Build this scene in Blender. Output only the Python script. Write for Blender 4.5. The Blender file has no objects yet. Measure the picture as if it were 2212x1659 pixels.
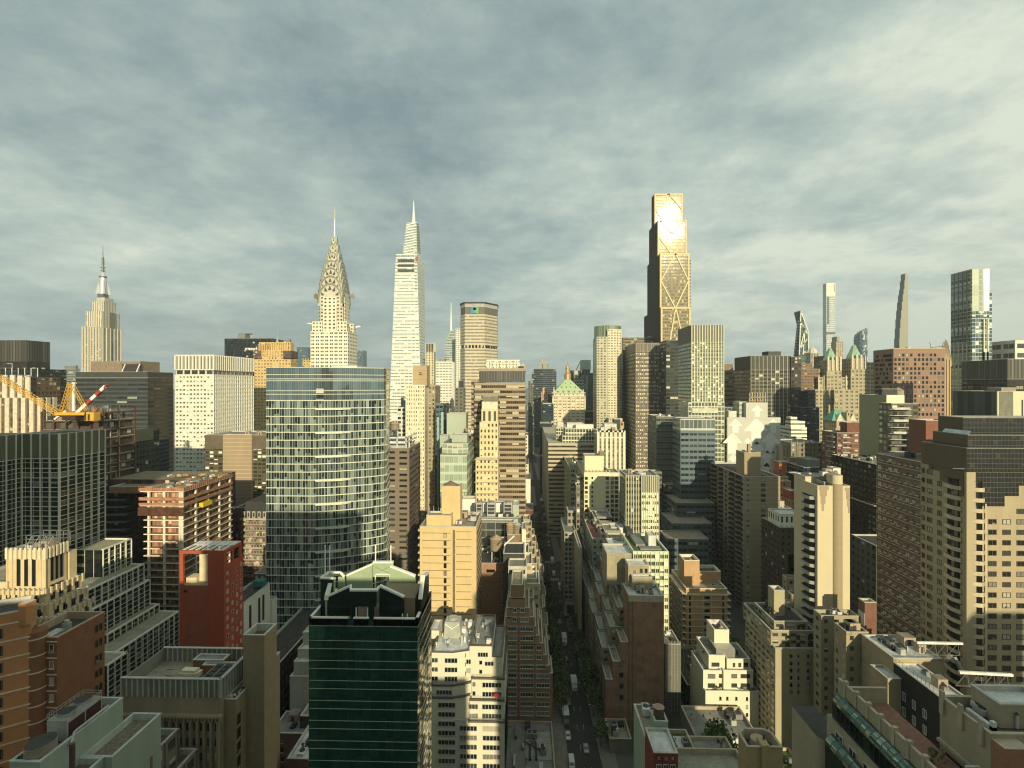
import bpy,math,random
from math import atan,tan,sin,cos,pi,radians,floor,sqrt
random.seed(7)
SC=bpy.context.scene
COL=SC.collection
# ---------------------------------------------------------------- camera
# world frame: +Y runs away from the camera along the cross street, +X to the north (photo right), metres
F,CX,HY,H=1114.7,1106.0,831.0,130.0
BETA=atan((1138.0-CX)/F)
cam_d=bpy.data.cameras.new("camera")
cam=bpy.data.objects.new("camera",cam_d);COL.objects.link(cam)
cam.location=(0,0,H);cam.rotation_euler=(pi/2,0,BETA)
cam_d.sensor_width=36;cam_d.lens=36*F/2212
cam_d.shift_y=(HY-829.5)/2212
cam_d.clip_start=0.5;cam_d.clip_end=30000
SC.camera=cam
# ---------------------------------------------------------------- sky + sun
SUNV=(0.271,-1.0,0.312)                    # towards the sun: low morning sun behind the camera
sun_el=math.atan2(SUNV[2],sqrt(SUNV[0]**2+SUNV[1]**2))
sun_rot=math.atan2(SUNV[0],SUNV[1])
W=bpy.data.worlds.new("World");SC.world=W;W.use_nodes=True
nt=W.node_tree;nt.nodes.clear();N=nt.nodes.new;L=nt.links.new
def mth(op,a,b=None,c=None,tree=None):
 t=tree or nt
 n=t.nodes.new("ShaderNodeMath");n.operation=op
 for i,v in enumerate((a,b,c)):
  if v is None: continue
  if isinstance(v,(int,float)): n.inputs[i].default_value=v
  else: t.links.new(v,n.inputs[i])
 return n.outputs[0]
sky=N("ShaderNodeTexSky");sky.sky_type='NISHITA';sky.sun_disc=False
sky.sun_elevation=sun_el;sky.sun_rotation=sun_rot;sky.air_density=1.3;sky.dust_density=2.0
bg1=N("ShaderNodeBackground");bg1.inputs[1].default_value=0.06;L(sky.outputs[0],bg1.inputs[0])
tc=N("ShaderNodeTexCoord");sx=N("ShaderNodeSeparateXYZ");L(tc.outputs["Generated"],sx.inputs[0])
zc=mth('ADD',mth('MAXIMUM',sx.outputs[2],0.0),0.17)
px=mth('DIVIDE',sx.outputs[0],zc);py=mth('DIVIDE',sx.outputs[1],zc)
cb=N("ShaderNodeCombineXYZ");L(px,cb.inputs[0]);L(py,cb.inputs[1]);cb.inputs[2].default_value=3.1
def noise(vec,scale,detail,rough,dist=0.0,off=(0,0,0),sc=(1,1,1),rot=0.0):
 mp=N("ShaderNodeMapping");mp.inputs["Location"].default_value=off;mp.inputs["Scale"].default_value=sc
 mp.inputs["Rotation"].default_value=(0,0,rot)
 L(vec,mp.inputs[0]);n=N("ShaderNodeTexNoise");n.inputs["Scale"].default_value=scale
 n.inputs["Detail"].default_value=detail;n.inputs["Roughness"].default_value=rough
 n.inputs["Distortion"].default_value=dist;L(mp.outputs[0],n.inputs["Vector"]);return n.outputs[0]
big=noise(cb.outputs[0],0.55,5,0.55,0.2,off=(5.1,3.7,0))
mid=noise(cb.outputs[0],2.1,9,0.68,0.1,off=(7,2,0),sc=(1,0.85,1),rot=0.5)
fin=noise(cb.outputs[0],7.0,6,0.65,0.3,off=(1,5,0))
stk=noise(cb.outputs[0],1.3,8,0.62,0.2,off=(4,9,0),sc=(0.45,1.4,1),rot=-0.5)
s1=mth('ADD',mth('MULTIPLY',big,0.44),mth('MULTIPLY',mid,0.27))
s1=mth('ADD',s1,mth('MULTIPLY',fin,0.08));s1=mth('ADD',s1,mth('MULTIPLY',stk,0.21))
# the sky is heavier over the south-west (left), thinner to the north
s1=mth('ADD',s1,mth('MULTIPLY',sx.outputs[0],0.05))
cr=N("ShaderNodeValToRGB");L(s1,cr.inputs[0]);e=cr.color_ramp.elements
e[0].position=0.40;e[0].color=(0.235,0.325,0.345,1)
e[1].position=0.60;e[1].color=(0.80,0.87,0.73,1)
for p,c in ((0.45,(0.33,0.425,0.43,1)),(0.495,(0.43,0.535,0.505,1)),(0.545,(0.58,0.675,0.60,1))):
 q=e.new(p);q.color=c
hz=mth('POWER',mth('SUBTRACT',1.0,mth('MINIMUM',mth('MAXIMUM',sx.outputs[2],0.0),1.0)),9.0)
mx=N("ShaderNodeMix");mx.data_type='RGBA';L(mth('MULTIPLY',hz,0.55),mx.inputs[0]);L(cr.outputs[0],mx.inputs[6])
mx.inputs[7].default_value=(0.42,0.54,0.52,1)
bg2=N("ShaderNodeBackground");bg2.inputs[1].default_value=0.98;L(mx.outputs[2],bg2.inputs[0])
ms=N("ShaderNodeMixShader");ms.inputs[0].default_value=0.93;L(bg1.outputs[0],ms.inputs[1]);L(bg2.outputs[0],ms.inputs[2])
wo=N("ShaderNodeOutputWorld");L(ms.outputs[0],wo.inputs[0])
sd=bpy.data.lights.new("sun",'SUN');sd.energy=5.0;sd.angle=radians(0.53);sd.color=(1.0,0.87,0.60)
so=bpy.data.objects.new("sun",sd);COL.objects.link(so)
from mathutils import Vector,Matrix
so.rotation_euler=Vector(SUNV).to_track_quat('Z','Y').to_euler();so.location=(60,-200,400)
SC.view_settings.view_transform='Standard';SC.view_settings.look='None'
SC.view_settings.exposure=0.0;SC.view_settings.gamma=1.0
SC.cycles.use_denoising=True;SC.cycles.max_bounces=6;SC.cycles.diffuse_bounces=2;SC.cycles.glossy_bounces=3
SC.cycles.transmission_bounces=2;SC.cycles.volume_bounces=0;SC.cycles.sample_clamp_indirect=4
SC.cycles.filter_width=1.15;SC.cycles.caustics_reflective=False;SC.cycles.caustics_refractive=False
# ---------------------------------------------------------------- picking helpers: a point of the picture at a real distance Y
def T(x): return tan(atan((x-CX)/F)-BETA)
def dep(X,Y): return-X*sin(BETA)+Y*cos(BETA)
def GX(x,Y): return T(x)*Y
def GZ(y,X,Y): return H+(HY-y)/F*dep(X,Y)
def PT(x,y,Y): X=GX(x,Y);return (X,Y,GZ(y,X,Y))
def GND(x,y):
 d=F*H/(y-HY);Y=d/(cos(BETA)-T(x)*sin(BETA));return (GX(x,Y),Y)
# ---------------------------------------------------------------- materials
class AD(dict):
 def __getattr__(s,k):return s[k]
MATS=AD()
def newmat(name):
 m=bpy.data.materials.new(name);m.use_nodes=True;m.node_tree.nodes.clear();return m
def pbr(name,col,rough=0.8,metal=0.0,var=0.25,scale=0.35,spec=0.3,bump=0.0,emit=None,streak=False):
 if name in MATS: return MATS[name]
 m=newmat(name);t=m.node_tree;n=t.nodes.new
 p=n("ShaderNodeBsdfPrincipled");o=n("ShaderNodeOutputMaterial");t.links.new(p.outputs[0],o.inputs[0])
 g=n("ShaderNodeNewGeometry");no=n("ShaderNodeTexNoise");no.inputs["Scale"].default_value=scale;no.inputs["Detail"].default_value=6
 if streak:
  mp=n("ShaderNodeMapping");mp.inputs["Scale"].default_value=(1,1,0.12);t.links.new(g.outputs["Position"],mp.inputs[0]);t.links.new(mp.outputs[0],no.inputs["Vector"])
 else: t.links.new(g.outputs["Position"],no.inputs["Vector"])
 mr=n("ShaderNodeMapRange");mr.inputs[1].default_value=0.3;mr.inputs[2].default_value=0.7
 mr.inputs[3].default_value=1-var;mr.inputs[4].default_value=1+var*0.6
 n3=n("ShaderNodeTexNoise");n3.inputs["Scale"].default_value=1.1;n3.inputs["Detail"].default_value=5;n3.inputs["Roughness"].default_value=.7;m3=n("ShaderNodeMapping");m3.inputs["Scale"].default_value=(1,1,.16)
 t.links.new(g.outputs["Position"],m3.inputs[0]);t.links.new(m3.outputs[0],n3.inputs["Vector"]);n4=n("ShaderNodeTexNoise");n4.inputs["Scale"].default_value=2.6;n4.inputs["Detail"].default_value=3;m4=n("ShaderNodeMapping");m4.inputs["Scale"].default_value=(.5,.5,3);t.links.new(g.outputs["Position"],m4.inputs[0]);t.links.new(m4.outputs[0],n4.inputs["Vector"])
 ns=mth('ADD',mth('ADD',mth('MULTIPLY',no.outputs[0],.5,tree=t),mth('MULTIPLY',n3.outputs[0],.32,tree=t),tree=t),mth('MULTIPLY',n4.outputs[0],.18,tree=t),tree=t)
 mr.inputs[1].default_value=0.36;mr.inputs[2].default_value=0.64;t.links.new(ns,mr.inputs[0])
 vm=n("ShaderNodeVectorMath");vm.operation='SCALE';vm.inputs[0].default_value=col[:3];t.links.new(mr.outputs[0],vm.inputs[3])
 t.links.new(vm.outputs[0],p.inputs["Base Color"])
 p.inputs["Roughness"].default_value=rough;p.inputs["Metallic"].default_value=metal;p.inputs["Specular IOR Level"].default_value=spec
 if bump:
  b=n("ShaderNodeBump");b.inputs["Strength"].default_value=bump;n2=n("ShaderNodeTexNoise");n2.inputs["Scale"].default_value=scale*8
  t.links.new(g.outputs["Position"],n2.inputs["Vector"]);t.links.new(n2.outputs[0],b.inputs["Height"]);t.links.new(b.outputs[0],p.inputs["Normal"])
 MATS[name]=m;return m
# the facade group: UV is in bays (u) and storeys counted down from the roof (v)
def make_group():
 g=bpy.data.node_groups.new("facade","ShaderNodeTree")
 I={}
 def inp(nm,ty,d):
  s=g.interface.new_socket(nm,in_out='INPUT',socket_type=ty);s.default_value=d
 C4=lambda*a: tuple(a)+(1,)
 for nm,d in (("Wall",C4(.4,.4,.3)),("Spandrel",C4(.4,.4,.3)),("Glass",C4(.02,.03,.03)),("Glass2",C4(.1,.12,.1)),("Blind",C4(.5,.5,.4)),("BandC",C4(.4,.4,.4)),("PierC",C4(.4,.4,.4))):
  inp(nm,'NodeSocketColor',d)
 for nm,d in (("W",.6),("Y0",.2),("Hh",.5),("Band",0.0),("Pier",0.0),("BlindP",.12),("GRough",.1),("GMetal",0.0),("WRough",.8),("Mull",1.0),("MullW",0.0),("Var",.2),("Tilt",.0),("WMetal",0.0)):
  inp(nm,'NodeSocketFloat',d)
 g.interface.new_socket("BSDF",in_out='OUTPUT',socket_type='NodeSocketShader')
 n=g.nodes.new;l=g.links.new
 gi=n("NodeGroupInput");go=n("NodeGroupOutput")
 S=lambda k: gi.outputs[k]
 def M(op,a,b=None,c=None): return mth(op,a,b,c,tree=g)
 uv=n("ShaderNodeUVMap");sp=n("ShaderNodeSeparateXYZ");l(uv.outputs[0],sp.inputs[0])
 u,v=sp.outputs[0],sp.outputs[1]
 fu,fv=M('FRACT',u),M('FRACT',v);iu,iv=M('FLOOR',u),M('FLOOR',v)
 geo=n("ShaderNodeNewGeometry");sn=n("ShaderNodeSeparateXYZ");l(geo.outputs["Normal"],sn.inputs[0])
 oi=n("ShaderNodeObjectInfo")
 cv=n("ShaderNodeCombineXYZ");l(iu,cv.inputs[0]);l(iv,cv.inputs[1])
 l(M('ADD',M('MULTIPLY',oi.outputs["Random"],97.0),M('FLOOR',M('MULTIPLY',sn.outputs[0],3.0))),cv.inputs[2])
 wn=n("ShaderNodeTexWhiteNoise");wn.noise_dimensions='3D';l(cv.outputs[0],wn.inputs["Vector"])
 sc=n("ShaderNodeSeparateColor");l(wn.outputs["Color"],sc.inputs[0])
 ad=M('ABSOLUTE',M('SUBTRACT',fu,0.5))
 inw=M('LESS_THAN',ad,M('MULTIPLY',S("W"),0.5))
 inh=M('MULTIPLY',M('GREATER_THAN',fv,S("Y0")),M('LESS_THAN',fv,M('ADD',S("Y0"),S("Hh"))))
 win=M('MULTIPLY',inw,inh)
 fm=M('FRACT',M('MULTIPLY',fu,S("Mull")))
 ml=M('MULTIPLY',M('LESS_THAN',M('ABSOLUTE',M('SUBTRACT',fm,0.5)),M('SUBTRACT',0.5,S("MullW"))),win)
 isb=M('MULTIPLY',M('LESS_THAN',sc.outputs[0],S("BlindP")),M('LESS_THAN',fv,M('ADD',S("Y0"),M('MULTIPLY',S("Hh"),M('ADD',0.35,sc.outputs[2])))))
 def mix(f,a,b):
  x=n("ShaderNodeMix");x.data_type='RGBA'
  for s,q in ((x.inputs[0],f),(x.inputs[6],a),(x.inputs[7],b)): l(q,s)
  return x.outputs[2]
 gcol=mix(M('POWER',sc.outputs[1],2.0),S("Glass"),S("Glass2"));gcol=mix(isb,gcol,S("Blind"))
 # weathering of the wall in world space
 no=n("ShaderNodeTexNoise");no.inputs["Scale"].default_value=0.11;no.inputs["Detail"].default_value=7;no.inputs["Roughness"].default_value=.65
 mp=n("ShaderNodeMapping");mp.inputs["Scale"].default_value=(1,1,0.35);l(geo.outputs["Position"],mp.inputs[0]);l(mp.outputs[0],no.inputs["Vector"])
 fl=n("ShaderNodeTexWhiteNoise");fl.noise_dimensions='1D';l(M('ADD',iv,M('MULTIPLY',oi.outputs["Random"],31.0)),fl.inputs["W"])
 wv=M('ADD',M('MULTIPLY',M('SUBTRACT',no.outputs[0],0.5),M('MULTIPLY',S("Var"),3.0)),1.0)
 wv=M('ADD',wv,M('MULTIPLY',M('SUBTRACT',fl.outputs[0],0.5),M('MULTIPLY',S("Var"),0.25)))
 col=mix(inw,S("Wall"),S("Spandrel"))
 col=mix(M('LESS_THAN',fv,S("Band")),col,S("BandC"))
 col=mix(M('GREATER_THAN',ad,M('SUBTRACT',0.5,M('MULTIPLY',S("Pier"),0.5))),col,S("PierC"))
 vs=n("ShaderNodeVectorMath");vs.operation='SCALE';l(col,vs.inputs[0]);l(wv,vs.inputs[3])
 gl=M('MULTIPLY',ml,M('GREATER_THAN',M('ADD',M('SUBTRACT',0.5,M('MULTIPLY',S("Pier"),0.5)),0.0001),ad))
 fc=mix(gl,vs.outputs[0],gcol)
 nb=M('SUBTRACT',1.0,isb)
 gmask=M('MULTIPLY',gl,M('ADD',M('MULTIPLY',nb,0.75),0.25))
 p=n("ShaderNodeBsdfPrincipled");l(fc,p.inputs["Base Color"])
 l(M('ADD',M('MULTIPLY',gmask,M('SUBTRACT',S("GRough"),S("WRough"))),S("WRough")),p.inputs["Roughness"])
 l(M('ADD',M('MULTIPLY',gmask,M('SUBTRACT',S("GMetal"),S("WMetal"))),S("WMetal")),p.inputs["Metallic"])
 l(M('ADD',M('MULTIPLY',gmask,0.6),0.2),p.inputs["Specular IOR Level"])
 # every pane hangs a little out of true
 v1=n("ShaderNodeVectorMath");v1.operation='SUBTRACT';l(wn.outputs["Color"],v1.inputs[0]);v1.inputs[1].default_value=(.5,.5,.5)
 v2=n("ShaderNodeVectorMath");v2.operation='SCALE';l(v1.outputs[0],v2.inputs[0]);l(M('MULTIPLY',gmask,S("Tilt")),v2.inputs[3])
 v3=n("ShaderNodeVectorMath");v3.operation='ADD';l(geo.outputs["Normal"],v3.inputs[0]);l(v2.outputs[0],v3.inputs[1])
 v4=n("ShaderNodeVectorMath");v4.operation='NORMALIZE';l(v3.outputs[0],v4.inputs[0]);l(v4.outputs[0],p.inputs["Normal"])
 l(p.outputs[0],go.inputs[0]);return g
FG=make_group()
def fac(name,wall,glass=(.02,.028,.028),glass2=(.10,.12,.10),blind=(.50,.48,.36),W=.6,Y0=.22,Hh=.5,band=0,bandc=None,pier=0,pierc=None,
  span=None,bp=.14,gr=.08,gm=0.0,wr=.8,mull=1,mw=0.0,var=.2,tilt=.02,wm=0.0):
 if name in MATS: return MATS[name]
 m=newmat(name);t=m.node_tree;g=t.nodes.new("ShaderNodeGroup");g.node_tree=FG
 o=t.nodes.new("ShaderNodeOutputMaterial");t.links.new(g.outputs[0],o.inputs[0])
 c=lambda q: tuple(q)+(1,)
 for k,v in (("Wall",c(wall)),("Spandrel",c(span or wall)),("Glass",c(glass)),("Glass2",c(glass2)),("Blind",c(blind)),("BandC",c(bandc or wall)),
     ("PierC",c(pierc or wall)),("W",W),("Y0",Y0),("Hh",Hh),("Band",band),("Pier",pier),("BlindP",bp),("GRough",gr),("GMetal",gm),
     ("WRough",wr),("Mull",float(mull)),("MullW",mw),("Var",var),("Tilt",tilt),("WMetal",wm)):
  g.inputs[k].default_value=v
 MATS[name]=m;return m
# ---------------------------------------------------------------- mesh builder
class MB:
 def __init__(s): s.v=[];s.f=[];s.uv=[];s.mi=[];s.mats=[]
 def m(s,mat):
  if mat not in s.mats: s.mats.append(mat)
  return s.mats.index(mat)
 def face(s,pts,mat,uv=None):
  b=len(s.v);s.v+=pts;s.f.append(tuple(range(b,b+len(pts))));s.mi.append(s.m(mat));s.uv+=uv or [(0,0)]*len(pts)
 def box(s,x0,x1,y0,y1,z0,z1,mat,top=None,bay=0,fl=0,bottom=False):
  s.prism([(x0,y0),(x1,y0),(x1,y1),(x0,y1)],z0,z1,mat,top or mat,bay,fl,bottom=bottom)
 def prism(s,pts,z0,z1,mat,top=None,bay=0,fl=0,pts2=None,bottom=False,cap=True,ztop=None):
  """pts counter-clockwise; pts2 = footprint at the top (taper)."""
  n=len(pts);q=pts2 or pts;zt=z1 if ztop is None else ztop
  for i in range(n):
   a,b=pts[i],pts[(i+1)%n];c,d=q[(i+1)%n],q[i]
   Lw=sqrt((a[0]-b[0])**2+(a[1]-b[1])**2)
   if Lw<1e-4: continue
   nb=max(1,round(Lw/bay)) if bay else 1;f=fl or (z1-z0 or 1)
   s.face([(a[0],a[1],z0),(b[0],b[1],z0),(c[0],c[1],z1),(d[0],d[1],z1)],mat,
       [(0,(zt-z0)/f),(nb,(zt-z0)/f),(nb,(zt-z1)/f),(0,(zt-z1)/f)])
  if cap: s.face([(x,y,z1) for x,y in q],top or mat)
  if bottom: s.face([(x,y,z0) for x,y in reversed(pts)],mat)
 def tube(s,p,q,r,mat,n=6,r2=None,cap=True):
  p,q=Vector(p),Vector(q);d=(q-p)
  if d.length<1e-6: return
  d.normalize();a=d.orthogonal().normalized();b=d.cross(a);r2=r if r2 is None else r2
  P=[tuple(p+(a*cos(2*pi*i/n)+b*sin(2*pi*i/n))*r) for i in range(n)]
  Q=[tuple(q+(a*cos(2*pi*i/n)+b*sin(2*pi*i/n))*r2) for i in range(n)]
  for i in range(n):
   j=(i+1)%n;s.face([P[i],P[j],Q[j],Q[i]],mat)
  if cap:
   if r2>1e-3: s.face(Q,mat)
   s.face(P[::-1],mat)
 def cyl(s,x,y,z0,z1,r,mat,n=16,r2=None,top=None):
  s.prism([(x+r*cos(2*pi*i/n),y+r*sin(2*pi*i/n)) for i in range(n)],z0,z1,mat,top,
    pts2=[(x+(r if r2 is None else r2)*cos(2*pi*i/n),y+(r if r2 is None else r2)*sin(2*pi*i/n)) for i in range(n)])
 def beam(s,p,q,w,mat,d=None):
  """rectangular bar from p to q; w across, d deep"""
  p,q=Vector(p),Vector(q);t=(q-p).normalized();up=Vector((0,1,0)) if abs(t.y)<.9 else Vector((0,0,1))
  a=t.cross(up).normalized()*w/2;b=up*(d or w)/2 if abs(t.dot(up))<1e-3 else t.cross(a).normalized()*(d or w)/2
  c=[a+b,a-b,-a-b,-a+b];P=[tuple(p+k) for k in c];Q=[tuple(q+k) for k in c]
  for i in range(4):
   j=(i+1)%4;s.face([P[j],P[i],Q[i],Q[j]],mat)
  s.face(P,mat);s.face(Q[::-1],mat)
 def mesh(s,name,org=(0,0,0)):
  me=bpy.data.meshes.new(name);ox,oy,oz=org
  me.from_pydata([(a-ox,b-oy,c-oz) for a,b,c in s.v],[],s.f)
  for k in s.mats: me.materials.append(k)
  me.polygons.foreach_set("material_index",s.mi)
  ul=me.uv_layers.new(name="UVMap");ul.data.foreach_set("uv",[c for u in s.uv for c in u]);me.update();return me
def link(name,data,parent=None,loc=(0,0,0),rz=0.0,**props):
 o=bpy.data.objects.new(name,data);COL.objects.link(o);o.location=loc;o.rotation_euler=(0,0,rz)
 if parent: o.parent=parent
 for k,v in props.items(): o[k]=v
 return o
def thing(name,label,cat,loc=(0,0,0),group=None,rz=0.0):
 o=bpy.data.objects.new(name,None);COL.objects.link(o);o.location=loc;o.rotation_euler=(0,0,rz);o.empty_display_size=1
 o["label"]=label;o["category"]=cat
 if group: o["group"]=group
 return o
# ---------------------------------------------------------------- windows as real frames and panes
GLS=[pbr("pane_dark",(.012,.016,.015),.08,var=.1,spec=.9),pbr("pane_mid",(.05,.06,.05),.1,var=.2,spec=.8),
    pbr("pane_blind",(.42,.40,.30),.45,var=.15),pbr("pane_curtain",(.20,.19,.15),.5,var=.2),pbr("pane_black",(.006,.007,.007),.06,var=.1,spec=.9)]
WCACHE={}
def win_mb(w,h,nm,fmat,gi,sill,mb=None,xf=None,ac=False):
 mb=mb or MB();R=xf or (lambda p: p)
 def bx(x0,x1,y0,y1,z0,z1,mat):
  c=[R(p) for p in ((x0,y0,z0),(x1,y0,z0),(x1,y1,z0),(x0,y1,z0),(x0,y0,z1),(x1,y0,z1),(x1,y1,z1),(x0,y1,z1))]
  for q in ((0,1,5,4),(1,2,6,5),(3,0,4,7),(4,5,6,7),(3,2,1,0)): mb.face([c[k] for k in q],mat)
 t=min(.14,w*.09);g=GLS[gi]
 mb.face([R(p) for p in ((-w/2+t,-.03,t),(w/2-t,-.03,t),(w/2-t,-.03,h-t),(-w/2+t,-.03,h-t))],g)
 bx(-w/2,w/2,-.12,0,0,t,fmat);bx(-w/2,w/2,-.12,0,h-t,h,fmat)
 bx(-w/2,-w/2+t,-.12,0,t,h-t,fmat);bx(w/2-t,w/2,-.12,0,t,h-t,fmat)
 for k in range(1,nm): x=-w/2+w*k/nm;bx(x-t*.4,x+t*.4,-.09,0,t,h-t,fmat)
 if sill: bx(-w/2-.1,w/2+.1,-.28,0,-.16,0,sill)
 if ac: bx(-.4,.4,-.5,0,t,.5,MATS.get("metal_grey") or pbr("metal_grey",(.3,.3,.28),.5))
 return mb
FROT={'E': 0.0,'N': pi/2,'S':-pi/2}
class Bld:
 """one building: an Empty at its base, parts under it"""
 def __init__(s,name,label,cat,xl,xr,yt,Y,xs=None,D=20,group=None,Zt=None,X=None):
  s.Y0=Y
  s.X0,s.X1=X or (GX(xl,Y),GX(xr,Y))
  if xs is not None: D=((s.X1 if xs>xr else s.X0)/T(xs))-Y
  s.Y1=Y+D;s.Z=Zt if Zt is not None else GZ(yt,(s.X0+s.X1)/2,Y)
  s.org=((s.X0+s.X1)/2,(s.Y0+s.Y1)/2,0)
  s.root=thing(name,label,cat,s.org,group);s.win=[];s.n=name
 def d(s): return dep((s.X0+s.X1)/2,s.Y0)
 def fl(s,px): return px*s.d()/F                # storey height from its height in the picture
 def part(s,name,mb,parent=None,**k): return link(name,mb.mesh(name,s.org),parent or s.root,**k)
 def body(s,mat,roof,bay=3.5,fl=3.6,nb=None,par=1.0,name="wall",x0=None,x1=None,y0=None,y1=None,z0=0,z1=None,pmat=None,pts=None,rin=.45):
  x0=s.X0 if x0 is None else x0;x1=s.X1 if x1 is None else x1;y0=s.Y0 if y0 is None else y0;y1=s.Y1 if y1 is None else y1
  z1=s.Z if z1 is None else z1
  if nb: bay=(x1-x0)/nb
  mb=MB();P=pts or [(x0,y0),(x1,y0),(x1,y1),(x0,y1)]
  mb.prism(P,z0,z1,mat,None,bay,fl,cap=False);w=s.part(name,mb)
  r=MB();cx=sum(p[0] for p in P)/len(P);cy=sum(p[1] for p in P)/len(P)
  def ins(k):
   o=[]
   n=len(P)
   for i in range(n):
    a,b,c=P[i-1],P[i],P[(i+1)%n]
    e1=Vector((b[0]-a[0],b[1]-a[1])).normalized();e2=Vector((c[0]-b[0],c[1]-b[1])).normalized()
    n1=Vector((-e1.y,e1.x));n2=Vector((-e2.y,e2.x));bi=(n1+n2);bl=bi.length
    bi=bi/bl if bl>1e-6 else n1;o.append((b[0]+bi.x*k/max(.3,bi.dot(n1)),b[1]+bi.y*k/max(.3,bi.dot(n1))))
   return o
  pm=pmat or MATS["coping"]
  if par>0:
   Q=ins(rin);O=ins(-.08);n=len(P)
   for i in range(n):
    j=(i+1)%n
    r.face([O[i]+(z1,),O[j]+(z1,),O[j]+(z1+.2,),O[i]+(z1+.2,)],pm)
    r.face([O[i]+(z1+.2,),O[j]+(z1+.2,),Q[j]+(z1+.2,),Q[i]+(z1+.2,)],pm)
    r.face([Q[j]+(z1-par,),Q[i]+(z1-par,),Q[i]+(z1+.2,),Q[j]+(z1+.2,)],pm)
   r.face([q+(z1-par,) for q in Q],roof)
  else: r.face([p+(z1,) for p in P],roof)
  s.part("roof",r,w);return w
 def tier(s,mat,roof,xl,xr,yt,Y,D,z0,name="penthouse",bay=3.5,fl=3.6,nb=None,par=.6,pmat=None,xs=None):
  """a box on top or in front, picked from the picture at distance Y"""
  x0,x1=GX(xl,Y),GX(xr,Y)
  if xs is not None: D=((x1 if xs>xr else x0)/T(xs))-Y
  z1=GZ(yt,(x0+x1)/2,Y)
  return s.body(mat,roof,bay,fl,nb,par,name,x0,x1,Y,Y+D,z0,z1,pmat)
 def on_roof(s,name,fx0,fx1,fy0,fy1,h,mat,roof,z=None,bay=3,fl=3.5,par=.4,pmat=None):
  X=lambda k: s.X0+(s.X1-s.X0)*k
  Yf=lambda k: s.Y0+(s.Y1-s.Y0)*k
  z=s.Z if z is None else z
  return s.body(mat,roof,bay,fl,None,par,name,X(fx0),X(fx1),Yf(fy0),Yf(fy1),z-1.0,z+h,pmat)
 def fins(s,spacing,w,dpt,z0,z1,mat,faces="E",name="mullions",x0=None,x1=None,y0=None,y1=None):
  x0=s.X0 if x0 is None else x0;x1=s.X1 if x1 is None else x1;y0=s.Y0 if y0 is None else y0;y1=s.Y1 if y1 is None else y1
  mb=MB()
  if 'E' in faces:
   n=max(1,round((x1-x0)/spacing))
   for i in range(n+1): x=x0+(x1-x0)*i/n;mb.box(x-w/2,x+w/2,y0-dpt,y0-.01,z0,z1,mat)
  for f,xx,sg in (('N',x1,1),('S',x0,-1)):
   if f in faces:
    n=max(1,round((y1-y0)/spacing))
    for i in range(n+1):
     y=y0+(y1-y0)*i/n;a,b=(xx+.01,xx+dpt) if sg>0 else (xx-dpt,xx-.01);mb.box(a,b,y-w/2,y+w/2,z0,z1,mat)
  return s.part(name,mb)
 def bands(s,fl,h,dpt,mat,zt=None,zb=None,name="floor_bands",x0=None,x1=None,y0=None,y1=None,off=0.0):
  x0=s.X0 if x0 is None else x0;x1=s.X1 if x1 is None else x1;y0=s.Y0 if y0 is None else y0;y1=s.Y1 if y1 is None else y1
  z=(s.Z if zt is None else zt)-off;mb=MB();zb=zb if zb is not None else 0
  while z-h>zb: mb.box(x0-dpt,x1+dpt,y0-dpt,y1-.3,z-h,z,mat,bottom=True);z-=fl
  return s.part(name,mb)
 def windows(s,face,u0,u1,n,ztop,fl,rows,w,h,frame,nm=2,sill=None,skip=0.0,at=None,gl=(0,0,0,1,1,2,3,4),ac=0.05):
  """n windows between u0 and u1 along the face (x for E, y for N/S), rows going down from ztop"""
  at=at if at is not None else {'E': s.Y0,'N': s.X1,'S': s.X0}[face]
  for r in range(rows):
   z=ztop-r*fl-h
   if z<1: break
   for i in range(n):
    if skip and random.random()<skip: continue
    u=u0+(u1-u0)*(i+.5)/n
    p=(u,at,z) if face=='E' else (at,u,z)
    s.win.append((p,FROT[face],w,h,nm,frame,random.choice(gl),sill,random.random()<ac))
 def finish(s,limit=100):
  def size(q):
   (x,y,z),rz,w,h=q[:4];d=dep(x,y);f=1 if rz==0 else abs(x)/max(d,1)
   return w*h*f/(d*d) if d>1 else 0
  s.win.sort(key=size,reverse=True)
  for p,rz,w,h,nm,fm,gi,sill,ac in s.win[:limit]:
   k=(round(w,2),round(h,2),nm,fm.name,gi,sill.name if sill else "",ac)
   if k not in WCACHE: WCACHE[k]=win_mb(w,h,nm,fm,gi,sill,ac=ac).mesh("window")
   link("window",WCACHE[k],s.root,(p[0]-s.org[0],p[1]-s.org[1],p[2]),rz)
  rest=s.win[limit:]
  if rest:
   mb=MB()
   for p,rz,w,h,nm,fm,gi,sill,ac in rest:
    c,q=cos(rz),sin(rz)
    win_mb(w,h,nm,fm,gi,sill,mb,lambda a,c=c,q=q,p=p: (a[0]*c-a[1]*q+p[0],a[0]*q+a[1]*c+p[1],a[2]+p[2]),ac)
   s.part("windows_beyond",mb,kind="stuff")
  s.win=[]
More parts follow.
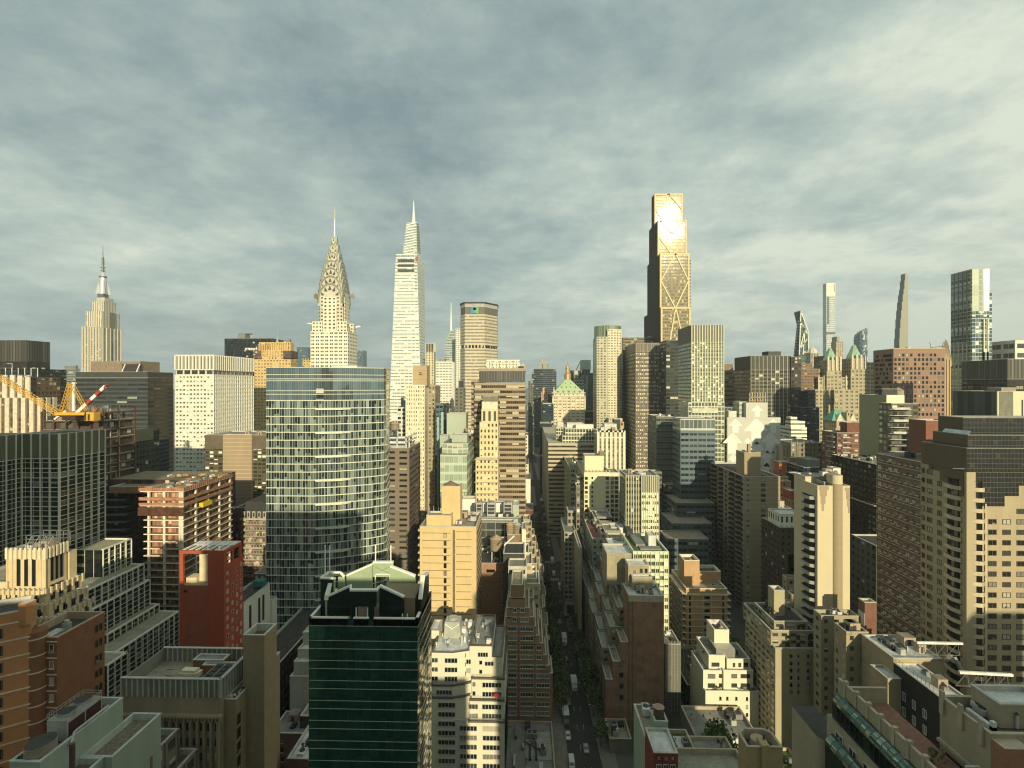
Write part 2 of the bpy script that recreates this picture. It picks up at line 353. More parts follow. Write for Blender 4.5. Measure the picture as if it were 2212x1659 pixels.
 def clutter(s,n=4,z=None,seed=0,x0=None,x1=None,y0=None,y1=None,big=1.0):
  """air handlers, vents and ducts fixed on the roof"""
  R=random.Random(seed*31+int(s.X0*7));z=(s.Z if z is None else z)-.8
  x0=s.X0+1.2 if x0 is None else x0;x1=s.X1-1.2 if x1 is None else x1;y0=s.Y0+1.2 if y0 is None else y0;y1=s.Y1-1.2 if y1 is None else y1
  if x1-x0<2 or y1-y0<2: return
  for i in range(n):
   k=R.random();x,y=R.uniform(x0,x1),R.uniform(y0,y1)
   mb=MB();g=MATS[R.choice(["metal_light","metal_grey","metal_dark","roof_white"])]
   if k<.45:
    a,b,h=R.uniform(1.2,2.6)*big,R.uniform(1.2,3.2)*big,R.uniform(1,2.2)*big
    a=min(a,(x1-x0)*.5);b=min(b,(y1-y0)*.5);x=min(x,x1-a);y=min(y,y1-b)
    mb.box(x,x+a,y,y+b,z+.2,z+h,g);mb.cyl(x+a/2,y+b/2,z+h,z+h+.3,min(a,b)*.38,MATS["metal_dark"],12)
    for q in (0.1,.9): mb.box(x+a*q-.08,x+a*q+.08,y,y+b,z,z+.2,MATS["metal_dark"])
    s.part("air_handler",mb)
   elif k<.75:
    r=R.uniform(.15,.4)*big;h=R.uniform(.8,2.2);mb.cyl(x,y,z,z+h,r,g,8);mb.cyl(x,y,z+h,z+h+.3,r*1.6,MATS["metal_dark"],8,r2=r*.4)
    s.part("vent_pipe",mb)
   elif k<.9:
    l=R.uniform(3,8)*big;l=min(l,(y1-y0)*.7);y=min(y,y1-l);mb.box(x,x+.6,y,y+l,z+.3,z+.9,g);mb.box(x,x+.6,y,y+.6,z,z+1.6,g)
    s.part("duct",mb)
   else:
    a=R.uniform(2,3.5);x=min(x,x1-a);y=min(y,y1-a);mb.box(x,x+a,y,y+a,z,z+2.6,MATS["brick_tan_plain"],MATS["roof_grey"]);mb.box(x+a*.3,x+a*.6,y-.06,y,z,z+2,MATS["metal_dark"])
    s.part("stair_bulkhead",mb)
# shared plain materials
pbr("coping",(.50,.48,.40),.8);pbr("coping_white",(.72,.70,.62),.7);pbr("coping_dark",(.14,.13,.11),.8);pbr("coping_tan",(.46,.39,.27),.8)
pbr("metal_light",(.50,.50,.45),.45,.3);pbr("metal_grey",(.26,.26,.24),.5,.3);pbr("metal_dark",(.05,.05,.048),.6)
pbr("roof_white",(.62,.62,.56),.8,var=.35,scale=.3);pbr("roof_grey",(.24,.235,.20),.9,var=.4,scale=.25);pbr("roof_dark",(.07,.068,.06),.9,var=.4,scale=.3)
pbr("roof_tan",(.33,.28,.20),.95,var=.3,scale=.4);pbr("roof_brown",(.15,.11,.08),.95,var=.4,scale=.4);pbr("gravel",(.22,.19,.13),1,var=.5,scale=1.6,bump=.3)
pbr("grass",(.10,.15,.03),1,var=.5,scale=.6,bump=.3);pbr("brick_tan_plain",(.42,.33,.22),.9);pbr("black_paint",(.02,.02,.02),.5);pbr("white_paint",(.78,.77,.70),.6,var=.1)
pbr("frame_dark",(.06,.058,.05),.5);pbr("frame_light",(.55,.54,.46),.6);pbr("frame_white",(.75,.74,.66),.6);pbr("frame_brown",(.10,.075,.05),.6)
M=MATS
# ================================================================ far landmarks and backdrop
cream=(.62,.56,.40)
# --- the hazy towers on the horizon
hzm=fac("far_glass",(.20,.23,.22),(.08,.11,.12),W=.7,Hh=.6,var=.1,gm=.3)
for i,(xa,xb,yt,Y,lab) in enumerate((
  (86,92,826,3300,"faint blue tower on the horizon beside the black striped tower"),(93,99,815,3600,"faint blue tower on the horizon, slim with a stepped top"),
  (100,108,821,3400,"wide faint blue tower on the horizon between two slimmer ones"),(110,117,811,3700,"tallest faint blue tower on the horizon above the yellow crane boom"),
  (119,124,824,3500,"faint blue tower on the horizon, low and narrow, before the grey-green block"),(124,131,817,3900,"faint blue tower on the horizon touching the grey-green block"),
  (1137,1149,838,2600,"low hazy block on the horizon where the street ends"),(641,665,750,1500,"blue glass slab tower behind the ochre brick tower"),
  (771,785,757,1900,"slim blue-grey tower just beside the silver spire tower"))):
 b=Bld("distant_tower",lab,"tower",xa,xb,yt,Y,D=40,group="distant hazy towers")
 b.body(hzm if i<7 else fac("far_blue",(.10,.16,.19),(.07,.13,.17),(.12,.2,.24),W=.8,Hh=.6,gm=.5,gr=.2,bp=.02),M.roof_grey,5,4,par=0)
b=Bld("low_rise","pale low building with a white top under the crane boom","building",98,135,848,760,D=30)
b.body(fac("pale_far",(.55,.53,.45),W=.5,Hh=.4),M.roof_white,4,4);b.on_roof("penthouse",.5,.95,.2,.8,8,M.metal_grey,M.roof_grey);b.on_roof("roof_shed",.1,.35,.2,.8,4,M.metal_dark,M.roof_grey)
# a few pale letters on its penthouse
mb=MB();p0=PT(122,868,755);k=.8
for (a,bq,c,d_) in ((0,3.4,0,.7),(0,3.4,1.7,2.3),(0,3.4,3.4,4.1),(0,.7,0,4.1),(4.4,5.1,0,4.1),(6.1,6.8,0,4.1),(7.8,8.5,0,4.1),(4.4,8.5,3.4,4.1)):
 mb.box(p0[0]+a*k,p0[0]+bq*k,749,749.3,p0[2]+c*k,p0[2]+d_*k,M.white_paint)
b.part("rooftop_letters",mb)
b=Bld("office_tower","grey-green banded block between the crane and the stepped limestone skyscraper","tower",133,163,797,900,xs=172)
b.body(fac("greygreen",(.23,.25,.20),W=1,Y0=.3,Hh=.45,glass=(.06,.08,.07)),M.roof_grey,4,4);b.on_roof("penthouse",.15,.95,.2,.8,6,M.metal_grey,M.roof_grey)
# --- stepped limestone skyscraper with a mooring mast
def empire():
 Y=1085
 mw=fac("limestone_piers",(.66,.60,.44),(.10,.10,.085),(.2,.2,.16),W=.42,Y0=.12,Hh=.62,span=(.30,.28,.22),bp=.08,var=.12)
 b=Bld("art_deco_skyscraper","tall stepped limestone skyscraper with a silver mast and antenna on top","tower",177.7,219,706,Y,xs=264)
 V=lambda zx,zy: (zx/4.254/1.1573,(600+zy/4.254)/1.1573)
 x0,x1,y0,y1=b.X0,b.X1,b.Y0,b.Y1;w,d=x1-x0,y1-y0
 b.body(mw,M.roof_tan,w/7,3.7,par=0,name="shaft")
 # recessed central bay on the north face, with projecting end bays above
 zt=[GZ(y,x0,Y) for y in (706,671.8,648.5,640)]
 def ring(n,a,c,zb,z,m=mw,bay=4.2): return b.body(m,M.roof_tan,bay,3.7,None,0,n,x0+w*a,x1-w*a*.35,y0+d*c,y1-d*c,zb,z)
 ring("setback",.10,.07,zt[0],zt[1]);ring("setback",.30,.20,zt[1],zt[2]);ring("crown_base",.42,.28,zt[2],zt[3],M.coping)
 mb=MB()
 for i in range(6):
  y=y0+d*(.06+.88*i/5);mb.box(x1+.01,x1+1.6,y-1.1,y+1.1,0,zt[0]-1,pbr("limestone",(.62,.57,.43),.8))
 for i in range(8): x=x0+w*i/7;mb.box(x-.8,x+.8,y0-.9,y0-.01,0,zt[0]+.6,M.limestone)
 b.part("piers",mb)
 mb=MB();mb.box(x1-6,x1+.4,y0+d*.38,y0+d*.62,0,zt[1],fac("recess_bay",(.20,.19,.16),(.05,.05,.05),W=.6,Hh=.6));b.part("recessed_bay",mb)
 cx,cy=GX(222.5,Y+d/2),Y+d/2;q=lambda y: GZ(y,cx,cy)
 mt=pbr("mast_metal",(.62,.64,.60),.35,.4,var=.12);m2=pbr("mast_dark",(.16,.18,.17),.5,.4)
 mb=MB();r=lambda px: px*dep(cx,cy)/F/2
 mb.box(cx-7,cx+7,cy-7,cy+7,q(655),q(634),m2);mb.cyl(cx,cy,q(636),q(600),r(16),mt,16,r2=r(12));
 for k in range(4):
  a=k*pi/2+pi/4;ex,ey=cx+cos(a)*r(27),cy+sin(a)*r(27);ix,iy=cx+cos(a)*r(14),cy+sin(a)*r(14)
  px_,py_=-sin(a)*1.6,cos(a)*1.6
  mb.face([(ex+px_,ey+py_,q(636)),(ix+px_,iy+py_,q(636)),(ix+px_,iy+py_,q(606))],mt)
  mb.face([(ix-px_,iy-py_,q(636)),(ex-px_,ey-py_,q(636)),(ix-px_,iy-py_,q(606))],mt)
  mb.face([(ex-px_,ey-py_,q(636)),(ex+px_,ey+py_,q(636)),(ix+px_,iy+py_,q(606)),(ix-px_,iy-py_,q(606))],mt)
 mb.cyl(cx,cy,q(600),q(597),r(14.5),m2,16);mb.cyl(cx,cy,q(597),q(588),r(12),mt,16,r2=r(4));b.part("mast",mb)
 mb=MB();mb.cyl(cx,cy,q(588),q(556),r(4.4),m2,8,r2=r(3.6));mb.cyl(cx,cy,q(579),q(577.5),r(9),m2,8);mb.cyl(cx,cy,q(585.5),q(584),r(8),m2,8)
 for k in range(6): z=q(572-k*2.6);mb.cyl(cx,cy,z,z+.8,r(5.6),m2,8)
 mb.cyl(cx,cy,q(556),q(532),r(1.6),m2,6,r2=r(.7));b.part("antenna",mb)
empire()
# --- black tower with a sign, ochre crowned tower
b=Bld("office_tower","black glass slab with a small pale sign behind the white gridded block","tower",470,488,738,700,D=30,X=(GX(483,600),GX(483,600)+66),Zt=0)
b.Z=GZ(731,b.X0,700);bm=fac("black_slab",(.018,.022,.022),(.012,.018,.02),(.05,.06,.06),W=.85,Hh=.55,bp=.04,wr=.4,gm=.2)
b.X0=GX(485,700);b.X1=GX(588,700)
b.body(bm,M.roof_dark,3,3.8,x0=b.X0,x1=b.X1,y0=700,y1=740);b.on_roof("penthouse",.2,.36,.3,.7,7,M.metal_grey,M.roof_dark)
mb=MB();c=PT(505,716.5,712);mb.box(c[0]+14,c[0]+15,712,713,b.Z,b.Z+8,M.metal_dark);mb.box(c[0]+6,c[0]+26,712,713,b.Z+6.5,b.Z+8,M.metal_dark);b.part("window_cleaning_rig",mb)
mb=MB();R=random.Random(4);x=GX(529,699)
for i in range(9):
 z=GZ(756.5,x,699);hh=R.choice((3.2,3.2,4.8));mb.box(x,x+.7,699.2,699.8,z,z+hh,M.white_paint);mb.box(x+.7,x+1.5,699.2,699.8,z+R.choice((0,1.2,2.4)),z+3.2,M.white_paint);x+=1.95
b.part("sign_lettering",mb)
def ochre():
 om=fac("ochre_brick",(.60,.44,.19),(.06,.05,.035),(.2,.17,.1),W=.42,Y0=.25,Hh=.42,bp=.25,var=.12)
 b=Bld("crowned_tower","ochre brick tower with a fluted crown wrapped in brown scaffolding","tower",549.5,628,777,545,xs=642)
 V=lambda zx,zy: ((520+zx/8.296)/1.1573,(800+zy/8.296)/1.1573)
 b.Z=GZ(V(0,815)[1],b.X0,545)
 b.body(om,M.roof_brown,(b.X1-b.X0)/12,b.fl(6.9),par=0,name="shaft")
 x0,y0,x1,y1=b.X0,b.Y0,b.X1,b.Y1;q=lambda y: GZ(V(0,y)[1],x0,545)
 sc=fac("scaffold_netting",(.13,.085,.06),(.05,.035,.03),(.2,.15,.1),W=.8,Y0=.15,Hh=.7,bp=.05,gr=.8)
 a,c=GX(V(1115,0)[0],545),GX(V(1565,0)[0],545)
 mid=b.body(om,M.roof_brown,3.2,b.fl(6.9),None,0,"upper_shaft",a,c,y0+.2,y1-2,b.Z,q(630))
 for u,v in ((x0-.8,a),(c,x1+.8)): b.body(sc,M.roof_brown,2.2,3,None,0,"scaffolding",u,v,y0-1,y1,q(800),q(640))
 a2,c2=GX(V(1045,0)[0],548),GX(V(1300,0)[0],548);c3=GX(V(1700,0)[0],548)
 b.body(M.ochre_brick,M.roof_brown,3,4,None,0,"crown",a2,c3,y0+4,y1-5,q(640),q(455))
 mb=MB();ob=pbr("ochre_plain",(.62,.45,.20),.8);n=14
 for i in range(n+1):
  x=a2+(c3-a2)*i/n;mb.box(x-.45,x+.45,y0+2.6,y0+4,q(640),q(470 if x>c2 else 500),ob if x>c2 else pbr("terracotta_dark",(.40,.27,.14),.8))
 for i in range(9): x=a+(c-a)*i/8;mb.box(x-.5,x+.5,y0-.9,y0+.2,q(760),q(640),ob)
 for i in range(6): y=y0+4+(y1-y0-9)*i/5;mb.box(c3,c3+.9,y-.5,y+.5,q(640),q(480),ob)
 b.part("crown_fluting",mb)
 mb=MB();x=GX(V(1420,0)[0],550);mb.tube((x,552,q(450)),(x,552,q(160)),.35,M.metal_light,6,r2=.12);mb.tube((x,552,q(450)),(x,552,q(330)),1.4,M.metal_light,6,r2=.4);b.part("antenna_mast",mb)
 mb=MB();x=GX(V(1640,0)[0],552);mb.box(x,x+3.2,552,555,q(470),q(385),M.metal_grey);mb.box(x-4,x-1,552,555,q(470),q(430),M.metal_light);b.part("roof_plant",mb)
ochre()
b=Bld("brick_tower","small ochre turreted top just left of the silver spire tower","building",655,672,778,640,D=14)
b.body(M.ochre_brick,M.roof_brown,3,3.5,par=0);b.fins(3.4,.9,.8,b.Z-12,b.Z+2.5,M.ochre_plain,"EN","turrets")
# --- silver spired tower
def chrysler():
 V=lambda zx,zy: (414.8+zx*.2709,414.8+zy*.2709)
 st=pbr("nirosta_steel",(.62,.60,.47),.35,.3,var=.15,scale=.2);ed=pbr("steel_edge",(.30,.29,.21),.4,.2)
 wb=fac("white_brick",(.78,.72,.54),(.045,.045,.035),(.2,.2,.15),W=.5,Y0=.30,Hh=.44,band=.06,bandc=(.6,.55,.42),span=(.70,.65,.5),bp=.06,var=.1)
 wb2=fac("white_brick_wide",(.80,.74,.56),(.045,.045,.035),(.14,.14,.11),W=.66,Y0=.30,Hh=.46,mull=2,mw=.08,bp=.05,var=.1)
 Y=524;b=Bld("spired_tower","white brick skyscraper with a sunburst arched steel crown and needle spire","tower",670.8,751,715.5,Y,xs=771.8)
 f=b.fl(7.9)
 b.body(wb2,M.roof_tan,(b.X1-b.X0)/8,f,par=0,name="shaft")
 w=b.X1-b.X0;d=b.Y1-b.Y0;cx,cy=(b.X0+b.X1)/2,(b.Y0+b.Y1)/2
 zs=GZ(694,cx,Y)
 for (u0,u1,v0,v1) in ((0.04,.30,.02,.30),(.70,.97,.02,.30),(0.04,.30,.70,.97),(.70,.97,.70,.97)):
  b.body(wb,M.roof_tan,3.5,f,None,0,"corner_setback",b.X0+w*u0,b.X0+w*u1,b.Y0+d*v0,b.Y0+d*v1,b.Z,zs)
 hw=12.6;q=lambda y: GZ(y,cx,Y+4)
 # tower with chamfered corners
 c=2.6;P=[(cx-hw,cy-hw+c),(cx-hw+c,cy-hw),(cx+hw-c,cy-hw),(cx+hw,cy-hw+c),(cx+hw,cy+hw-c),(cx+hw-c,cy+hw),(cx-hw+c,cy+hw),(cx-hw,cy+hw-c)]
 b.body(fac("tower_brick",(.60,.56,.43),(.04,.04,.03),(.1,.1,.08),W=.5,Y0=.28,Hh=.46,bp=.05),M.roof_tan,3.4,f,None,0,"tower",pts=P,z0=b.Z-2,z1=q(640))
 for fx,fy,ww,dd in ((0,-1,13.4,1.0),(0,1,13.4,1.0),(1,0,1.0,13.4),(-1,0,1.0,13.4)):
  mb=MB();a,e_=cx+fx*(hw+.2),cy+fy*(hw+.2);mb.box(a-ww/2,a+ww/2,e_-dd/2,e_+dd/2,b.Z-30,q(642),wb,M.roof_tan,13.4/3,f)
  # rounded head of the bay
  n=8;R=6.7
  for i in range(n):
   t0,t1=pi*i/n,pi*(i+1)/n;z=q(642)
   for sgn in (-1,1):
    if fx==0: pts=[(a,e_+sgn*dd/2,z),(a+R*cos(t0),e_+sgn*dd/2,z+R*.9*sin(t0)),(a+R*cos(t1),e_+sgn*dd/2,z+R*.9*sin(t1))]
    else: pts=[(a+sgn*dd/2,e_,z),(a+sgn*dd/2,e_+R*cos(t0),z+R*.9*sin(t0)),(a+sgn*dd/2,e_+R*cos(t1),z+R*.9*sin(t1))]
    mb.face(pts,M.limestone)
  b.part("window_bay",mb)
 # crown: seven crossed sunburst arches, each smaller and higher
 lv=[(655,12.6,42),(637,11.7,41),(617,10.3,39),(598,8.7,37),(577,6.7,35),(556,4.7,33),(536,3.0,30)]
 dk=pbr("crown_window",(.10,.095,.065),.3)
 for k,(yb,r,hp) in enumerate(lv):
  z0,h=q(yb),hp*dep(cx,cy)/F;mb=MB();n=14;dp=r*.99
  prof=[(r*cos(pi*i/n),h*sin(pi*i/n)**.8) for i in range(n+1)]
  for ax in (0,1):
   def pt(u,z,s): return (cx+u,cy+s*dp,z0+z) if ax==0 else (cx+s*dp,cy+u,z0+z)
   for i in range(n):
    (u0,a0),(u1,a1)=prof[i],prof[i+1]
    mb.face([pt(u0,a0,-1),pt(u1,a1,-1),pt(u1,a1,1),pt(u0,a0,1)],st)
    for s in (-1,1):
     mb.face([pt(0,0,s),pt(u0,a0,s),pt(u1,a1,s)],st)
     mb.face([pt(u0,a0,s*1.05),pt(u1,a1,s*1.05),pt(u1*.90,a1*.92,s*1.05),pt(u0*.90,a0*.92,s*1.05)],ed)
   nt_=5 if k<5 else 3
   for i in range(nt_):
    t=pi*(i+.5)/nt_;t=pi/2+(t-pi/2)*.8;ru,rz=r*.66*cos(t),h*.68*sin(t)**.8;dx=1.3*r/12+.3
    for s in (-1,1):
     mb.face([pt(ru-dx,rz-.4,s*1.07),pt(ru+dx,rz-.4,s*1.07),pt(r*.87*cos(t),h*.9*sin(t)**.8,s*1.07)],dk)
  mb.box(cx-r,cx+r,cy-dp,cy+dp,z0-3,z0,st)
  b.part("crown_arch",mb)
 mb=MB();mb.cyl(cx,cy,q(524),q(500),2.4,st,8,r2=.9);mb.cyl(cx,cy,q(500),q(468),1.0,st,8,r2=.7);mb.cyl(cx,cy,q(468),q(444),.7,st,6,r2=.4);b.part("spire",mb)
 mb=MB();ze=zs-2.6
 for ex,ey,sx_,sy_ in ((b.X0+w*.05,b.Y0+d*.03,-1,-1),(b.X1-w*.04,b.Y0+d*.03,1,-1),(b.X1-w*.03,b.Y1-d*.04,1,1)):
  mb.beam((ex,ey,ze),(ex+sx_*3.6,ey+sy_*1.0,ze+.6),1.1,st);mb.beam((ex+sx_*3.4,ey+sy_*1,ze+.8),(ex+sx_*5,ey+sy_*1.3,ze+.2),.7,st)
 b.part("eagle_gargoyles",mb)
chrysler()
# --- pale glass supertall with stepped louvred crown
def vanderbilt():
 gm=fac("pale_glass_bands",(.70,.76,.70),(.20,.27,.27),(.5,.58,.54),(.68,.72,.64),W=.86,Y0=.36,Hh=.50,mull=3,mw=.04,gm=.55,gr=.12,bp=.2,band=.34,bandc=(.76,.76,.64),var=.06)
 Yb=812;b=Bld("glass_supertall","tall tapering pale glass tower with a white needle spire","tower",838.5,912.5,864,Yb,D=60)
 A=lambda x,Y: (GX(x,Y),Y)
 zb=-40;
 X0b,X1b=GX(836,Yb),GX(914,Yb);y1b=X1b/T(922);X0t,X1t=GX(855.6,Yb+4),GX(900.3,Yb+4);y1t=X1t/T(916.6)
 zt=GZ(547.5,X0t,Yb);zr=GZ(540.8,X1t,Yb)
 f=b.fl(7.1);lo=[(X0b,Yb),(X1b,Yb),(X1b,y1b),(X0b,y1b)];hi=[(X0t,Yb+4),(X1t,Yb+4),(X1t,y1t),(X0t,y1t)]
 mb=MB();mb.prism(lo,0,zt,gm,M.roof_white,6.5,f,pts2=hi);b.part("shaft",mb)
 mb=MB();wp=pbr("white_terracotta",(.78,.82,.74),.5,var=.08)
 n=int(zt/f)
 for i in range(1,n):
  k=i*f/zt;L_=lambda a,c: a+(c-a)*k
  x0,x1,y0,y1=L_(X0b,X0t),L_(X1b,X1t),L_(Yb,Yb+4),L_(y1b,y1t);z=i*f
  mb.box(x0-.3,x1+.3,y0-.5,y0+.3,z,z+1.3,wp);mb.box(x1-.3,x1+.5,y0,y1,z,z+1.3,wp)
 b.part("spandrel_bands",mb)
 mb=MB();x0=GX(897.5,Yb+5);mb.box(x0,X1t+.6,Yb+2,y1t*.97,zt-60,zr,gm,M.roof_white,4,f);b.part("corner_blade",mb)
 # crown: narrowing open box with spiral louvres
 q=lambda y: GZ(y,X0t,Yb+15);c0,c1=GX(873,Yb+10),GX(901,Yb+10);c2,c3=GX(878,Yb+10),GX(898.5,Yb+10)
 mb=MB();mb.prism([(c0,Yb+8),(c1,Yb+8),(c1,Yb+40),(c0,Yb+40)],zt-1,q(482),fac("louvre_glass",(.48,.54,.47),(.34,.41,.37),(.5,.56,.5),W=.9,Y0=.2,Hh=.7,gm=.4,gr=.2,var=.1),M.roof_white,5,5,
      pts2=[(c2,Yb+12),(c3,Yb+12),(c3,Yb+34),(c2,Yb+34)])
 b.part("crown",mb)
 mb=MB()
 for i in range(12):
  k=i/12;z=zt+(q(482)-zt)*k;L_=lambda a,c: a+(c-a)*k
  mb.beam((L_(c0,c2)-.6,Yb+7.6+4*k,z),(L_(c1,c3)+.6,Yb+7.6+4*k,z+3.6),1.3,wp,.8);mb.beam((L_(c1,c3)+.6,Yb+7.8+4*k,z+3.6),(L_(c1,c3)+.6,Yb+40-6*k,z+5.5),1.3,wp,.8)
 b.part("louvres",mb)
 mb=MB();sx_=GX(893.5,Yb+22);mb.cyl(sx_,Yb+22,q(486),q(431.5),3.3,wp,8,r2=.5);b.part("spire",mb)
 mb=MB();z=q(527);xa=GX(862,Yb+14);mb.beam((xa,Yb+16,z),(c0+3,Yb+16,z),.8,M.metal_light);mb.beam((xa+7,Yb+16,z),(xa+7,Yb+16,z-16),.8,M.metal_light);b.part("roof_rig",mb)
 mb=MB();zz=q(564)
 for i in range(3): mb.box(GX(858,Yb),GX(894,Yb),Yb+2.5,Yb+3.4,zz-i*8-3.8,zz-i*8,fac("open_floor",(.12,.11,.08),W=.6,Hh=.6))
 mb.box(GX(897,Yb),GX(902,Yb),Yb+1,Yb+2,zz-3,zz+3,pbr("red_net",(.5,.12,.04)));b.part("open_plant_floors",mb)
vanderbilt()
# --- neighbours left of the street
b=Bld("limestone_tower","slender yellow stone tower with a dark arcaded crown behind the pale glass supertall","tower",919,937,760,780,xs=941)
ym=fac("yellow_stone",(.62,.55,.36),(.05,.045,.03),W=.4,Y0=.2,Hh=.5,bp=.2);b.body(ym,M.roof_brown,4,3.8,par=0)
b.on_roof("crown",.08,.92,.1,.9,12,fac("dark_arcade",(.12,.10,.07),(.03,.03,.02),W=.5,Y0=.1,Hh=.7),M.roof_brown);b.fins(4,1,.8,b.Z,b.Z+14,M.limestone,"EN","crown_piers")
b=Bld("office_tower","white tower with thin dark horizontal window slots before the needle-topped glass tower","tower",942,976,781,640,xs=981)
b.body(fac("white_slots",(.74,.72,.60),(.05,.05,.04),W=.84,Y0=.45,Hh=.36,bp=.1,var=.08),M.roof_white,4.2,b.fl(5.9));b.fins((b.X1-b.X0)/8,.7,.6,0,b.Z,M.coping_white,"EN","piers")
b.on_roof("penthouse",.1,.5,.2,.8,4,M.metal_grey,M.roof_grey)
def boa():
 Y=1370;b=Bld("faceted_glass_tower","faceted pale glass tower with a tall thin spire beside the octagonal tower","tower",961,986,722,Y,xs=996)
 gm=fac("facet_glass",(.46,.52,.44),(.22,.27,.25),(.45,.50,.42),W=.9,Y0=.3,Hh=.55,gm=.5,gr=.15);x0,x1,y0,y1=b.X0,b.X1,b.Y0,b.Y1;q=lambda y: GZ(y,x0,Y)
 mb=MB();mb.prism([(x0,y0),(x1,y0),(x1,y1),(x0,y1)],0,q(745),gm,None,6,6,cap=False)
 a=(x0,y0,q(745));c=(x1,y0,q(745));t1=(GX(966,Y),Y,q(722));t2=(GX(979,Y),Y,q(709));t3=(GX(985,Y),y1,q(712));dd=(x1,y1,q(745));e_=(x0,y1,q(745));t4=(x0+6,y1,q(722))
 for fc in ((a,c,t2,t1),(c,dd,t3,t2),(t1,t2,t3,t4),(dd,e_,t4,t3),(e_,a,t1,t4)): mb.face(list(fc),gm,[(0,0),(4,0),(4,6),(0,6)][:len(fc)])
 b.part("shaft",mb);mb=MB();sx_=GX(974.3,Y+20);mb.cyl(sx_,Y+20,q(716),q(650),3.4,M.white_terracotta,6,r2=.7);b.part("spire",mb)
 b2=Bld("white_tower","white ribbed tower with a spiky crown behind the octagonal tower","tower",985,1010,714,1300,D=30)
 b2.body(fac("white_rib",(.74,.74,.62),(.3,.33,.3),W=.6,Y0=.3,Hh=.5),M.roof_white,4,5);b2.fins(4,1.2,1.2,0,b2.Z+7,M.white_terracotta,"E","ribs")
boa()
# --- octagonal slab tower with coloured logo
def metlife():
 Y=690;b=Bld("octagonal_tower","concrete octagonal slab tower with a small blue and green logo near its roof","tower",1005,1045,668,Y,D=26)
 V=lambda zx,zy: (812.3+zx*.2709,414.8+zy*.2709)
 mf=fac("precast_grid",(.56,.50,.35),(.05,.045,.03),(.16,.14,.1),W=.86,Y0=.42,Hh=.42,mull=1,bp=.1,var=.08,pier=.12,pierc=(.58,.52,.37))
 x0,x1,x2=GX(995,Y+9),GX(1004,Y),GX(1046.5,Y);x3=x2+16;q=lambda y: GZ(y,x1,Y)
 P=[(x0-1,Y+14),(x1,Y),(x2,Y),(x3,Y+24),(x3,Y+40),(x2,Y+56),(x1,Y+56),(x0-1,Y+40)]
 f=b.fl(V(0,1036)[1]-V(0,1010)[1])
 zt=q(V(0,975)[1]);zm0,zm1=q(V(0,1245)[1]),q(V(0,1220)[1]);bay=(x2-x1)/24
 grid=fac("precast_fine",(.58,.52,.37),(.04,.038,.028),(.14,.12,.08),W=.62,Y0=.42,Hh=.46,bp=.08,var=.08)
 b.body(grid,M.roof_grey,bay,f,None,0,"lower_shaft",pts=P,z0=0,z1=zm0)
 b.body(grid,M.roof_grey,bay,f,None,0,"upper_shaft",pts=P,z0=zm1,z1=zt)
 def shr(k): cx=sum(p[0] for p in P)/8;cy=sum(p[1] for p in P)/8;return [(cx+(p[0]-cx)*k,cy+(p[1]-cy)*k) for p in P]
 b.body(fac("dark_loggia",(.03,.03,.025),(.02,.02,.02),(.3,.28,.2),W=.4,bp=.3,Y0=.1,Hh=.8),M.roof_grey,5,6,None,0,"loggia",pts=shr(.95),z0=zm0-.5,z1=zm1+.5)
 mb=MB();n=6
 for i in range(n+1): x=x1+(x2-x1)*i/n;mb.box(x-.7,x+.7,Y-.1,Y+2,zm0,zm1,M.limestone)
 b.part("loggia_columns",mb)
 b.body(fac("louvre_band",(.16,.15,.12),(.10,.09,.07),(.2,.19,.15),W=.5,Y0=0,Hh=1,bp=0,gr=.6),M.roof_grey,bay,9,None,0,"plant_band",pts=shr(.985),z0=zt,z1=q(V(0,918)[1]))
 b.body(pbr("pale_panel",(.42,.42,.38),.7),M.roof_grey,4,4,None,0,"parapet",pts=shr(1.0),z0=q(V(0,918)[1]),z1=q(V(0,888)[1]))
 b.body(M.metal_dark,M.roof_dark,4,4,None,0,"roof_rim",pts=shr(1.03),z0=q(V(0,888)[1]),z1=q(V(0,877)[1]))
 mb=MB();lx,lz=GX(V(787,0)[0],Y),q(V(0,945)[1]);bl=pbr("logo_blue",(.05,.25,.50),.5,var=.05);gr=pbr("logo_green",(.16,.42,.10),.5,var=.05)
 w=5.2
 for s,m_ in ((-1,bl),(1,gr)):
  mb.face([(lx+s*0,Y-.6,lz+3),(lx+s*w,Y-.6,lz+w),(lx+s*w,Y-.6,lz-w),(lx,Y-.6,lz-3)][::s],m_)
 for s in (-1,1): mb.face([(lx-3,Y-.7,lz+2),(lx,Y-.7,lz),(lx+3,Y-.7,lz+2),(lx,Y-.7,lz+4)],pbr("logo_pale",(.45,.5,.3),.5))
 b.part("logo",mb)
 mb=MB()
 for x,h in ((1030,9),(1037,5),(1044,10),(1048,9),(1050,6)): X_=GX(x,Y+20);mb.tube((X_,Y+20,q(655)),(X_,Y+20,q(655-h)),.25,M.metal_light,5)
 b.part("antennas",mb)
 mb=MB()
 for i in range(13): z=zm1+(zt-zm1)*i/13;mb.beam((x2+.35,Y+.3,z),(x3+.35,Y+24,z),.35,pbr("joint",(.33,.29,.2)))
 b.part("panel_joints",mb)
metlife()
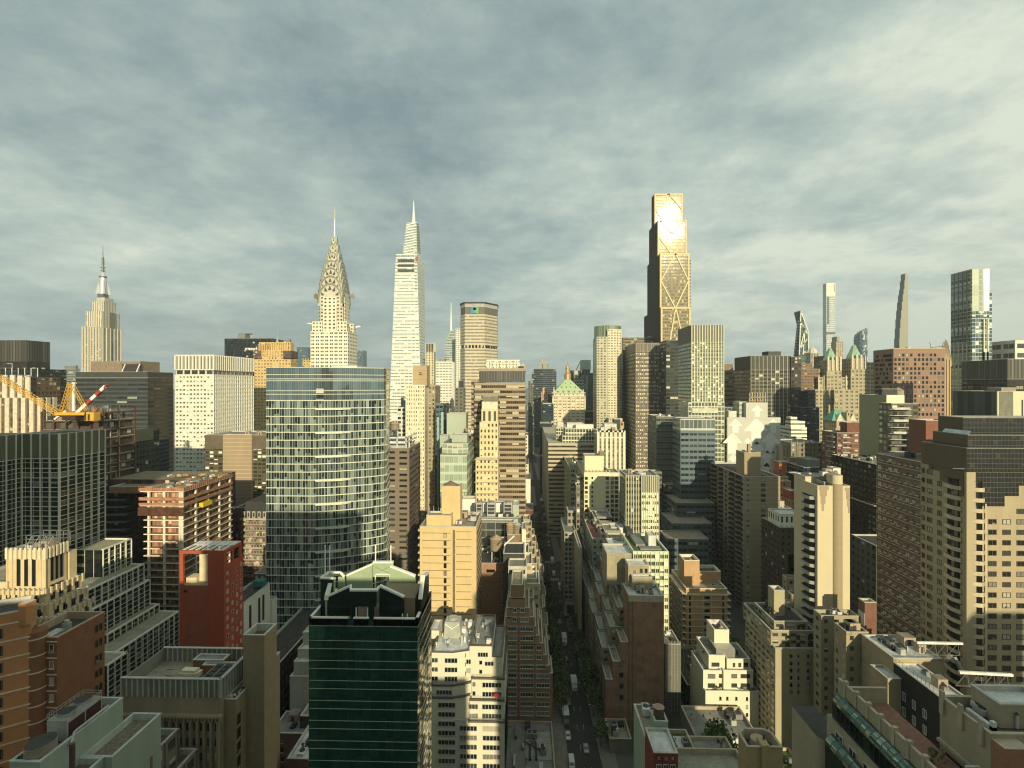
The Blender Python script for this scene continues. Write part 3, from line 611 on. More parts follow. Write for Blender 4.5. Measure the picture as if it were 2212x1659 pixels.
# --- right of the street, far
b=Bld("office_tower","dark blue rounded glass tower with a stepped crown at the end of the street","tower",1153,1202,797,1080,D=40)
V=lambda zx,zy: ((1320+zx/6.9125)/1.1573,(880+zy/6.9125)/1.1573)
nb_=fac("navy_bands",(.10,.115,.10),(.018,.028,.04),(.05,.075,.09),W=1,Y0=.42,Hh=.5,gm=.3,gr=.15,bp=.03)
x0,x1=b.X0,b.X1;Pn=[(x0,1080)]+[(x0+(x1-x0)*k,1080-9*sin(pi*k)) for k in (.2,.4,.6,.8)]+[(x1,1080),(x1,1120),(x0,1120)]
b.body(nb_,M.roof_grey,6,b.fl(4.4),None,.8,"wall",pts=Pn)
for k_,(xa,xb,ya) in enumerate(((1162,1188,790),(1163,1184,784),(1166,1181,779.5),(1169,1177,776))): b.tier(M.metal_grey,M.roof_grey,xa,xb,ya,1090+k_,16,b.Z+(-4,5,10,14)[k_],name="crown_step",par=0)
b.fins(14,1,.8,b.Z,b.Z+12,M.metal_grey,"E","crown_fins",x0=GX(1162,1088),x1=GX(1185,1088),y0=1086)
b=Bld("slab_tower","slim grey slab standing in front of the dark blue rounded tower","tower",1141,1151,823,900,D=30);b.body(fac("grey_slab",(.16,.17,.15),W=.6,Hh=.5),M.roof_grey,4,4)
b=Bld("slab_tower","dark slim edge of a slab touching the blue rounded tower","tower",1149,1154,804,980,D=30);b.body(fac("dark_slab",(.06,.08,.08),W=.8,Hh=.5),M.roof_grey,4,4)
b=Bld("pink_tower","narrow salmon stone tower with a small arched top in front of the blue tower","tower",1169.5,1184,846,800,D=14)
b.body(fac("salmon",(.62,.40,.24),(.14,.08,.05),W=.3,Y0=.1,Hh=.7,bp=.2),M.roof_tan,3,4,par=0);b.on_roof("arched_top",.2,.8,.1,.9,6,pbr("salmon_plain",(.62,.42,.26)),M.roof_tan)
b=Bld("low_block","dark teal glass block stepping down beside the green-roofed stone tower","building",1173,1196,873,640,D=40);b.body(fac("teal_dark",(.03,.05,.055),(.015,.03,.04),(.06,.09,.1),W=.8,Hh=.5,gm=.3),M.roof_dark,3.5,4);b.tier(M.teal_dark,M.roof_dark,1167,1192,915,610,25,0,name="lower_block")
# --- stone tower with green pyramid roof
def helmsley():
 Y=690;b=Bld("pyramid_roofed_tower","cream stone tower with a light green pyramid roof and a bronze lantern","tower",1195,1263,873,Y,D=34)
 q=lambda zy: GZ(V(0,zy)[1],b.X0,Y)
 st=fac("helm_stone",(.70,.62,.42),(.05,.045,.03),(.2,.18,.1),(.75,.68,.45),W=.55,Y0=.30,Hh=.44,mull=2,mw=.12,bp=.2,var=.08)
 b.body(st,M.roof_tan,(b.X1-b.X0)/7,(q(800)-q(853)),par=0,z1=q(770))
 mb=MB();w=b.X1-b.X0
 lim=M.limestone;mb.box(b.X0-1.5,b.X1+1.5,Y-1.5,b.Y1+1,q(772),q(755),lim);mb.box(b.X0-1.2,b.X1+1.2,Y-1.2,b.Y1+1,q(715),q(700),lim)
 for i in range(8): x=b.X0+w*i/7;mb.box(x-.6,x+.6,Y-.8,Y,q(1000),q(772),lim)
 for x in (b.X0-1.3,b.X1): mb.box(x,x+1.3,Y-1,Y+8,q(1000),q(790),lim)
 b.part("cornice",mb)
 b.body(fac("attic",(.70,.62,.42),(.05,.045,.03),W=.3,Y0=.35,Hh=.4),M.roof_tan,w/7,q(715)-q(755),par=0,name="attic",z0=q(755),z1=q(715),x0=b.X0+.6,x1=b.X1-.6)
 cg=pbr("patina_green",(.42,.55,.30),.7,var=.2,scale=.3);mb=MB();xm=GX(V(688,0)[0],Y+15)
 mb.prism([(b.X0+.5,Y),(b.X1-.5,Y),(b.X1-.5,b.Y1),(b.X0+.5,b.Y1)],q(700),q(470),cg,cg,pts2=[(xm-3,Y+14),(xm+3,Y+14),(xm+3,Y+20),(xm-3,Y+20)]);b.part("pyramid_roof",mb)
 mb=MB();R=random.Random(2)
 for row,(zy,n,s) in enumerate(((690,5,1.6),(610,4,1.1),(540,2,.9))):
  k=(700-zy)/230;xa,xb=b.X0+.5+(xm-3-b.X0)*k,b.X1-.5-(b.X1-xm-3)*k;yy=Y+14*k
  for i in range(n):
   x=xa+(xb-xa)*(i+.7)/(n+.4);z=q(zy);mb.box(x-s,x+s,yy-.8,yy+2,z-s,z+s,M.limestone,cg);mb.box(x-s*.6,x+s*.6,yy-.86,yy-.8,z-s*.7,z+s*.7,M.metal_dark)
   mb.prism([(x-s-.2,yy-1),(x+s+.2,yy-1),(x+s+.2,yy+3),(x-s-.2,yy+3)],z+s,z+s*2,cg,pts2=[(x,yy-1),(x,yy-1),(x,yy+3),(x,yy+3)])
 b.part("dormers",mb)
 bz=pbr("lantern_bronze",(.42,.32,.14),.5,.3,var=.2);mb=MB()
 for z0,z1,r0,r1 in ((475,430,4.6,4.2),(430,385,5.0,4.8),(385,350,4.8,2.8),(350,280,2.9,2.7),(280,262,3.4,3.2),(262,215,2.2,1.2),(215,200,1.2,1.4),(200,150,.7,.1)): mb.cyl(xm,Y+17,q(z0),q(z1),r0,bz,10,r2=r1)
 b.part("lantern",mb)
 mb=MB()
 for x,a in ((b.X0+1,600),(b.X0+6,650),(b.X1-2,640)): mb.cyl(x,Y+1,q(700),q(a),1.3,M.limestone,8,r2=.5)
 b.part("urns",mb)
helmsley()
b=Bld("glass_tower","dark gridded glass tower partly hidden behind the bronze lantern","tower",1226,1256,800,900,D=30);b.body(fac("dk_grid",(.05,.06,.055),(.02,.03,.03),W=.85,Y0=.05,Hh=.9,pier=.1,pierc=(.5,.5,.42)),M.roof_dark,6,9)
b=Bld("zigzag_tower","black tower with a white zigzag patterned facade behind the green pyramid roof","tower",1242,1262,816,840,D=25)
zz=newmat("zigzag");t=zz.node_tree
pp=t.nodes.new("ShaderNodeBsdfPrincipled");oo=t.nodes.new("ShaderNodeOutputMaterial");t.links.new(pp.outputs[0],oo.inputs[0]);uvn=t.nodes.new("ShaderNodeUVMap");sp_=t.nodes.new("ShaderNodeSeparateXYZ");t.links.new(uvn.outputs[0],sp_.inputs[0])
sw=mth('PINGPONG',sp_.outputs[0],.5,tree=t);vv=mth('FRACT',mth('ADD',sp_.outputs[1],mth('MULTIPLY',sw,1.2,tree=t),tree=t),tree=t);mk=mth('LESS_THAN',vv,.42,tree=t)
mz=t.nodes.new("ShaderNodeMix");mz.data_type='RGBA';t.links.new(mk,mz.inputs[0]);mz.inputs[6].default_value=(.03,.035,.03,1);mz.inputs[7].default_value=(.6,.6,.48,1);t.links.new(mz.outputs[2],pp.inputs["Base Color"]);pp.inputs["Roughness"].default_value=.5
b.body(zz,M.roof_dark,4.5,5)
b=Bld("glass_tower","teal glass tower with a pale flared top behind the zigzag facade","tower",1257,1275,797,1000,D=30);b.body(fac("teal_far",(.12,.17,.15),(.06,.10,.09),W=.8,gm=.4),M.roof_grey,5,4)
b.on_roof("flared_top",-.05,1.05,-.05,1,17,pbr("pale_green_metal",(.40,.50,.40),.5),M.roof_white);mb=MB();X_=GX(1244,1000);mb.beam((X_,1000,b.Z-4),(X_+8,1000,b.Z+14),1.6,M.metal_light);mb.box(X_-10,X_+12,998,1002,b.Z-12,b.Z-8,M.metal_dark);b.part("roof_rig",mb)
b=Bld("slab_tower","plain slate-coloured slab behind the zigzag facade","tower",1270,1286,806,880,D=30);b.body(fac("slate",(.11,.13,.12),W=.5,Hh=.4,bp=.05),M.roof_grey,4,4)
b=Bld("low_block","dark blue-green block squeezed between the stone tower and the faceted tower","building",1264,1287,890,740,D=40);b.body(M.teal_dark,M.roof_dark,4,4)
# --- faceted tower with a glass drum crown
def t383():
 Y=690;b=Bld("faceted_tower","tall yellowish faceted stone tower topped by a green glass drum","tower",1286,1341,724,Y,D=44)
 fm=fac("facet_stone",(.52,.49,.34),(.08,.09,.065),(.2,.2,.13),W=.6,Y0=.3,Hh=.5,bp=.15);fm2=fac("facet_stone_lit",(.66,.61,.42),(.10,.10,.07),(.3,.28,.18),W=.5,Y0=.3,Hh=.45,bp=.2)  # second copy of the stone has the sunlight put into a lighter colour
 x0,x1,x2,x3=GX(1285,Y+20),GX(1289,Y),GX(1317,Y),GX(1343,Y+4)
 f=b.fl(5.6)
 b.body(fm,M.roof_grey,4,f,None,0,"wall",pts=[(x0,Y+18),(x1,Y),(x2,Y),(x2,Y+40),(x0,Y+40)],z1=b.Z-2)
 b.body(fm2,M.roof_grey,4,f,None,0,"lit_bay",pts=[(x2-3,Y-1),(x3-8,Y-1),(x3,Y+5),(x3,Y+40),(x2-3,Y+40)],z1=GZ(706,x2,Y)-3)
 mb=MB();cx=(x1+x3)/2+1;R=18.5;P=[(cx+R*cos(2*pi*i/16),Y+22+R*sin(2*pi*i/16)) for i in range(16)]
 mb.prism(P,b.Z-8,GZ(702,cx,Y),fac("drum_glass",(.30,.34,.22),(.14,.18,.12),(.25,.3,.2),W=.8,Y0=0,Hh=1,gm=.3,gr=.3,bp=0,pier=.12,pierc=(.45,.48,.32)),M.roof_grey,3,20);b.part("glass_drum",mb)
 b.body(fm2,M.roof_tan,4,f,None,0,"base_setback",GX(1315,Y-15),GX(1345,Y-15),Y-15,Y,0,GZ(902,x2,Y));b.body(M.limestone,M.roof_tan,4,f,None,0,"terrace",GX(1312,Y-25),GX(1346,Y-25),Y-25,Y-15,0,GZ(925,x2,Y))
t383()
# --- brown tower and its taller back block
b=Bld("office_tower","grey-brown block with a busy flat roof behind the punched brown tower","tower",1345,1412,729,720,D=40)
b.body(fac("brown_back",(.24,.21,.15),(.05,.045,.035),W=1,Y0=.4,Hh=.4),M.roof_grey,4,4,par=2);b.clutter(5,seed=3,big=2.4,y1=b.Y0+12)
b=Bld("office_tower","brown tower with pale square window blinds in vertical columns","tower",1373.5,1438,741,640,xs=1350)
f=b.fl(8.65);bm=fac("brown_blinds",(.20,.165,.115),(.05,.045,.035),(.62,.58,.40),(.72,.67,.46),W=.62,Y0=.30,Hh=.46,bp=.55,var=.08,gr=.5)
b.body(bm,M.roof_grey,(b.X1-b.X0)/16,f,par=0,z1=b.Z-2.2*f);b.body(fac("louvres_brown",(.30,.26,.18),(.13,.11,.08),W=.45,Y0=.08,Hh=.85,bp=0,gr=.7),M.roof_grey,(b.X1-b.X0)/8,2.2*f,par=.6,name="plant_floor",z0=b.Z-2.2*f,z1=b.Z)
b.fins((b.X1-b.X0)/8,.7,.8,0,b.Z,pbr("bronze_pier",(.28,.24,.17),.6),"E","piers");b.bands(f,.9,.5,pbr("brown_band",(.17,.145,.105),.7),zb=60,zt=b.Z-2.2*f)
# --- braced bronze supertall that throws the sun back
def jpm():
 X0=175.0;X1=T(1491)*X0/T(1428)
 gl=fac("bronze_glass",(.46,.37,.19),(.50,.42,.24),(.66,.56,.34),(.7,.6,.35),W=.72,Y0=.10,Hh=.8,gm=.0,gr=.048,wr=.6,wm=.0,bp=.0,tilt=.008,var=.1,span=(.42,.34,.18))  # golden sheen of the reflected sun is put into this upper glass colour
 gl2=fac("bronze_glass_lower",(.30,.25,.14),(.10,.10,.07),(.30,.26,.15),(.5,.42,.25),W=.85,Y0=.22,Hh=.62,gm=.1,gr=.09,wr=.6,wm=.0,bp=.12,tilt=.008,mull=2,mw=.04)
 b=Bld("braced_supertall","bronze braced supertall of stacked boxes with the sun glinting off its glass","tower",1428,1491,664,X0/T(1428),X=(X0,X1),D=100)
 frm=pbr("bronze_frame",(.74,.60,.30),.6,.0,var=.08);dk=pbr("bronze_side",(.10,.085,.06),.5,.3,var=.2)  # side piers get a dark bronze with the flank's shade painted in
 lv=[(0,664,1428,1392.7),(664,548,1426,1399.7),(548,476,1421,1403.6),(476,419,1414,1409)]
 for k,(yb,yt,xf,xbk) in enumerate(lv):
  Y=X0/T(xf);Yb=X0/T(xbk);z1=GZ(yt,X0,Y);z0=0 if k==0 else GZ(yb,X0,X0/T(lv[k-1][2]))-.5
  mat=gl if k>=2 else gl2
  mb=MB();mb.prism([(X0,Y),(X1,Y),(X1,Yb),(X0,Yb)],z0,z1,mat,M.roof_grey,2.4 if k<2 else 1.35,4.3);b.part("glass_box",mb)
  mb=MB();w=1.7
  for x in (X0+.6,X1-.6): mb.box(x-w/2,x+w/2,Y-.9,Y-.02,z0,z1,frm)
  mb.box(X0,X1,Y-.95,Y-.03,z1-1.9,z1,frm)
  zm=(z0+z1)/2;xm=(X0+X1)/2
  if k==0: zs=GZ(900,X0,Y);segs=[((xm,z1),(X0+2,GZ(830,X0,Y))),((xm,z1),(X1-2,GZ(790,X0,Y))),((X0+2,GZ(830,X0,Y)),(xm+4,GZ(895,X0,Y))),((X1-2,GZ(790,X0,Y)),(xm+4,GZ(895,X0,Y)))]
  elif k==1: segs=[((xm+1,z1),(X0+1,zm)),((xm+1,z1),(X1-1,zm)),((X0+1,zm),(xm+1,z0)),((X1-1,zm),(xm+1,z0))]
  elif k==2: segs=[((X0+3,z1-1),(xm,zm+6)),((X1-3,z1-1),(xm,zm+6)),((X0+1,zm+2),(xm+1,z0)),((X1-1,zm+4),(xm+1,z0))]
  else: segs=[((xm,z1),(X0+1,zm)),((xm,z1),(X1-1,zm)),((X0+1,zm),(xm-6,z0)),((X1-1,zm),(xm+6,z0))]
  for (a,za),(c_,zc_) in segs: mb.beam((a,Y-.6,za),(c_,Y-.6,zc_),1.5,frm,.7)
  b.part("brace_frame",mb)
  mb=MB();n=int((Yb-Y)/4)
  for i in range(n+1): y=Y+(Yb-Y)*i/max(n,1);mb.box(X0-.9,X0-.02,y-.5,y+.5,z0,z1,dk)
  b.part("side_piers",mb)
 mb=MB();yh=700;R=random.Random(9);zt=GZ(556,X1,700)
 st=pbr("hoist_steel",(.30,.24,.13),.5,.3)
 for x in (X1+1,X1+8):
  for y in (yh,yh+6): mb.box(x-.35,x+.35,y-.35,y+.35,0,zt,st)
 z=60
 while z<zt:
  mb.box(X1+.6,X1+8.4,yh-.4,yh+6.4,z,z+.5,st)
  if R.random()<.75: mb.box(X1+1.4,X1+1.4+R.uniform(2,5),yh-.3,yh+5,z+.5,z+3.6,R.choice([M.metal_dark,pbr("ply",(.5,.4,.22)),dk]))
  z+=4.4
 b.part("construction_hoist",mb)
jpm()
b=Bld("office_tower","slim dark slab in front of the braced bronze supertall","tower",1439,1465,735,600,D=30);b.body(fac("dark_olive",(.06,.065,.05),(.02,.025,.02),(.08,.09,.07),W=.9,Y0=.3,Hh=.6,gm=.3),M.roof_dark,4,4)
# --- far right landmarks
def far_right():
 b=Bld("office_tower","brown banded block with a pale curved roof between two office towers","tower",1566,1590,800,640,D=30)
 b.body(fac("brown_bands",(.30,.22,.13),(.05,.05,.035),W=1,Y0=.5,Hh=.35),M.roof_white,4,5.4);b.on_roof("plant_room",.1,.9,.2,.9,8,pbr("brown_metal",(.25,.18,.12)),M.roof_white)
 b=Bld("glass_block","low blue-grey gridded block under the brown banded block","building",1564,1588,880,520,D=40);b.body(fac("bluegrey_grid",(.22,.24,.21),(.05,.07,.07),W=.85,Y0=.15,Hh=.75,gm=.3),M.roof_grey,4,5)
 # leaning wedge
 Y=1170;b=Bld("wedge_tower","dark angular tower tapering to a slanted point with exposed braces","tower",1712,1747,760,Y,D=30)
 gm=fac("wedge_glass",(.12,.16,.15),(.09,.13,.13),(.2,.26,.25),W=.85,Hh=.6,gm=.7,gr=.12);q=lambda y: GZ(y,b.X0,Y);U=lambda zx,zy: ((1800+zx/4.1475)/1.1573,(660+zy/4.1475)/1.1573)
 A=lambda zx,zy,yy=0: PT(*U(zx,zy),Y+yy)
 mb=MB();bl,bm_,br=A(714,1400,20),A(788,1400),A(928,1400,0);tl,tr,rr=A(812,487,25),A(838,485,0),A(915,770,0);rb=(br[0],Y+34,br[2]);tb=(tr[0],Y+30,tr[2]);rrb=(rr[0],Y+34,rr[2])
 mb.face([bm_,br,rr,tr],gm,[(0,0),(5,0),(5,20),(1,30)]);dkf=fac("wedge_dark",(.03,.035,.04),(.02,.03,.04),(.05,.07,.08),W=.7,gm=.3)
 mb.face([bl,bm_,tr,tl],dkf,[(0,0),(4,0),(4,30),(2,30)]);mb.face([tr,rr,rrb,tb],gm);mb.face([tl,tr,tb],gm);mb.face([br,rb,rrb,rr],gm);mb.face([rb,bl,tl,tb,rrb],dkf);b.part("shaft",mb)
 mb=MB();fr=pbr("wedge_frame",(.46,.50,.42),.5,.3)
 for a,c in (((822,940),(838,500)),((838,490),(912,690)),((912,690),(918,950)),((830,600),(880,680)),((880,680),(830,880)),((880,680),(860,940)),((850,620),(900,720)),((830,880),(900,780))): mb.beam(A(*a,-1.5),A(*c,-1.5),2.2,fr,1)
 b.part("diagonal_braces",mb)
 b=Bld("dome_topped_tower","stone tower with a domed octagonal top beside the angular dark tower","tower",1751,1769,762,1000,D=18)
 st=fac("dome_stone",(.42,.38,.26),(.12,.11,.08),W=.4,Y0=.1,Hh=.8);b.body(st,M.roof_tan,5,14,par=0)
 mb=MB();cx,cy=(b.X0+b.X1)/2,b.Y0+9
 for z0,z1,r0,r1 in ((0,5,9,7.4),(5,9,7.4,5),(9,11,5,1.5)): mb.cyl(cx,cy,b.Z+z0,b.Z+z1,r0,M.limestone,8,r2=r1)
 b.part("dome",mb);mb=MB();[mb.cyl(cx+8*cos(a),cy+8*sin(a),b.Z,b.Z+5,.9,M.white_terracotta,6) for a in (0,1.57,3.14,4.71)];b.part("finials",mb)
 b=Bld("glass_supertall","very slender white and glass tower with a plain cream box top","tower",1785,1804,611.5,1640,xs=1777.5)
 gm=fac("pale_slim",(.55,.60,.54),(.42,.48,.45),(.55,.6,.52),W=.8,Y0=.2,Hh=.7,gm=.5,gr=.15,tilt=.01);b.body(gm,M.roof_white,4,6,par=0)
 x0,x1=b.X0,b.X1;w=x1-x0;q=lambda y: GZ(y,x0,1640);lt=pbr("cream_panel",(.80,.76,.56),.5)
 mb=MB();mb.box(x0-.3,x1+.3,b.Y0-.8,b.Y0-.02,q(639),q(611.5),lt);b.part("top_panel",mb);mb=MB();dk=pbr("slot_dark",(.14,.15,.14),.5)
 mb.box(x0+w*.1,x0+w*.32,b.Y0-.7,b.Y0-.03,q(700),q(641),dk);mb.box(x0,x1,b.Y0-.7,b.Y0-.03,q(722),q(717),dk);mb.box(x1-w*.18,x1-w*.08,b.Y0-1,b.Y0-.8,q(630),q(614),dk);b.part("dark_slots",mb)
 b=Bld("limestone_tower","slender tan tower with a crenellated top beside the very slender white tower","tower",1806,1822,738,1250,D=20);b.body(fac("tan_far",(.45,.39,.25),(.12,.1,.07),W=.4,Y0=.2,Hh=.6),M.roof_tan,4,5,par=0);b.on_roof("crown",.1,.5,0,1,12,M.tan_far,M.roof_tan);b.tier(M.tan_far,M.roof_tan,1806,1828,790,1240,30,0,name="lower_tier",par=0)
 Y=1460;b=Bld("curved_glass_tower","blue speckled glass tower with a curved sloping roof","tower",1857,1874,710,Y,xs=1844);U=lambda zx,zy: ((1800+zx/4.1475)/1.1573,(660+zy/4.1475)/1.1573)
 gm=fac("speckled_blue",(.12,.18,.21),(.08,.14,.18),(.42,.50,.50),(.5,.55,.5),W=1,Y0=0,Hh=1,gm=.6,gr=.15,bp=.2,tilt=.05);mb=MB();x0,x1,y1=b.X0,b.X1,b.Y1
 zz_=[GZ(U(0,k)[1],x0,Y) for k in (720,700,675,655)];xs_=[x0,x0+(x1-x0)*.15,x0+(x1-x0)*.5,x1]
 for i in range(3):
  mb.face([(xs_[i],Y,0),(xs_[i+1],Y,0),(xs_[i+1],Y,zz_[i+1]),(xs_[i],Y,zz_[i])],gm,[(i*3,0),(i*3+3,0),(i*3+3,-60),(i*3,-60)])
  mb.face([(xs_[i],Y,zz_[i]),(xs_[i+1],Y,zz_[i+1]),(xs_[i+1],y1,zz_[i+1]-6),(xs_[i],y1,zz_[i]-12)],M.metal_grey)
 mb.face([(x0,y1,0),(x0,Y,0),(x0,Y,zz_[0]),(x0,y1,zz_[0]-12)],fac("plain_blue",(.16,.21,.22),(.2,.26,.27),W=.8,gm=.5,gr=.2),[(0,0),(4,0),(4,-60),(0,-60)])
 mb.face([(x1,Y,0),(x1,y1,0),(x1,y1,zz_[3]-6),(x1,Y,zz_[3])],gm);mb.face([(x1,y1,0),(x0,y1,0),(x0,y1,zz_[0]-12),(x1,y1,zz_[3]-6)],gm);b.part("shaft",mb)
 # feathered slim tower
 Y=1330;b=Bld("feathered_supertall","very thin tower stepping back in feathered stages to a point","tower",1948,1963,600,Y,X=(GX(1945,Y),GX(1963,Y)),D=20)
 U=lambda zx,zy: ((2120+zx/3.770)/1.1573,(640+zy/3.770)/1.1573);x1=GX(U(567,0)[0],Y);lt=pbr("feather_stone",(.33,.32,.24),.6,var=.08);dk=pbr("feather_glass",(.13,.16,.16),.15,.6,var=.2);n=9
 fr=[(545,505,165),(538,497,230),(532,488,310),(524,480,360),(516,470,430),(508,461,510),(501,453,590),(494,446,680),(487,440,775),(484,434,1800)]
 for i,(xf,xl_,yb) in enumerate(fr):
  yt=165 if i==0 else fr[i-1][2];z1=GZ(U(0,yt if i else 160)[1],x1,Y);z0=GZ(U(0,fr[i+1][2] if i+1<len(fr) else 3000)[1],x1,Y) if i<len(fr)-1 else 0
  xa=GX(U(xf,0)[0],Y);D=xa/T(U(xl_,0)[0])-Y;mb=MB();zz1=GZ(U(0,yt)[1],x1,Y);zz0=GZ(U(0,yb)[1],x1,Y) if i<len(fr)-1 else 0
  mb.face([(xa,Y,zz0),(x1,Y,zz0),(x1,Y,zz1),(xa,Y,zz1)],lt);mb.face([(xa,Y+D,zz0),(xa,Y,zz0),(xa,Y,zz1),(xa,Y+D,zz1)],dk);mb.face([(x1,Y,zz0),(x1,Y+D,zz0),(x1,Y+D,zz1),(x1,Y,zz1)],lt)
  mb.face([(x1,Y+D,zz0),(xa,Y+D,zz0),(xa,Y+D,zz1),(x1,Y+D,zz1)],dk);mb.face([(xa,Y,zz1),(x1,Y,zz1),(x1,Y+D,zz1),(xa,Y+D,zz1)],M.roof_grey);b.part("stage",mb)
far_right()
# ================================================================ middle distance, left of the street
def left_mid():
 b=Bld("office_tower","very dark bronze tower cut by the left edge of the photo","tower",-70,58,735,520,D=26)
 m=fac("bronze_dark",(.035,.028,.02),(.018,.018,.015),(.10,.09,.06),(.6,.58,.48),W=.8,Y0=.3,Hh=.55,bp=.04,wr=.5,gm=.2)
 b.body(fac("bronze_fins",(.055,.043,.028),(.025,.022,.016),W=.6,Y0=0,Hh=1,bp=0,gr=.6),M.roof_dark,3,22,None,0,"plant_band",z0=b.Z-22,z1=b.Z);b.body(m,M.roof_dark,5.5,b.fl(9.4),None,0,"wall",z1=b.Z-22)
 b=Bld("office_tower","black tower with thin white vertical stripes at the left edge","tower",-70,82,797,470,D=30);m=fac("black_glass",(.012,.016,.014),(.008,.014,.012),(.05,.07,.055),(.35,.4,.32),W=.9,Y0=.3,Hh=.5,bp=.05,wr=.4,gm=.3)
 b.body(m,M.roof_dark,3,3.8,par=0);b.fins(b.X0*0+6.4,.5,.6,0,b.Z+1,M.coping_white,"E","white_mullions");mb=MB();x=GX(24,468);mb.tube((x,469,b.Z),(x,469,b.Z+5),.3,M.metal_light);mb.tube((x,469,b.Z+5),(x-5,469,b.Z+5),.3,M.metal_light);b.part("roof_davit",mb)
 b=Bld("ribbed_tower","cream ribbed stone tower with brown glass strips at the left edge","tower",-70,62,814,430,D=30)
 m=fac("brown_strip",(.16,.10,.05),(.06,.045,.03),(.2,.15,.08),W=.7,Y0=.2,Hh=.6,bp=.1);cr=pbr("cream_rib",(.66,.60,.45),.8)
 b.body(m,M.roof_tan,4,4,par=0);b.fins(7.2,4.0,1.2,0,b.Z+1.5,cr,"E","stone_ribs");y=418;x1=GX(88,y)
 b.body(m,M.roof_tan,4,4,None,0,"front_wing",GX(-70,y),x1,y,430,0,GZ(860,x1,y));b.fins(7.2,3.6,1.2,0,GZ(859,x1,y),cr,"EN","front_ribs",x0=GX(-70,y),x1=x1,y0=y,y1=430)
 # dark banded office block
 b=Bld("office_tower","black office block with grey horizontal bands and a brown roof house","tower",163.5,319,803.5,438,xs=374)
 m=fac("charcoal_bands",(.045,.048,.043),(.010,.014,.014),(.035,.045,.04),(.3,.35,.28),W=.92,Y0=.36,Hh=.46,bp=.05,wr=.6,gr=.12,mull=4,mw=.02,tilt=.02);f=b.fl(9.4)
 b.body(m,M.roof_grey,(b.X1-b.X0)/7.2,f,par=.4,z1=b.Z-5);b.body(pbr("charcoal",(.06,.06,.052),.7),M.roof_grey,5,5,None,.5,"parapet_band",z0=b.Z-5,z1=b.Z);b.bands(f,1.3,.35,pbr("charcoal_band",(.07,.073,.064),.7),zt=b.Z-5,zb=20)
 b.tier(pbr("roofhouse_brown",(.26,.20,.14),.85),M.roof_brown,196,303,780.5,443,20,b.Z,"penthouse",xs=345)
 mb=MB();c=PT(285,800,442.5);mb.box(c[0]-8,c[0]+8,441.6,442.9,b.Z,b.Z+7,M.metal_dark);mb.beam((c[0]-8,441.5,b.Z),(c[0]-5,441.5,b.Z+7),.8,M.white_paint);mb.beam((c[0]+5,441.5,b.Z),(c[0]+8,441.5,b.Z+7),.8,M.white_paint);b.part("roof_opening",mb)
 # dark green slabs in the gap
 b=Bld("office_tower","dark green glass block with one white fin behind the steel frame","building",222,267,936,300,D=30);m=fac("dark_green",(.06,.07,.05),(.025,.035,.025),(.08,.1,.07),W=.8,Y0=.3,Hh=.6,gm=.3,bp=.03)
 b.body(m,M.roof_grey,2.4,3.6,par=0);b.tier(pbr("olive_panel",(.20,.19,.12),.7),M.roof_grey,235,268,931,299,24,b.Z-6,"parapet",par=0);b.fins((b.X1-b.X0)*.45,.7,1.2,0,b.Z+1,M.coping_white,"E","white_fin",x0=b.X0+(b.X1-b.X0)*.52,x1=b.X0+(b.X1-b.X0)*.97)
 b=Bld("glass_block","blue glass gridded block low against the black banded office block","building",268,298,957,335,D=30);b.body(fac("blue_grid",(.10,.14,.17),(.015,.03,.055),(.03,.06,.09),W=.88,Y0=.08,Hh=.84,gm=.5,bp=.02,gr=.12),M.roof_dark,2.6,2.8,par=0)
 # white gridded tower
 b=Bld("office_tower","white concrete tower with a grid of small square windows and a slotted top","tower",379,461.5,766.5,400,xs=547)
 wm=fac("white_grid",(.70,.68,.56),(.05,.05,.04),(.25,.25,.2),(.86,.84,.68),W=.52,Y0=.36,Hh=.36,bp=.35,var=.06,span=(.66,.64,.52));f=b.fl(9.2)
 z1=b.Z-3.6*f;z2=b.Z-4.7*f;n=11;bay=(b.X1-b.X0)/n
 b.body(wm,M.roof_white,bay,f,None,0,"wall",z1=z2);b.body(fac("slot_floor",(.60,.58,.47),(.03,.03,.025),W=.78,Y0=.05,Hh=.8,bp=.05),M.roof_white,bay*2,z1-z2,None,0,"recessed_floor",z0=z2,z1=z1,x0=b.X0+.2,x1=b.X1-.5,y0=b.Y0+.5)
 b.body(fac("slot_top",(.72,.70,.58),(.15,.14,.10),(.2,.19,.14),W=.5,Y0=.08,Hh=.86,bp=0,gr=.8,wr=.8),M.roof_white,bay,b.Z-z1,None,.8,"slotted_top",z0=z1,z1=b.Z)
 b.fins(bay,bay*.34,.7,z1,b.Z,pbr("white_concrete",(.74,.72,.60),.8,var=.1),"EN","top_fins");b.fins(bay,bay*.22,.45,0,z2,M.white_concrete,"EN","piers");b.bands(f,1.1,.25,M.white_concrete,zt=z2,zb=40)
 # brown block with a banded centre
 b=Bld("office_block","olive-brown block with a tan ribbed centre wall between two glazed strips","building",443,575,940,330,D=30);f=3.5
 m=fac("olive_glazed",(.11,.095,.06),(.03,.03,.022),(.12,.11,.07),(.78,.76,.55),W=.8,Y0=.25,Hh=.55,bp=.35,wr=.6)
 b.body(m,M.roof_grey,2.8,b.fl(8.3),par=.6);x0,x1=GX(483.5,329),GX(545.5,329);b.body(fac("tan_ribbed",(.36,.275,.17),W=0,band=.07,bandc=(.62,.54,.38),var=.15),M.roof_tan,40,b.fl(8.3),None,.4,"centre_wall",x0,x1,328,331,0,b.Z+.5);b.clutter(5,seed=5,big=1.3,y1=b.Y0+10)
 b.body(pbr("olive_blank",(.14,.115,.075),.8),M.roof_grey,3,3,None,0,"top_band",y0=b.Y0-.3,y1=b.Y0+4,z0=b.Z-9,z1=b.Z-.2)
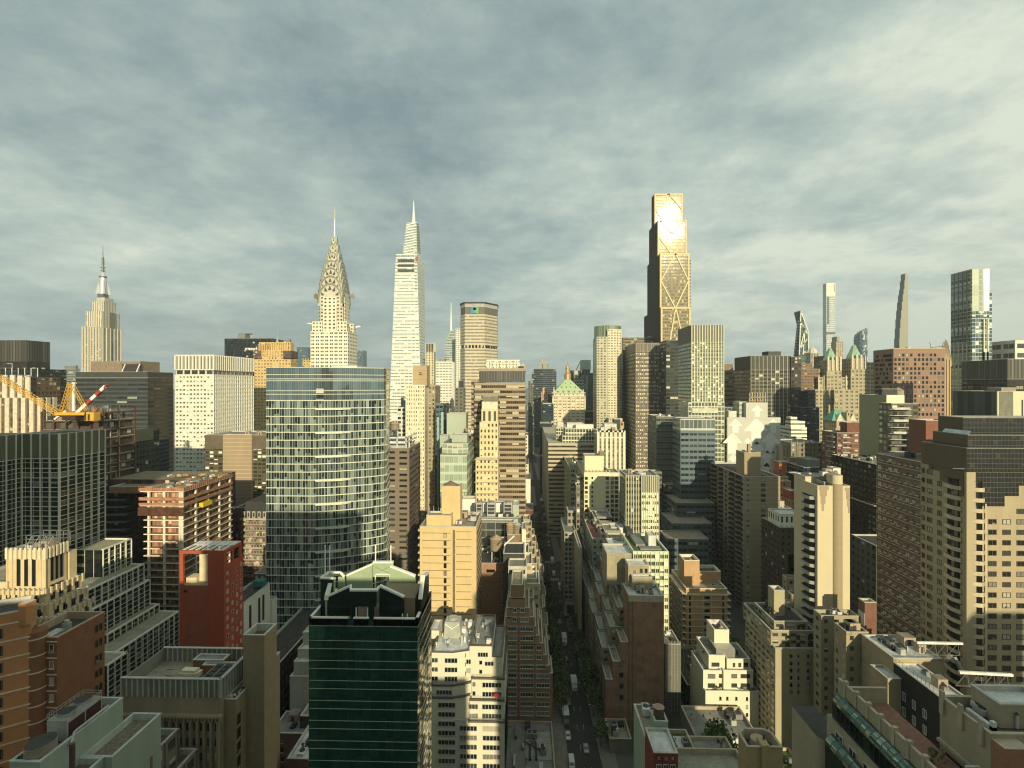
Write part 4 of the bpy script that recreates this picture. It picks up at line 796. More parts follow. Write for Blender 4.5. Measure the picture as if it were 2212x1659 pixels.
 # brick hotel with mansard
 b=Bld("hotel","brown brick hotel with a dark mansard roof behind the unfinished concrete frame","building",520,577,1120,285,D=30);bk=fac("hotel_brick",(.22,.13,.08),(.03,.028,.02),(.3,.28,.2),(.55,.5,.35),W=.45,Y0=.25,Hh=.5,bp=.3)
 x0,x1=b.X0,b.X1;b.body(bk,M.roof_dark,3.4,3.3,par=.3)
 mb=MB();ms_=pbr("mansard_slate",(.045,.045,.04),.7);z=b.Z;mb.prism([(x0,b.Y0),(x1,b.Y0),(x1,b.Y1),(x0,b.Y1)],z,GZ(1085,x0,285),ms_,ms_,pts2=[(x0+2,b.Y0+2),(x1-2,b.Y0+2),(x1-2,b.Y1-2),(x0+2,b.Y1-2)])
 for i in range(5): x=x0+(x1-x0)*(i+.5)/5;mb.box(x-.8,x+.8,b.Y0-.2,b.Y0+3,z+.5,z+4,M.coping,ms_);mb.box(x-.5,x+.5,b.Y0-.25,b.Y0-.2,z+1,z+3.4,M.metal_dark)
 b.part("mansard_roof",mb);b.tier(bk,M.roof_dark,505,530,1098,300,20,0,"rear_wing");b.tier(bk,M.roof_grey,548,585,1240,262,18,0,"lower_wing")
 b.windows('E',x0+1,x1-1,8,b.Z-1.4,3.3,14,1.3,1.9,M.frame_light,2,M.coping_tan);b.bands(16,.8,.5,M.coping_tan,zb=20,name="string_courses");b.finish()
left_mid()
# unfinished concrete frame in orange netting
def conframe():
 b=Bld("unfinished_tower","unfinished concrete frame tower with orange netting and open floors","building",317,395,1060,225,xs=497)
 f=b.fl(15.4);x0,x1,y0,y1=b.X0,b.X1,b.Y0,b.Y1;sl=pbr("pale_slab",(.78,.69,.54),.8,var=.15);nt_=pbr("orange_net",(.42,.21,.12),.9,var=.45,scale=.5);nd=pbr("dark_interior",(.10,.045,.025),.9,var=.5,scale=.5)
 n=int(b.Z/f);mb=MB()
 for i in range(n+1): z=b.Z-i*f;mb.box(x0-(.8 if i>2 else 2.5),x1+1.0,y0-.9,y1+.6,z-.42,z,sl,pbr("deck",(.25,.21,.13),.9,var=.4,scale=.8),bottom=True)
 b.part("floor_slabs",mb);mb=MB()
 for i in range(3): x=x0+1.0+(x1-x0-2.2)*i/2;mb.box(x-.45,x+.45,y0-.35,y0+.5,0,b.Z-.4,sl)
 for i in range(5): y=y0+(y1-y0)*i/4;mb.box(x1-.5,x1+.3,y-.4,y+.4,0,b.Z-.4,sl)
 b.part("columns",mb)
 mb=MB();netf=fac("net_bays",(.36,.18,.10),(.17,.07,.035),(.52,.31,.18),(.68,.50,.32),W=.7,Y0=.16,Hh=.7,bp=.2,gr=.9,var=.3);mb.prism([(x0+.5,y0+1.6),(x1-1.2,y0+1.6),(x1-1.2,y1-1),(x0+.5,y1-1)],0,b.Z-.4,netf,None,1.6,f,cap=False);b.part("interior_netting",mb)
 mb=MB();mb.box(x0-2.8,x1+1.6,y0-1.7,y0-1.6,b.Z-3.4*f,b.Z-2.2*f,M.dark_interior)
 for z,h in ((b.Z+.2,1.2),(b.Z-1.3*f,1.4),(b.Z-2.0*f,1.2)):
  mb.box(x0-2.7,x1+1.3,y0-1.3,y0-1.2,z,z+h,nt_);mb.box(x1+1.2,x1+1.3,y0-1.2,y1,z,z+h,nt_)
 b.part("safety_netting",mb);mb=MB()
 for i in range(24): x=x0-2.6+(x1+1-x0+2.6)*i/23;mb.box(x-.06,x+.06,y0-1.4,y0-1.3,b.Z,b.Z+2.4,nt_)
 for i in range(26): y=y0-1.2+(y1-y0)*i/25;mb.box(x1+1.3,x1+1.4,y-.06,y+.06,b.Z,b.Z+2.2,nt_)
 b.part("edge_posts",mb)
 mb=MB();R=random.Random(3)
 for i in range(90):
  x,y=R.uniform(x0-16 if i>55 else x0-1,x1-2),R.uniform(y0 if i<56 else 264,y1-2);mb.box(x,x+R.uniform(.5,3),y,y+R.uniform(.5,3),b.Z,b.Z+R.uniform(.2,.9),R.choice([sl,pbr("timber",(.5,.38,.12)),M.metal_grey,nt_,M.metal_dark]))
 b.part("deck_materials",mb)
 mb=MB();yb=pbr("yellow_paint",(.75,.55,.03),.5);c=PT(455,1087,240);mb.box(x1+.2,x1+2.2,236,243,c[2]-1,c[2]+1,yb);b.part("loading_platform",mb)
 # recessed west wing with pale slab edges
 xw=GX(236,262);mb=MB();mb.prism([(xw,262),(x0+4,262),(x0+4,262+26),(xw,288)],0,b.Z-2,fac("dark_bays",(.07,.03,.02),(.03,.015,.01),(.16,.07,.04),W=.85,Y0=.1,Hh=.8,gr=.9,bp=.05),M.deck,2.5,f);b.part("rear_wing",mb)
 mb=MB();n=13
 for i in range(n): z=b.Z-7-i*f*1.2;mb.face([(xw-3,255,z),(xw+14,258,z),(xw+14,262,z),(xw-3,262,z)],M.roof_grey);mb.box(xw-3,xw+14,254.7,262,z-.5,z,M.metal_grey,bottom=True)
 b.part("balcony_slabs",mb);b.tier(nt_,M.deck,236,330,1052,252,20,b.Z-2.2*f,"netted_deck",par=.3)
conframe()
# steel frame and the yellow crane
def steel():
 b=Bld("steel_frame","rusty steel frame under construction with grey decks beneath the yellow crane","building",90,222,889,262,D=22);st=pbr("rusty_steel",(.13,.06,.035),.8,var=.4);dk=pbr("pale_deck",(.40,.37,.30),.85,var=.3)
 x0,x1,y0,y1=b.X0,b.X1,b.Y0,b.Y1;fl=4.6;mb=MB()
 for i in range(8):
  z=b.Z-i*fl;mb.box(x0+(0 if i>1 else 3),x1,y0+.5,y1,z-.3,z,dk if i%2 else M.roof_grey,bottom=True);mb.box(x0-.2,x1,y0-.1,y0+.3,z-.9,z-.3,st);mb.box(x1-.2,x1+.2,y0,y1,z-.9,z-.3,st)
 b.part("decks",mb);mb=MB()
 for i in range(6):
  x=x0+(x1-x0)*i/5
  for y in (y0,y0+10,y1): mb.box(x-.3,x+.3,y-.3,y+.3,b.Z-40,b.Z+(1.5 if i%2 else 0),st)
 for i in range(5): x=x0+(x1-x0)*i/5;mb.beam((x,y0,b.Z-fl),(x+(x1-x0)/5,y0,b.Z-.6),.3,st) if i>2 else None
 b.part("columns",mb);mb=MB();R=random.Random(8)
 for i in range(34):
  x,y,z=R.uniform(x0,x1-3),R.uniform(y0+1,y1-3),b.Z-fl*R.choice((0,1,1,2,2,3));mb.box(x,x+R.uniform(1,5),y,y+2,z,z+R.uniform(.5,3),R.choice([M.metal_dark,M.roof_white,st,M.orange_net,M.metal_grey]))
 b.part("stored_materials",mb);b.body(fac("frame_core",(.10,.055,.035),(.03,.02,.015),W=.7,Y0=.2,Hh=.6,bp=.1,gr=.8),M.roof_dark,4,fl,None,0,"lower_floors",x0+1,x1-1,y0+1,y1-1,0,b.Z-5)
 hs=thing("construction_hoist","grey scaffold tower cage with white frame beside the yellow crane","hoist",(GX(226,268),268,0));mb=MB();c=hs.location
 for dx in (-3.2,3.2):
  for dy in (0,6): mb.box(c.x+dx-.2,c.x+dx+.2,268+dy-.2,268+dy+.2,40,GZ(877,c.x,268),M.metal_light)
 z=50
 while z<GZ(880,c.x,268): mb.box(c.x-3.3,c.x+3.3,267.8,274.2,z,z+.25,M.metal_light);mb.beam((c.x-3.2,267.8,z),(c.x+3.2,267.8,z+3.4),.2,M.metal_grey);z+=3.6
 link("cage",mb.mesh("cage",c),hs)
 # crane
 Y=252;yl=pbr("crane_yellow",(.66,.38,.05),.5,var=.15);wt=M.white_paint;rd=pbr("crane_red",(.42,.05,.03),.5)
 base=PT(153,878,Y);cr=thing("tower_crane","yellow lattice-boom crane with a red and white strut on the steel frame","crane",(base[0],Y,base[2]));o=tuple(cr.location);A=lambda x,y,d=0: PT(x,y,Y+d)
 def lat(mb,p,q,w,m,n):
  p,q=Vector(p),Vector(q);up=Vector((0,1,0));s=(q-p).normalized().cross(up)*w/2;k=[]
  for a in (-1,1):
   for d in (-1,1): off=s*a+up*(w/2)*d;k.append(off);mb.beam(p+off,q+off*.7,w*.10,m)
  for i in range(n):
   u,v=p.lerp(q,i/n),p.lerp(q,(i+1)/n)
   mb.beam(u+k[0],v+k[2],w*.06,m);mb.beam(u+k[1],v+k[3],w*.09,m);mb.beam(u+k[2],v+k[0],w*.09,m);mb.beam(u+k[0],v+k[1],w*.08,m)
 mb=MB();lat(mb,A(126,893),A(-14,806),2.3,yl,22);link("boom",mb.mesh("boom",o),cr)
 mb=MB();lat(mb,A(134,888),A(151,826),1.6,yl,9);lat(mb,A(150,888),A(154,826),1.4,yl,9);lat(mb,A(154,829),A(187,886),1.5,yl,9);mb.beam(A(158,888),A(158,830),.7,wt);mb.beam(A(160.5,888),A(160.5,830),.5,wt);mb.box(A(156,0)[0],A(163,0)[0],Y-.5,Y+.8,A(0,830)[2]*0+A(156,829)[2],A(156,826)[2],wt);link("a_frame",mb.mesh("a_frame",o),cr)
 mb=MB();p,q=Vector(A(167,892)),Vector(A(229,834));n=6
 for i in range(n): mb.beam(p.lerp(q,i/n),p.lerp(q,(i+1)/n),1.5,rd if i in (2,4) else wt)
 mb.beam(q,Vector(A(231,835.5)),2.1,rd);link("luffing_strut",mb.mesh("luffing_strut",o),cr)
 mb=MB();a,c=A(126,893),A(193,893);mb.box(a[0],c[0],Y-2,Y+2,a[2]-.8,a[2]+.6,yl);mb.box(a[0]+4,c[0]-5,Y-2.4,Y+2.4,a[2]-3.2,a[2]-.8,pbr("crane_body",(.06,.03,.025),.6));mb.beam(A(118,906),A(142,888),.8,wt);link("slewing_platform",mb.mesh("slewing_platform",o),cr)
 mb=MB();a=A(186,893);mb.box(a[0]+1,a[0]+5.6,Y-2,Y+2,a[2]-3.6,a[2]+.6,yl);[mb.box(a[0]+.8+i*1.8,a[0]+1.8+i*1.8,Y-2.1,Y-2,a[2]-3.4,a[2]-.2,M.metal_dark) for i in range(2)];link("counterweight",mb.mesh("counterweight",o),cr)
 mb=MB();mb.beam(A(-14,803),A(156,826),.18,M.metal_dark);mb.beam(A(-14,800),A(152,826),.18,M.metal_dark);link("stay_ropes",mb.mesh("stay_ropes",o),cr)
steel()
# mullioned dark glass tower with terraces
def mullion():
 Y=197;b=Bld("glass_tower","big dark glass tower with pale mullions, olive top panels and stepped terraces","tower",47,128,938,Y,xs=222)
 f=b.fl(20.7);dk=fac("mullion_glass",(.50,.50,.38),(.006,.010,.008),(.035,.045,.03),(.20,.21,.15),W=.93,Y0=.42,Hh=.55,mull=3,mw=.035,bp=.10,span=(.012,.014,.011),gr=.06,gm=.1,wr=.4,var=.1,band=.0,tilt=.012)
 ol=pbr("olive_panel_top",(.135,.13,.075),.6,var=.2,scale=.2);ml=pbr("pale_mullion",(.74,.74,.60),.6,var=.05);x0,x1,y0,y1=b.X0,b.X1,b.Y0,b.Y1;zt=b.Z;zp=zt-2.55*f
 bay=(x1-x0)/4.1
 def blk(xa,xb,ya,yb,z,nm,top=True):
  z_=z-(2.55*f if top else .0)
  b.body(dk,M.roof_dark,bay,f,None,0,nm,xa,xb,ya,yb,0,z_)
  if top: b.body(ol,M.roof_dark,bay,f,None,.6,"top_panels",xa,xb,ya,yb,z_,z)
  mb=MB();w=.26
  for i in range(int((xb-xa)/bay)+1): x=xb-i*bay;mb.box(x-w/2,x+w/2,ya-.5,ya-.01,0,z+.3,ml)
  for i in range(int((yb-ya)/bay)+2): y=min(ya+i*bay,yb);mb.box(xb+.01,xb+.5,y-w/2,y+w/2,0,z+.3,ml)
  zz=z_;
  while zz>8 : mb.box(xa,xb,ya-.22,ya-.02,zz-.14,zz+.14,ml);mb.box(xb+.02,xb+.22,ya,yb,zz-.1,zz+.1,ml);zz-=f;mb.box(xa,xb,ya-.2,ya-.02,zz+f*.58-.07,zz+f*.58+.07,ml);mb.box(xb+.02,xb+.2,ya,yb,zz+f*.58-.06,zz+f*.58+.06,ml)
  b.part("mullions",mb)
 blk(x0-2,x1,y0,y1+1,zt,"wall");Y2=176;X2=GX(47,197);blk(X2-60,X2,Y2,y0+3,zt+0.0,"front_wing")
 # terraces stepping down to the north
 def terr(xr,yr,xl,X,z=None):
  Yf=X/T(xr);Yn=X/T(xl);z=GZ(yr,X,Yf)
  b.body(dk,pbr("terrace_roof",(.34,.32,.23),.9,var=.3),bay*.9,f,None,.0,"terrace_tier",X-11,X,Yn,Yf,0,z)
  mb=MB();mb.box(X-.5,X+.25,Yn,Yf,z,z+.5,ml);mb.box(X-11,X+.2,Yf-.5,Yf+.2,z,z+.5,ml);nn=int((Yf-Yn)/(bay*.9))+1
  for i in range(nn+1): y=Yn+(Yf-Yn)*i/nn;mb.box(X+.01,X+.4,y-.15,y+.15,0,z,ml)
  zz=z-f
  while zz>3: mb.box(X+.02,X+.2,Yn,Yf,zz-.07,zz+.07,ml);mb.box(X+.02,X+.2,Yn,Yf,zz+f*.58-.05,zz+f*.58+.05,ml);zz-=f
  b.part("terrace_mullions",mb)
 terr(283,1165,222,-168);terr(310,1220,188,-162.3);terr(323,1254,200,-159.7);terr(343,1306,231,-155.8);terr(386,1322,250,-147.2);terr(274,1411,232,-141)
mullion()
# blue-green glass residential tower
def g1():
 b=Bld("glass_tower","tall pale green glass apartment tower with a curved balcony side","tower",575,782,794,225,D=38,X=(GX(575,225),GX(828,243)),Zt=137.8)
 ax,bx_,cx_=GX(575,225),GX(676.5,225),GX(829,238.2)
 P=[(ax,225),(bx_,225),(bx_+8,227.2),(bx_+16,230.6),(bx_+23,234.4),(cx_,238.2),(cx_+.3,241.5),(cx_-4,263),(ax,263)]
 f=b.fl(17.2)*1.0;gl=fac("green_glass",(.44,.49,.42),(.20,.26,.22),(.50,.58,.49),(.012,.02,.018),W=.90,Y0=.08,Hh=.88,mull=1,mw=.0,bp=.34,span=(.38,.42,.33),gm=.55,gr=.10,wr=.45,tilt=.035,var=.06)
 sp=fac("sky_glass",(.34,.38,.35),(.20,.26,.26),(.32,.38,.36),W=.95,Y0=.05,Hh=.9,mull=2,mw=.03,gm=.85,gr=.06,tilt=.02,bp=.0,wr=.4)
 zt=b.Z;z1=zt-5.5*f*.55;z2=zt-4.2*f
 b.body(gl,M.roof_grey,1.15,f,None,0,"wall",pts=P,z1=z2);b.body(sp,M.roof_grey,1.6,5.2,None,0,"glass_crown",pts=P,z0=z2,z1=zt)
 mb=MB();wb=pbr("slab_edge",(.62,.63,.50),.6,var=.1);z=z2
 def strip(z,h,off,i0=0,i1=7):
  for i in range(i0,i1):
   a,c=P[i],P[i+1];d=Vector((c[0]-a[0],c[1]-a[1])).normalized();n=Vector((d.y,-d.x))*off
   A0,C0=(a[0]+n.x,a[1]+n.y),(c[0]+n.x,c[1]+n.y);mb.face([A0+(z,),C0+(z,),C0+(z+h,),A0+(z+h,)],wb);mb.face([A0+(z+h,),C0+(z+h,),c+(z+h,),a+(z+h,)],wb);mb.face([a+(z,),c+(z,),C0+(z,),A0+(z,)],wb)
 while z>2: strip(z-.18,.36,.22);z-=f
 for z in (zt-.3,zt-3.5,zt-6.2,z2+2.6): strip(z,.25,.18)
 b.part("slab_edges",mb)
 mb=MB();r0=GX(676,226);mb.prism([(-93.1,225.2),(-86.6,227.2),(-79.6,230.8),(-73.3,235.6),(-69.1,241),(-76.1,248),(-93.1,240)],z2+.2,z2+5.4,fac("terrace_glass",(.18,.24,.25),(.07,.12,.13),(.2,.27,.27),W=.9,Hh=.8,Y0=.1,gm=.7,gr=.06),None,3,5.2,cap=False);b.part("recessed_terrace_glass",mb)
 # balconies on the curve, every third floor, and on the north edge
 wh=M.slab_edge;z=z2-f*1.1;k=0
 while z>6:
  for mb in (MB(),):
   mb.face([(-93.1,224.6,z),(-82.1,227,z),(-79.1,230.4,z),(-80.1,231.2,z),(-94.1,225.2,z)],wh);mb.face([(-93.1,224.6,z-.35),(-82.1,227,z-.35),(-82.1,227,z+.5),(-93.1,224.6,z+.5)],wh);mb.face([(-82.1,227,z-.35),(-79.1,230.4,z-.35),(-79.1,230.4,z+.5),(-82.1,227,z+.5)],wh)
   b.part("curved_balcony",mb)
  z-=3*f
 z=z2-f*2
 while z>6: mb=MB();mb.prism([(cx_-3,236.4),(cx_+1.2,239.2),(cx_+1.2,242),(cx_-3,243)],z-.25,z+.05,wh,bottom=True);z-=2*f;b.part("balcony",mb)
 mb=MB();dkc=pbr("dark_window_column",(.02,.028,.024),.15,spec=.8)
 for k in (.06,.13,.30,.36,.52,.58,.80,.86): x=ax+(bx_-ax)*k;mb.box(x,x+.55,224.9,224.98,3,z2-.4,dkc)
 for i_ in (1,2,3,4):
  a,c=Vector(P[i_]),Vector(P[i_+1]);d=(c-a).normalized();n_=Vector((d.y,-d.x))*.06
  for k in (.15,.62): p=a.lerp(c,k)+n_;q_=p+d*.6;mb.face([(p.x,p.y,3),(q_.x,q_.y,3),(q_.x,q_.y,z2-.4),(p.x,p.y,z2-.4)],dkc)
 b.part("dark_glass_columns",mb)
 b.body(M.coping_white,M.roof_white,4,4,None,.2,"penthouse",GX(710,232),GX(765,232),236,250,zt-1,zt+.9)
 mb=MB();z=zt-.2
 mb.box(-108,-100,240,250,z,z+.6,M.roof_white);b.part("roof_hatch",mb)
 b=Bld("office_tower","very dark brown slab edge right behind the pale green glass tower","tower",829,840,797,300,xs=841.5);b.body(fac("dark_brown_grid",(.06,.05,.035),(.02,.02,.015),(.1,.09,.06),W=.7,Hh=.6),M.roof_dark,2.6,3.6)
g1()
def left_mid2():
 # brown office block with white roof frame
 b=Bld("office_block","taupe brown office block with strip windows and a white roof frame","building",832,884,968,340,xs=908);f=b.fl(12.1)
 m=fac("taupe_blank",(.20,.165,.12),W=0,var=.15);b.body(m,M.roof_grey,8,f,par=1.0);x0,x1=b.X0,b.X1
 w=(x1-x0)/2;fr=M.frame_brown;n=int((b.Z-4)/f)
 for k in (0,1): b.windows('E',x0+w*k+.3,x0+w*(k+1)-.3,1,b.Z-f*.55,f,n,w*.64,f*.42,fr,4,None)
 b.windows('N',b.Y0+1,b.Y1-1,4,b.Z-f*.55,f,n,(b.Y1-b.Y0)/4-.8,f*.4,fr,3,None);b.finish()
 mb=MB();z=b.Z;wt=M.coping_white;X1=x1-2;
 for zz in (z+6.4,z+3.4): mb.box(x0-.2,X1,b.Y0+.4,b.Y0+1.1,zz,zz+.9,wt);mb.box(X1-.7,X1,b.Y0+.4,b.Y1-3,zz,zz+.9,wt)
 for x in (x0+1,x0+7.5,X1-.6): mb.box(x,x+.7,b.Y0+.4,b.Y0+1.1,z-1,z+7,wt)
 for y in (b.Y0+10,b.Y1-4): mb.box(X1-.7,X1,y,y+.7,z-1,z+7,wt)
 b.part("roof_frame",mb);b.on_roof("cooling_house",.05,.7,.25,.85,4.6,M.metal_light,M.roof_grey);b.clutter(5,seed=9)
 water_tank("wooden water tank with a conical cap behind the taupe block's white roof frame",*PT(853,938,352)[:2],GZ(938,GX(853,352),352),3.0,4.0,conc=False)
 # cream tower with side faces
 b=Bld("apartment_tower","cream apartment tower with narrow dark window columns and a tan brick roof house","tower",893,916,831,400,xs=941,X=(GX(877,400),GX(917,400)))
 cm=fac("cream_narrow",(.72,.66,.47),(.05,.045,.03),(.3,.27,.18),(.78,.72,.5),W=.34,Y0=.3,Hh=.5,bp=.2,var=.06);f=3.25;x0,x1=b.X0,b.X1
 b.body(cm,M.roof_tan,(x1-x0)/8,f,par=.6);b.fins((x1-x0)/4,.5,.5,0,b.Z,pbr("cream_plain",(.72,.66,.48),.8),"E","piers")
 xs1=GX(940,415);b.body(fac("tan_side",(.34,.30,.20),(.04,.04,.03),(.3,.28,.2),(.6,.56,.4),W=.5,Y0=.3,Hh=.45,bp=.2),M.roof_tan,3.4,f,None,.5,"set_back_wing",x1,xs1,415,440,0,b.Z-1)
 b.tier(fac("tan_brick_blank",(.45,.34,.20),W=0,band=.05,bandc=(.3,.22,.12),var=.2),M.roof_brown,891.5,922,790,404,12,b.Z-1,"roof_house",par=.4);b.on_roof("roof_crates",.7,.98,.1,.5,3,M.metal_grey,M.roof_grey);mb=MB();c=PT(906,803,403.5);[mb.tube((c[0],403.4,c[2]-2+i),(c[0]+1.8,403.4,c[2]-2+i),.3,M.metal_dark) for i in (0,1.2)];b.part("roof_house_vent",mb)
 # small ones in the gap
 b=Bld("glass_block","small white and dark blue gridded block between the glass tower and the cream tower","building",858,877,880,470,D=20);b.body(fac("white_blue",(.62,.62,.52),(.02,.035,.045),(.1,.12,.12),W=.7,Y0=.3,Hh=.55,gm=.3),M.roof_grey,3.5,b.fl(9),par=.3);b.on_roof("glass_attic",.3,.9,.2,.8,9,M.teal_dark,M.roof_dark)
 b=Bld("glass_block","dark green glazed block low beside the base of the tapering glass tower","building",840,861,912,500,D=20);b.body(fac("dkgreen2",(.08,.11,.09),(.02,.035,.03),W=.8,Y0=.2,Hh=.6,gm=.4),M.roof_grey,3,4,par=.3)
 b=Bld("office_tower","tall dark blue-green strip tower with a pale curved edge right of the cream tower","tower",941,957,873,395,D=30);b.body(fac("blue_strip",(.10,.15,.15),(.03,.05,.055),(.09,.12,.12),W=.8,Y0=.3,Hh=.5,gm=.4),M.roof_dark,3,3.8,par=.3)
 mb=MB();x=b.X1;mb.box(x-1.5,x+.5,b.Y0-1,b.Y0-.1,0,b.Z-6,pbr("pale_teal",(.36,.50,.47),.4,.3));mb.prism([(x-4.5,b.Y0-1),(x-3,b.Y0-1),(x-3,b.Y0-.1),(x-4.5,b.Y0-.1)],0,b.Z-10,M.pale_teal);b.part("curved_edge",mb)
 b=Bld("office_block","dark glass low block behind the grey-green roof house","building",973,999,902,470,D=30);b.body(fac("dkblk",(.05,.055,.045),(.02,.025,.02),W=.8,Hh=.5),M.roof_dark,4,4);b.tier(fac("redbrick_s",(.40,.24,.14),(.04,.03,.02),W=.5,Hh=.5),M.roof_tan,955,972,885,460,10,0,"brick_wing",par=.3);b.tier(fac("copper_peak",(.45,.28,.16),W=0),M.roof_tan,975,1008,893,455,12,b.Z-3,"terracotta_attic",par=.2)
 b=Bld("office_tower","slate grey slab standing left of the octagonal tower","tower",982,1001,838,560,D=20);b.body(fac("slate2",(.17,.17,.13),(.05,.05,.04),W=.5,Hh=.5),M.roof_grey,4,4);b.on_roof("crown",.4,.8,.2,.8,8,M.metal_dark,M.roof_dark)
 # grey-green stepped block
 b=Bld("laboratory_block","pale mint glass block stepping up to a blank grey-green roof house","building",951,1008.5,983,330,xs=1026);f=3.6
 mg=fac("mint_glass",(.50,.58,.44),(.40,.48,.34),(.62,.70,.52),W=.9,Y0=.15,Hh=.7,mull=2,mw=.04,gm=.3,gr=.2,bp=.1,var=.06,tilt=.02);b.body(mg,M.roof_grey,3,f*1.6,par=.6)
 b.body(fac("dark_strip",(.10,.12,.08),(.03,.035,.025),(.45,.5,.35),W=.8,Y0=.1,Hh=.8,bp=.3),M.roof_grey,1.5,3.6,None,0,"window_band",b.X0,b.X1,b.Y0-.25,b.Y0,GZ(1078,b.X0,330)-6,GZ(1042,b.X0,330)-6)
 gg=pbr("grey_green_metal",(.40,.45,.35),.6,var=.12,scale=.08);b.tier(fac("mint_upper",(.52,.60,.46),(.45,.52,.38),(.3,.35,.25),W=.9,Y0=.1,Hh=.8,gm=.3,bp=.1),M.roof_grey,955,1011,958,342,18,b.Z-1,"upper_storey",par=.5,xs=1027);b.tier(gg,M.roof_grey,976,1009,939,348,10,b.Z+6,"roof_house",par=.4)
 b.tier(gg,M.roof_brown,965,1007,893,378,12,b.Z,"blank_tower",par=.3);b.tier(gg,M.roof_grey,950,968,941,370,10,0,"west_wing",par=.3);b.clutter(6,z=b.Z+12,seed=12,x0=b.X1-8,x1=b.X1+2,y0=360,y1=376,big=1.4)
 b.tier(pbr("white_wall",(.74,.73,.60),.8,var=.1),M.roof_tan,995,1026,1078,292,12,0,"white_wing",xs=1029,par=1.2)
 # yellow stepped tower
 b=Bld("art_deco_tower","slender yellow brick tower with stepped shoulders before the taupe banded tower","tower",1036,1076,880,352,D=14)
 ym=fac("yellow_deco",(.68,.56,.32),(.05,.04,.025),(.3,.25,.14),(.8,.7,.45),W=.44,Y0=.26,Hh=.5,bp=.25,var=.07);f=b.fl(12.6);n=5
 b.body(ym,M.roof_tan,(b.X1-b.X0)/n,f,par=.4,z1=GZ(912,b.X0,352));z=GZ(912,b.X0,352)
 b.tier(fac("yellow_slots",(.70,.58,.34),(.05,.04,.025),W=.45,Y0=.15,Hh=.75),M.roof_tan,1040,1075,884,353,12,z-1,"upper_stage",bay=3.2,fl=9,par=.3);b.tier(M.cream_plain,M.roof_tan,1041,1075,868,354.5,9,z,"blank_stage",par=.3);b.tier(pbr("olive_crown",(.20,.19,.13),.7),M.roof_tan,1042.5,1075.5,856,356,8,z,"dark_crown",par=.3)
 x0,x1=GX(1027.5,346),GX(1076,346);b.body(ym,M.roof_tan,(x1-x0)/6,b.fl(11.6),None,.4,"lower_stage",x0,x1,346,352,0,GZ(991,x0,346));b.bands(b.fl(24),.6,.7,M.coping_tan,zt=GZ(992,x0,346),zb=20,x0=x0,x1=x1,y0=346,y1=352,name="cornices")
 # taupe banded tower
 b=Bld("banded_tower","dark taupe tower with bands of windows and a white diamond lattice on its roof","tower",1026,1134,799,375,D=50);f=b.fl(11.35)
 tm=fac("taupe_bands",(.34,.27,.18),(.030,.026,.018),(.12,.10,.065),(.5,.46,.3),W=.97,Y0=.46,Hh=.50,mull=3,mw=.03,bp=.16,var=.1,wr=.75);x0,x1=b.X0,b.X1
 zt=b.Z;zb_=GZ(825,x0,375);b.body(tm,M.roof_grey,4.6,f,None,0,"wall",z1=zb_-f*.2);b.bands(f,f*.44,.4,pbr("taupe_spandrel",(.36,.285,.19),.75,var=.1),zt=zb_-f*.15,zb=0,name="spandrels")
 b.body(fac("dark_louvre",(.06,.05,.04),(.03,.028,.022),W=.7,Y0=0,Hh=1,bp=0,gr=.5),M.roof_grey,1.2,8,None,.6,"louvre_band",GX(1035,376),x1,376,b.Y1,zb_,zt);b.body(M.taupe_spandrel,M.roof_grey,3,3,None,.3,"top_band",GX(1035,376)-.4,x1+.4,375.5,b.Y1,zt-1,zt+1)
 b.tier(tm,M.roof_grey,1018,1040,820,378,40,0,"west_notch",bay=4.6,fl=f,par=.4)
 mb=MB();Yd=386;wt=pbr("lattice_white",(.76,.74,.60),.7);n=5;xa,xb=GX(1050,Yd),GX(1123,Yd);za,zb2=zt+.8,GZ(779,xa,Yd)
 w=(xb-xa)/n
 for i in range(n):
  x=xa+w*i;mid=(za+zb2)/2
  for p,q in (((x,mid),(x+w/2,zb2)),((x+w/2,zb2),(x+w,mid)),((x,mid),(x+w/2,za)),((x+w/2,za),(x+w,mid)),((x+w*.25,mid),(x+w/2,mid+1.6)),((x+w/2,mid+1.6),(x+w*.75,mid)),((x+w*.25,mid),(x+w/2,mid-1.6)),((x+w/2,mid-1.6),(x+w*.75,mid))): mb.beam((p[0],Yd,p[1]),(q[0],Yd,q[1]),.9,wt)
 mb.box(xa,xb,Yd+.5,Yd+.8,za,zb2-1,pbr("tan_screen",(.45,.42,.32),.8));mb.box(xa,xb,Yd-.4,Yd+.4,zb2-.3,zb2+.6,wt);b.part("diamond_lattice",mb);mb=MB();c=GX(1120,384)
 mb.cyl(GX(1126,392),392,zt,zt+5,3,pbr("tank_tan",(.50,.44,.30)),14);mb.box(c,c+4,383,387,zt,zt+3,M.metal_dark);b.part("roof_tank",mb)
 # sunlit slivers beside the street
 b=Bld("low_block","sunlit cream sliver with a dark cap right of the taupe banded tower","building",1133,1142,1003,470,D=40);b.body(M.cream_narrow,M.roof_tan,2.6,3.4);b.tier(M.cream_narrow,M.roof_tan,1133,1141,870+70,520,30,0,"taller_wing")
 b=Bld("low_block","plain white party wall block at the street edge left","building",1134,1146,1035,425,D=30);b.body(M.white_wall,M.roof_tan,5,5)
 b=Bld("brick_block","dark red brick block at the corner beneath the white party wall","building",1134,1152,1102,388,D=22);b.body(fac("oxblood",(.16,.07,.045),(.03,.02,.015),W=.3,Hh=.4),M.roof_grey,3,3.3)
 # low plant building with four cooling units
 b=Bld("plant_building","low grey-green building with louvred cooling units on its flat roof","building",1028,1120,1118,268,D=30);b.body(fac("grey_glazed",(.16,.18,.14),(.05,.06,.05),(.2,.24,.18),(.4,.44,.34),W=.85,Y0=.2,Hh=.6,bp=.2),M.roof_grey,3.5,3.8,par=.7)
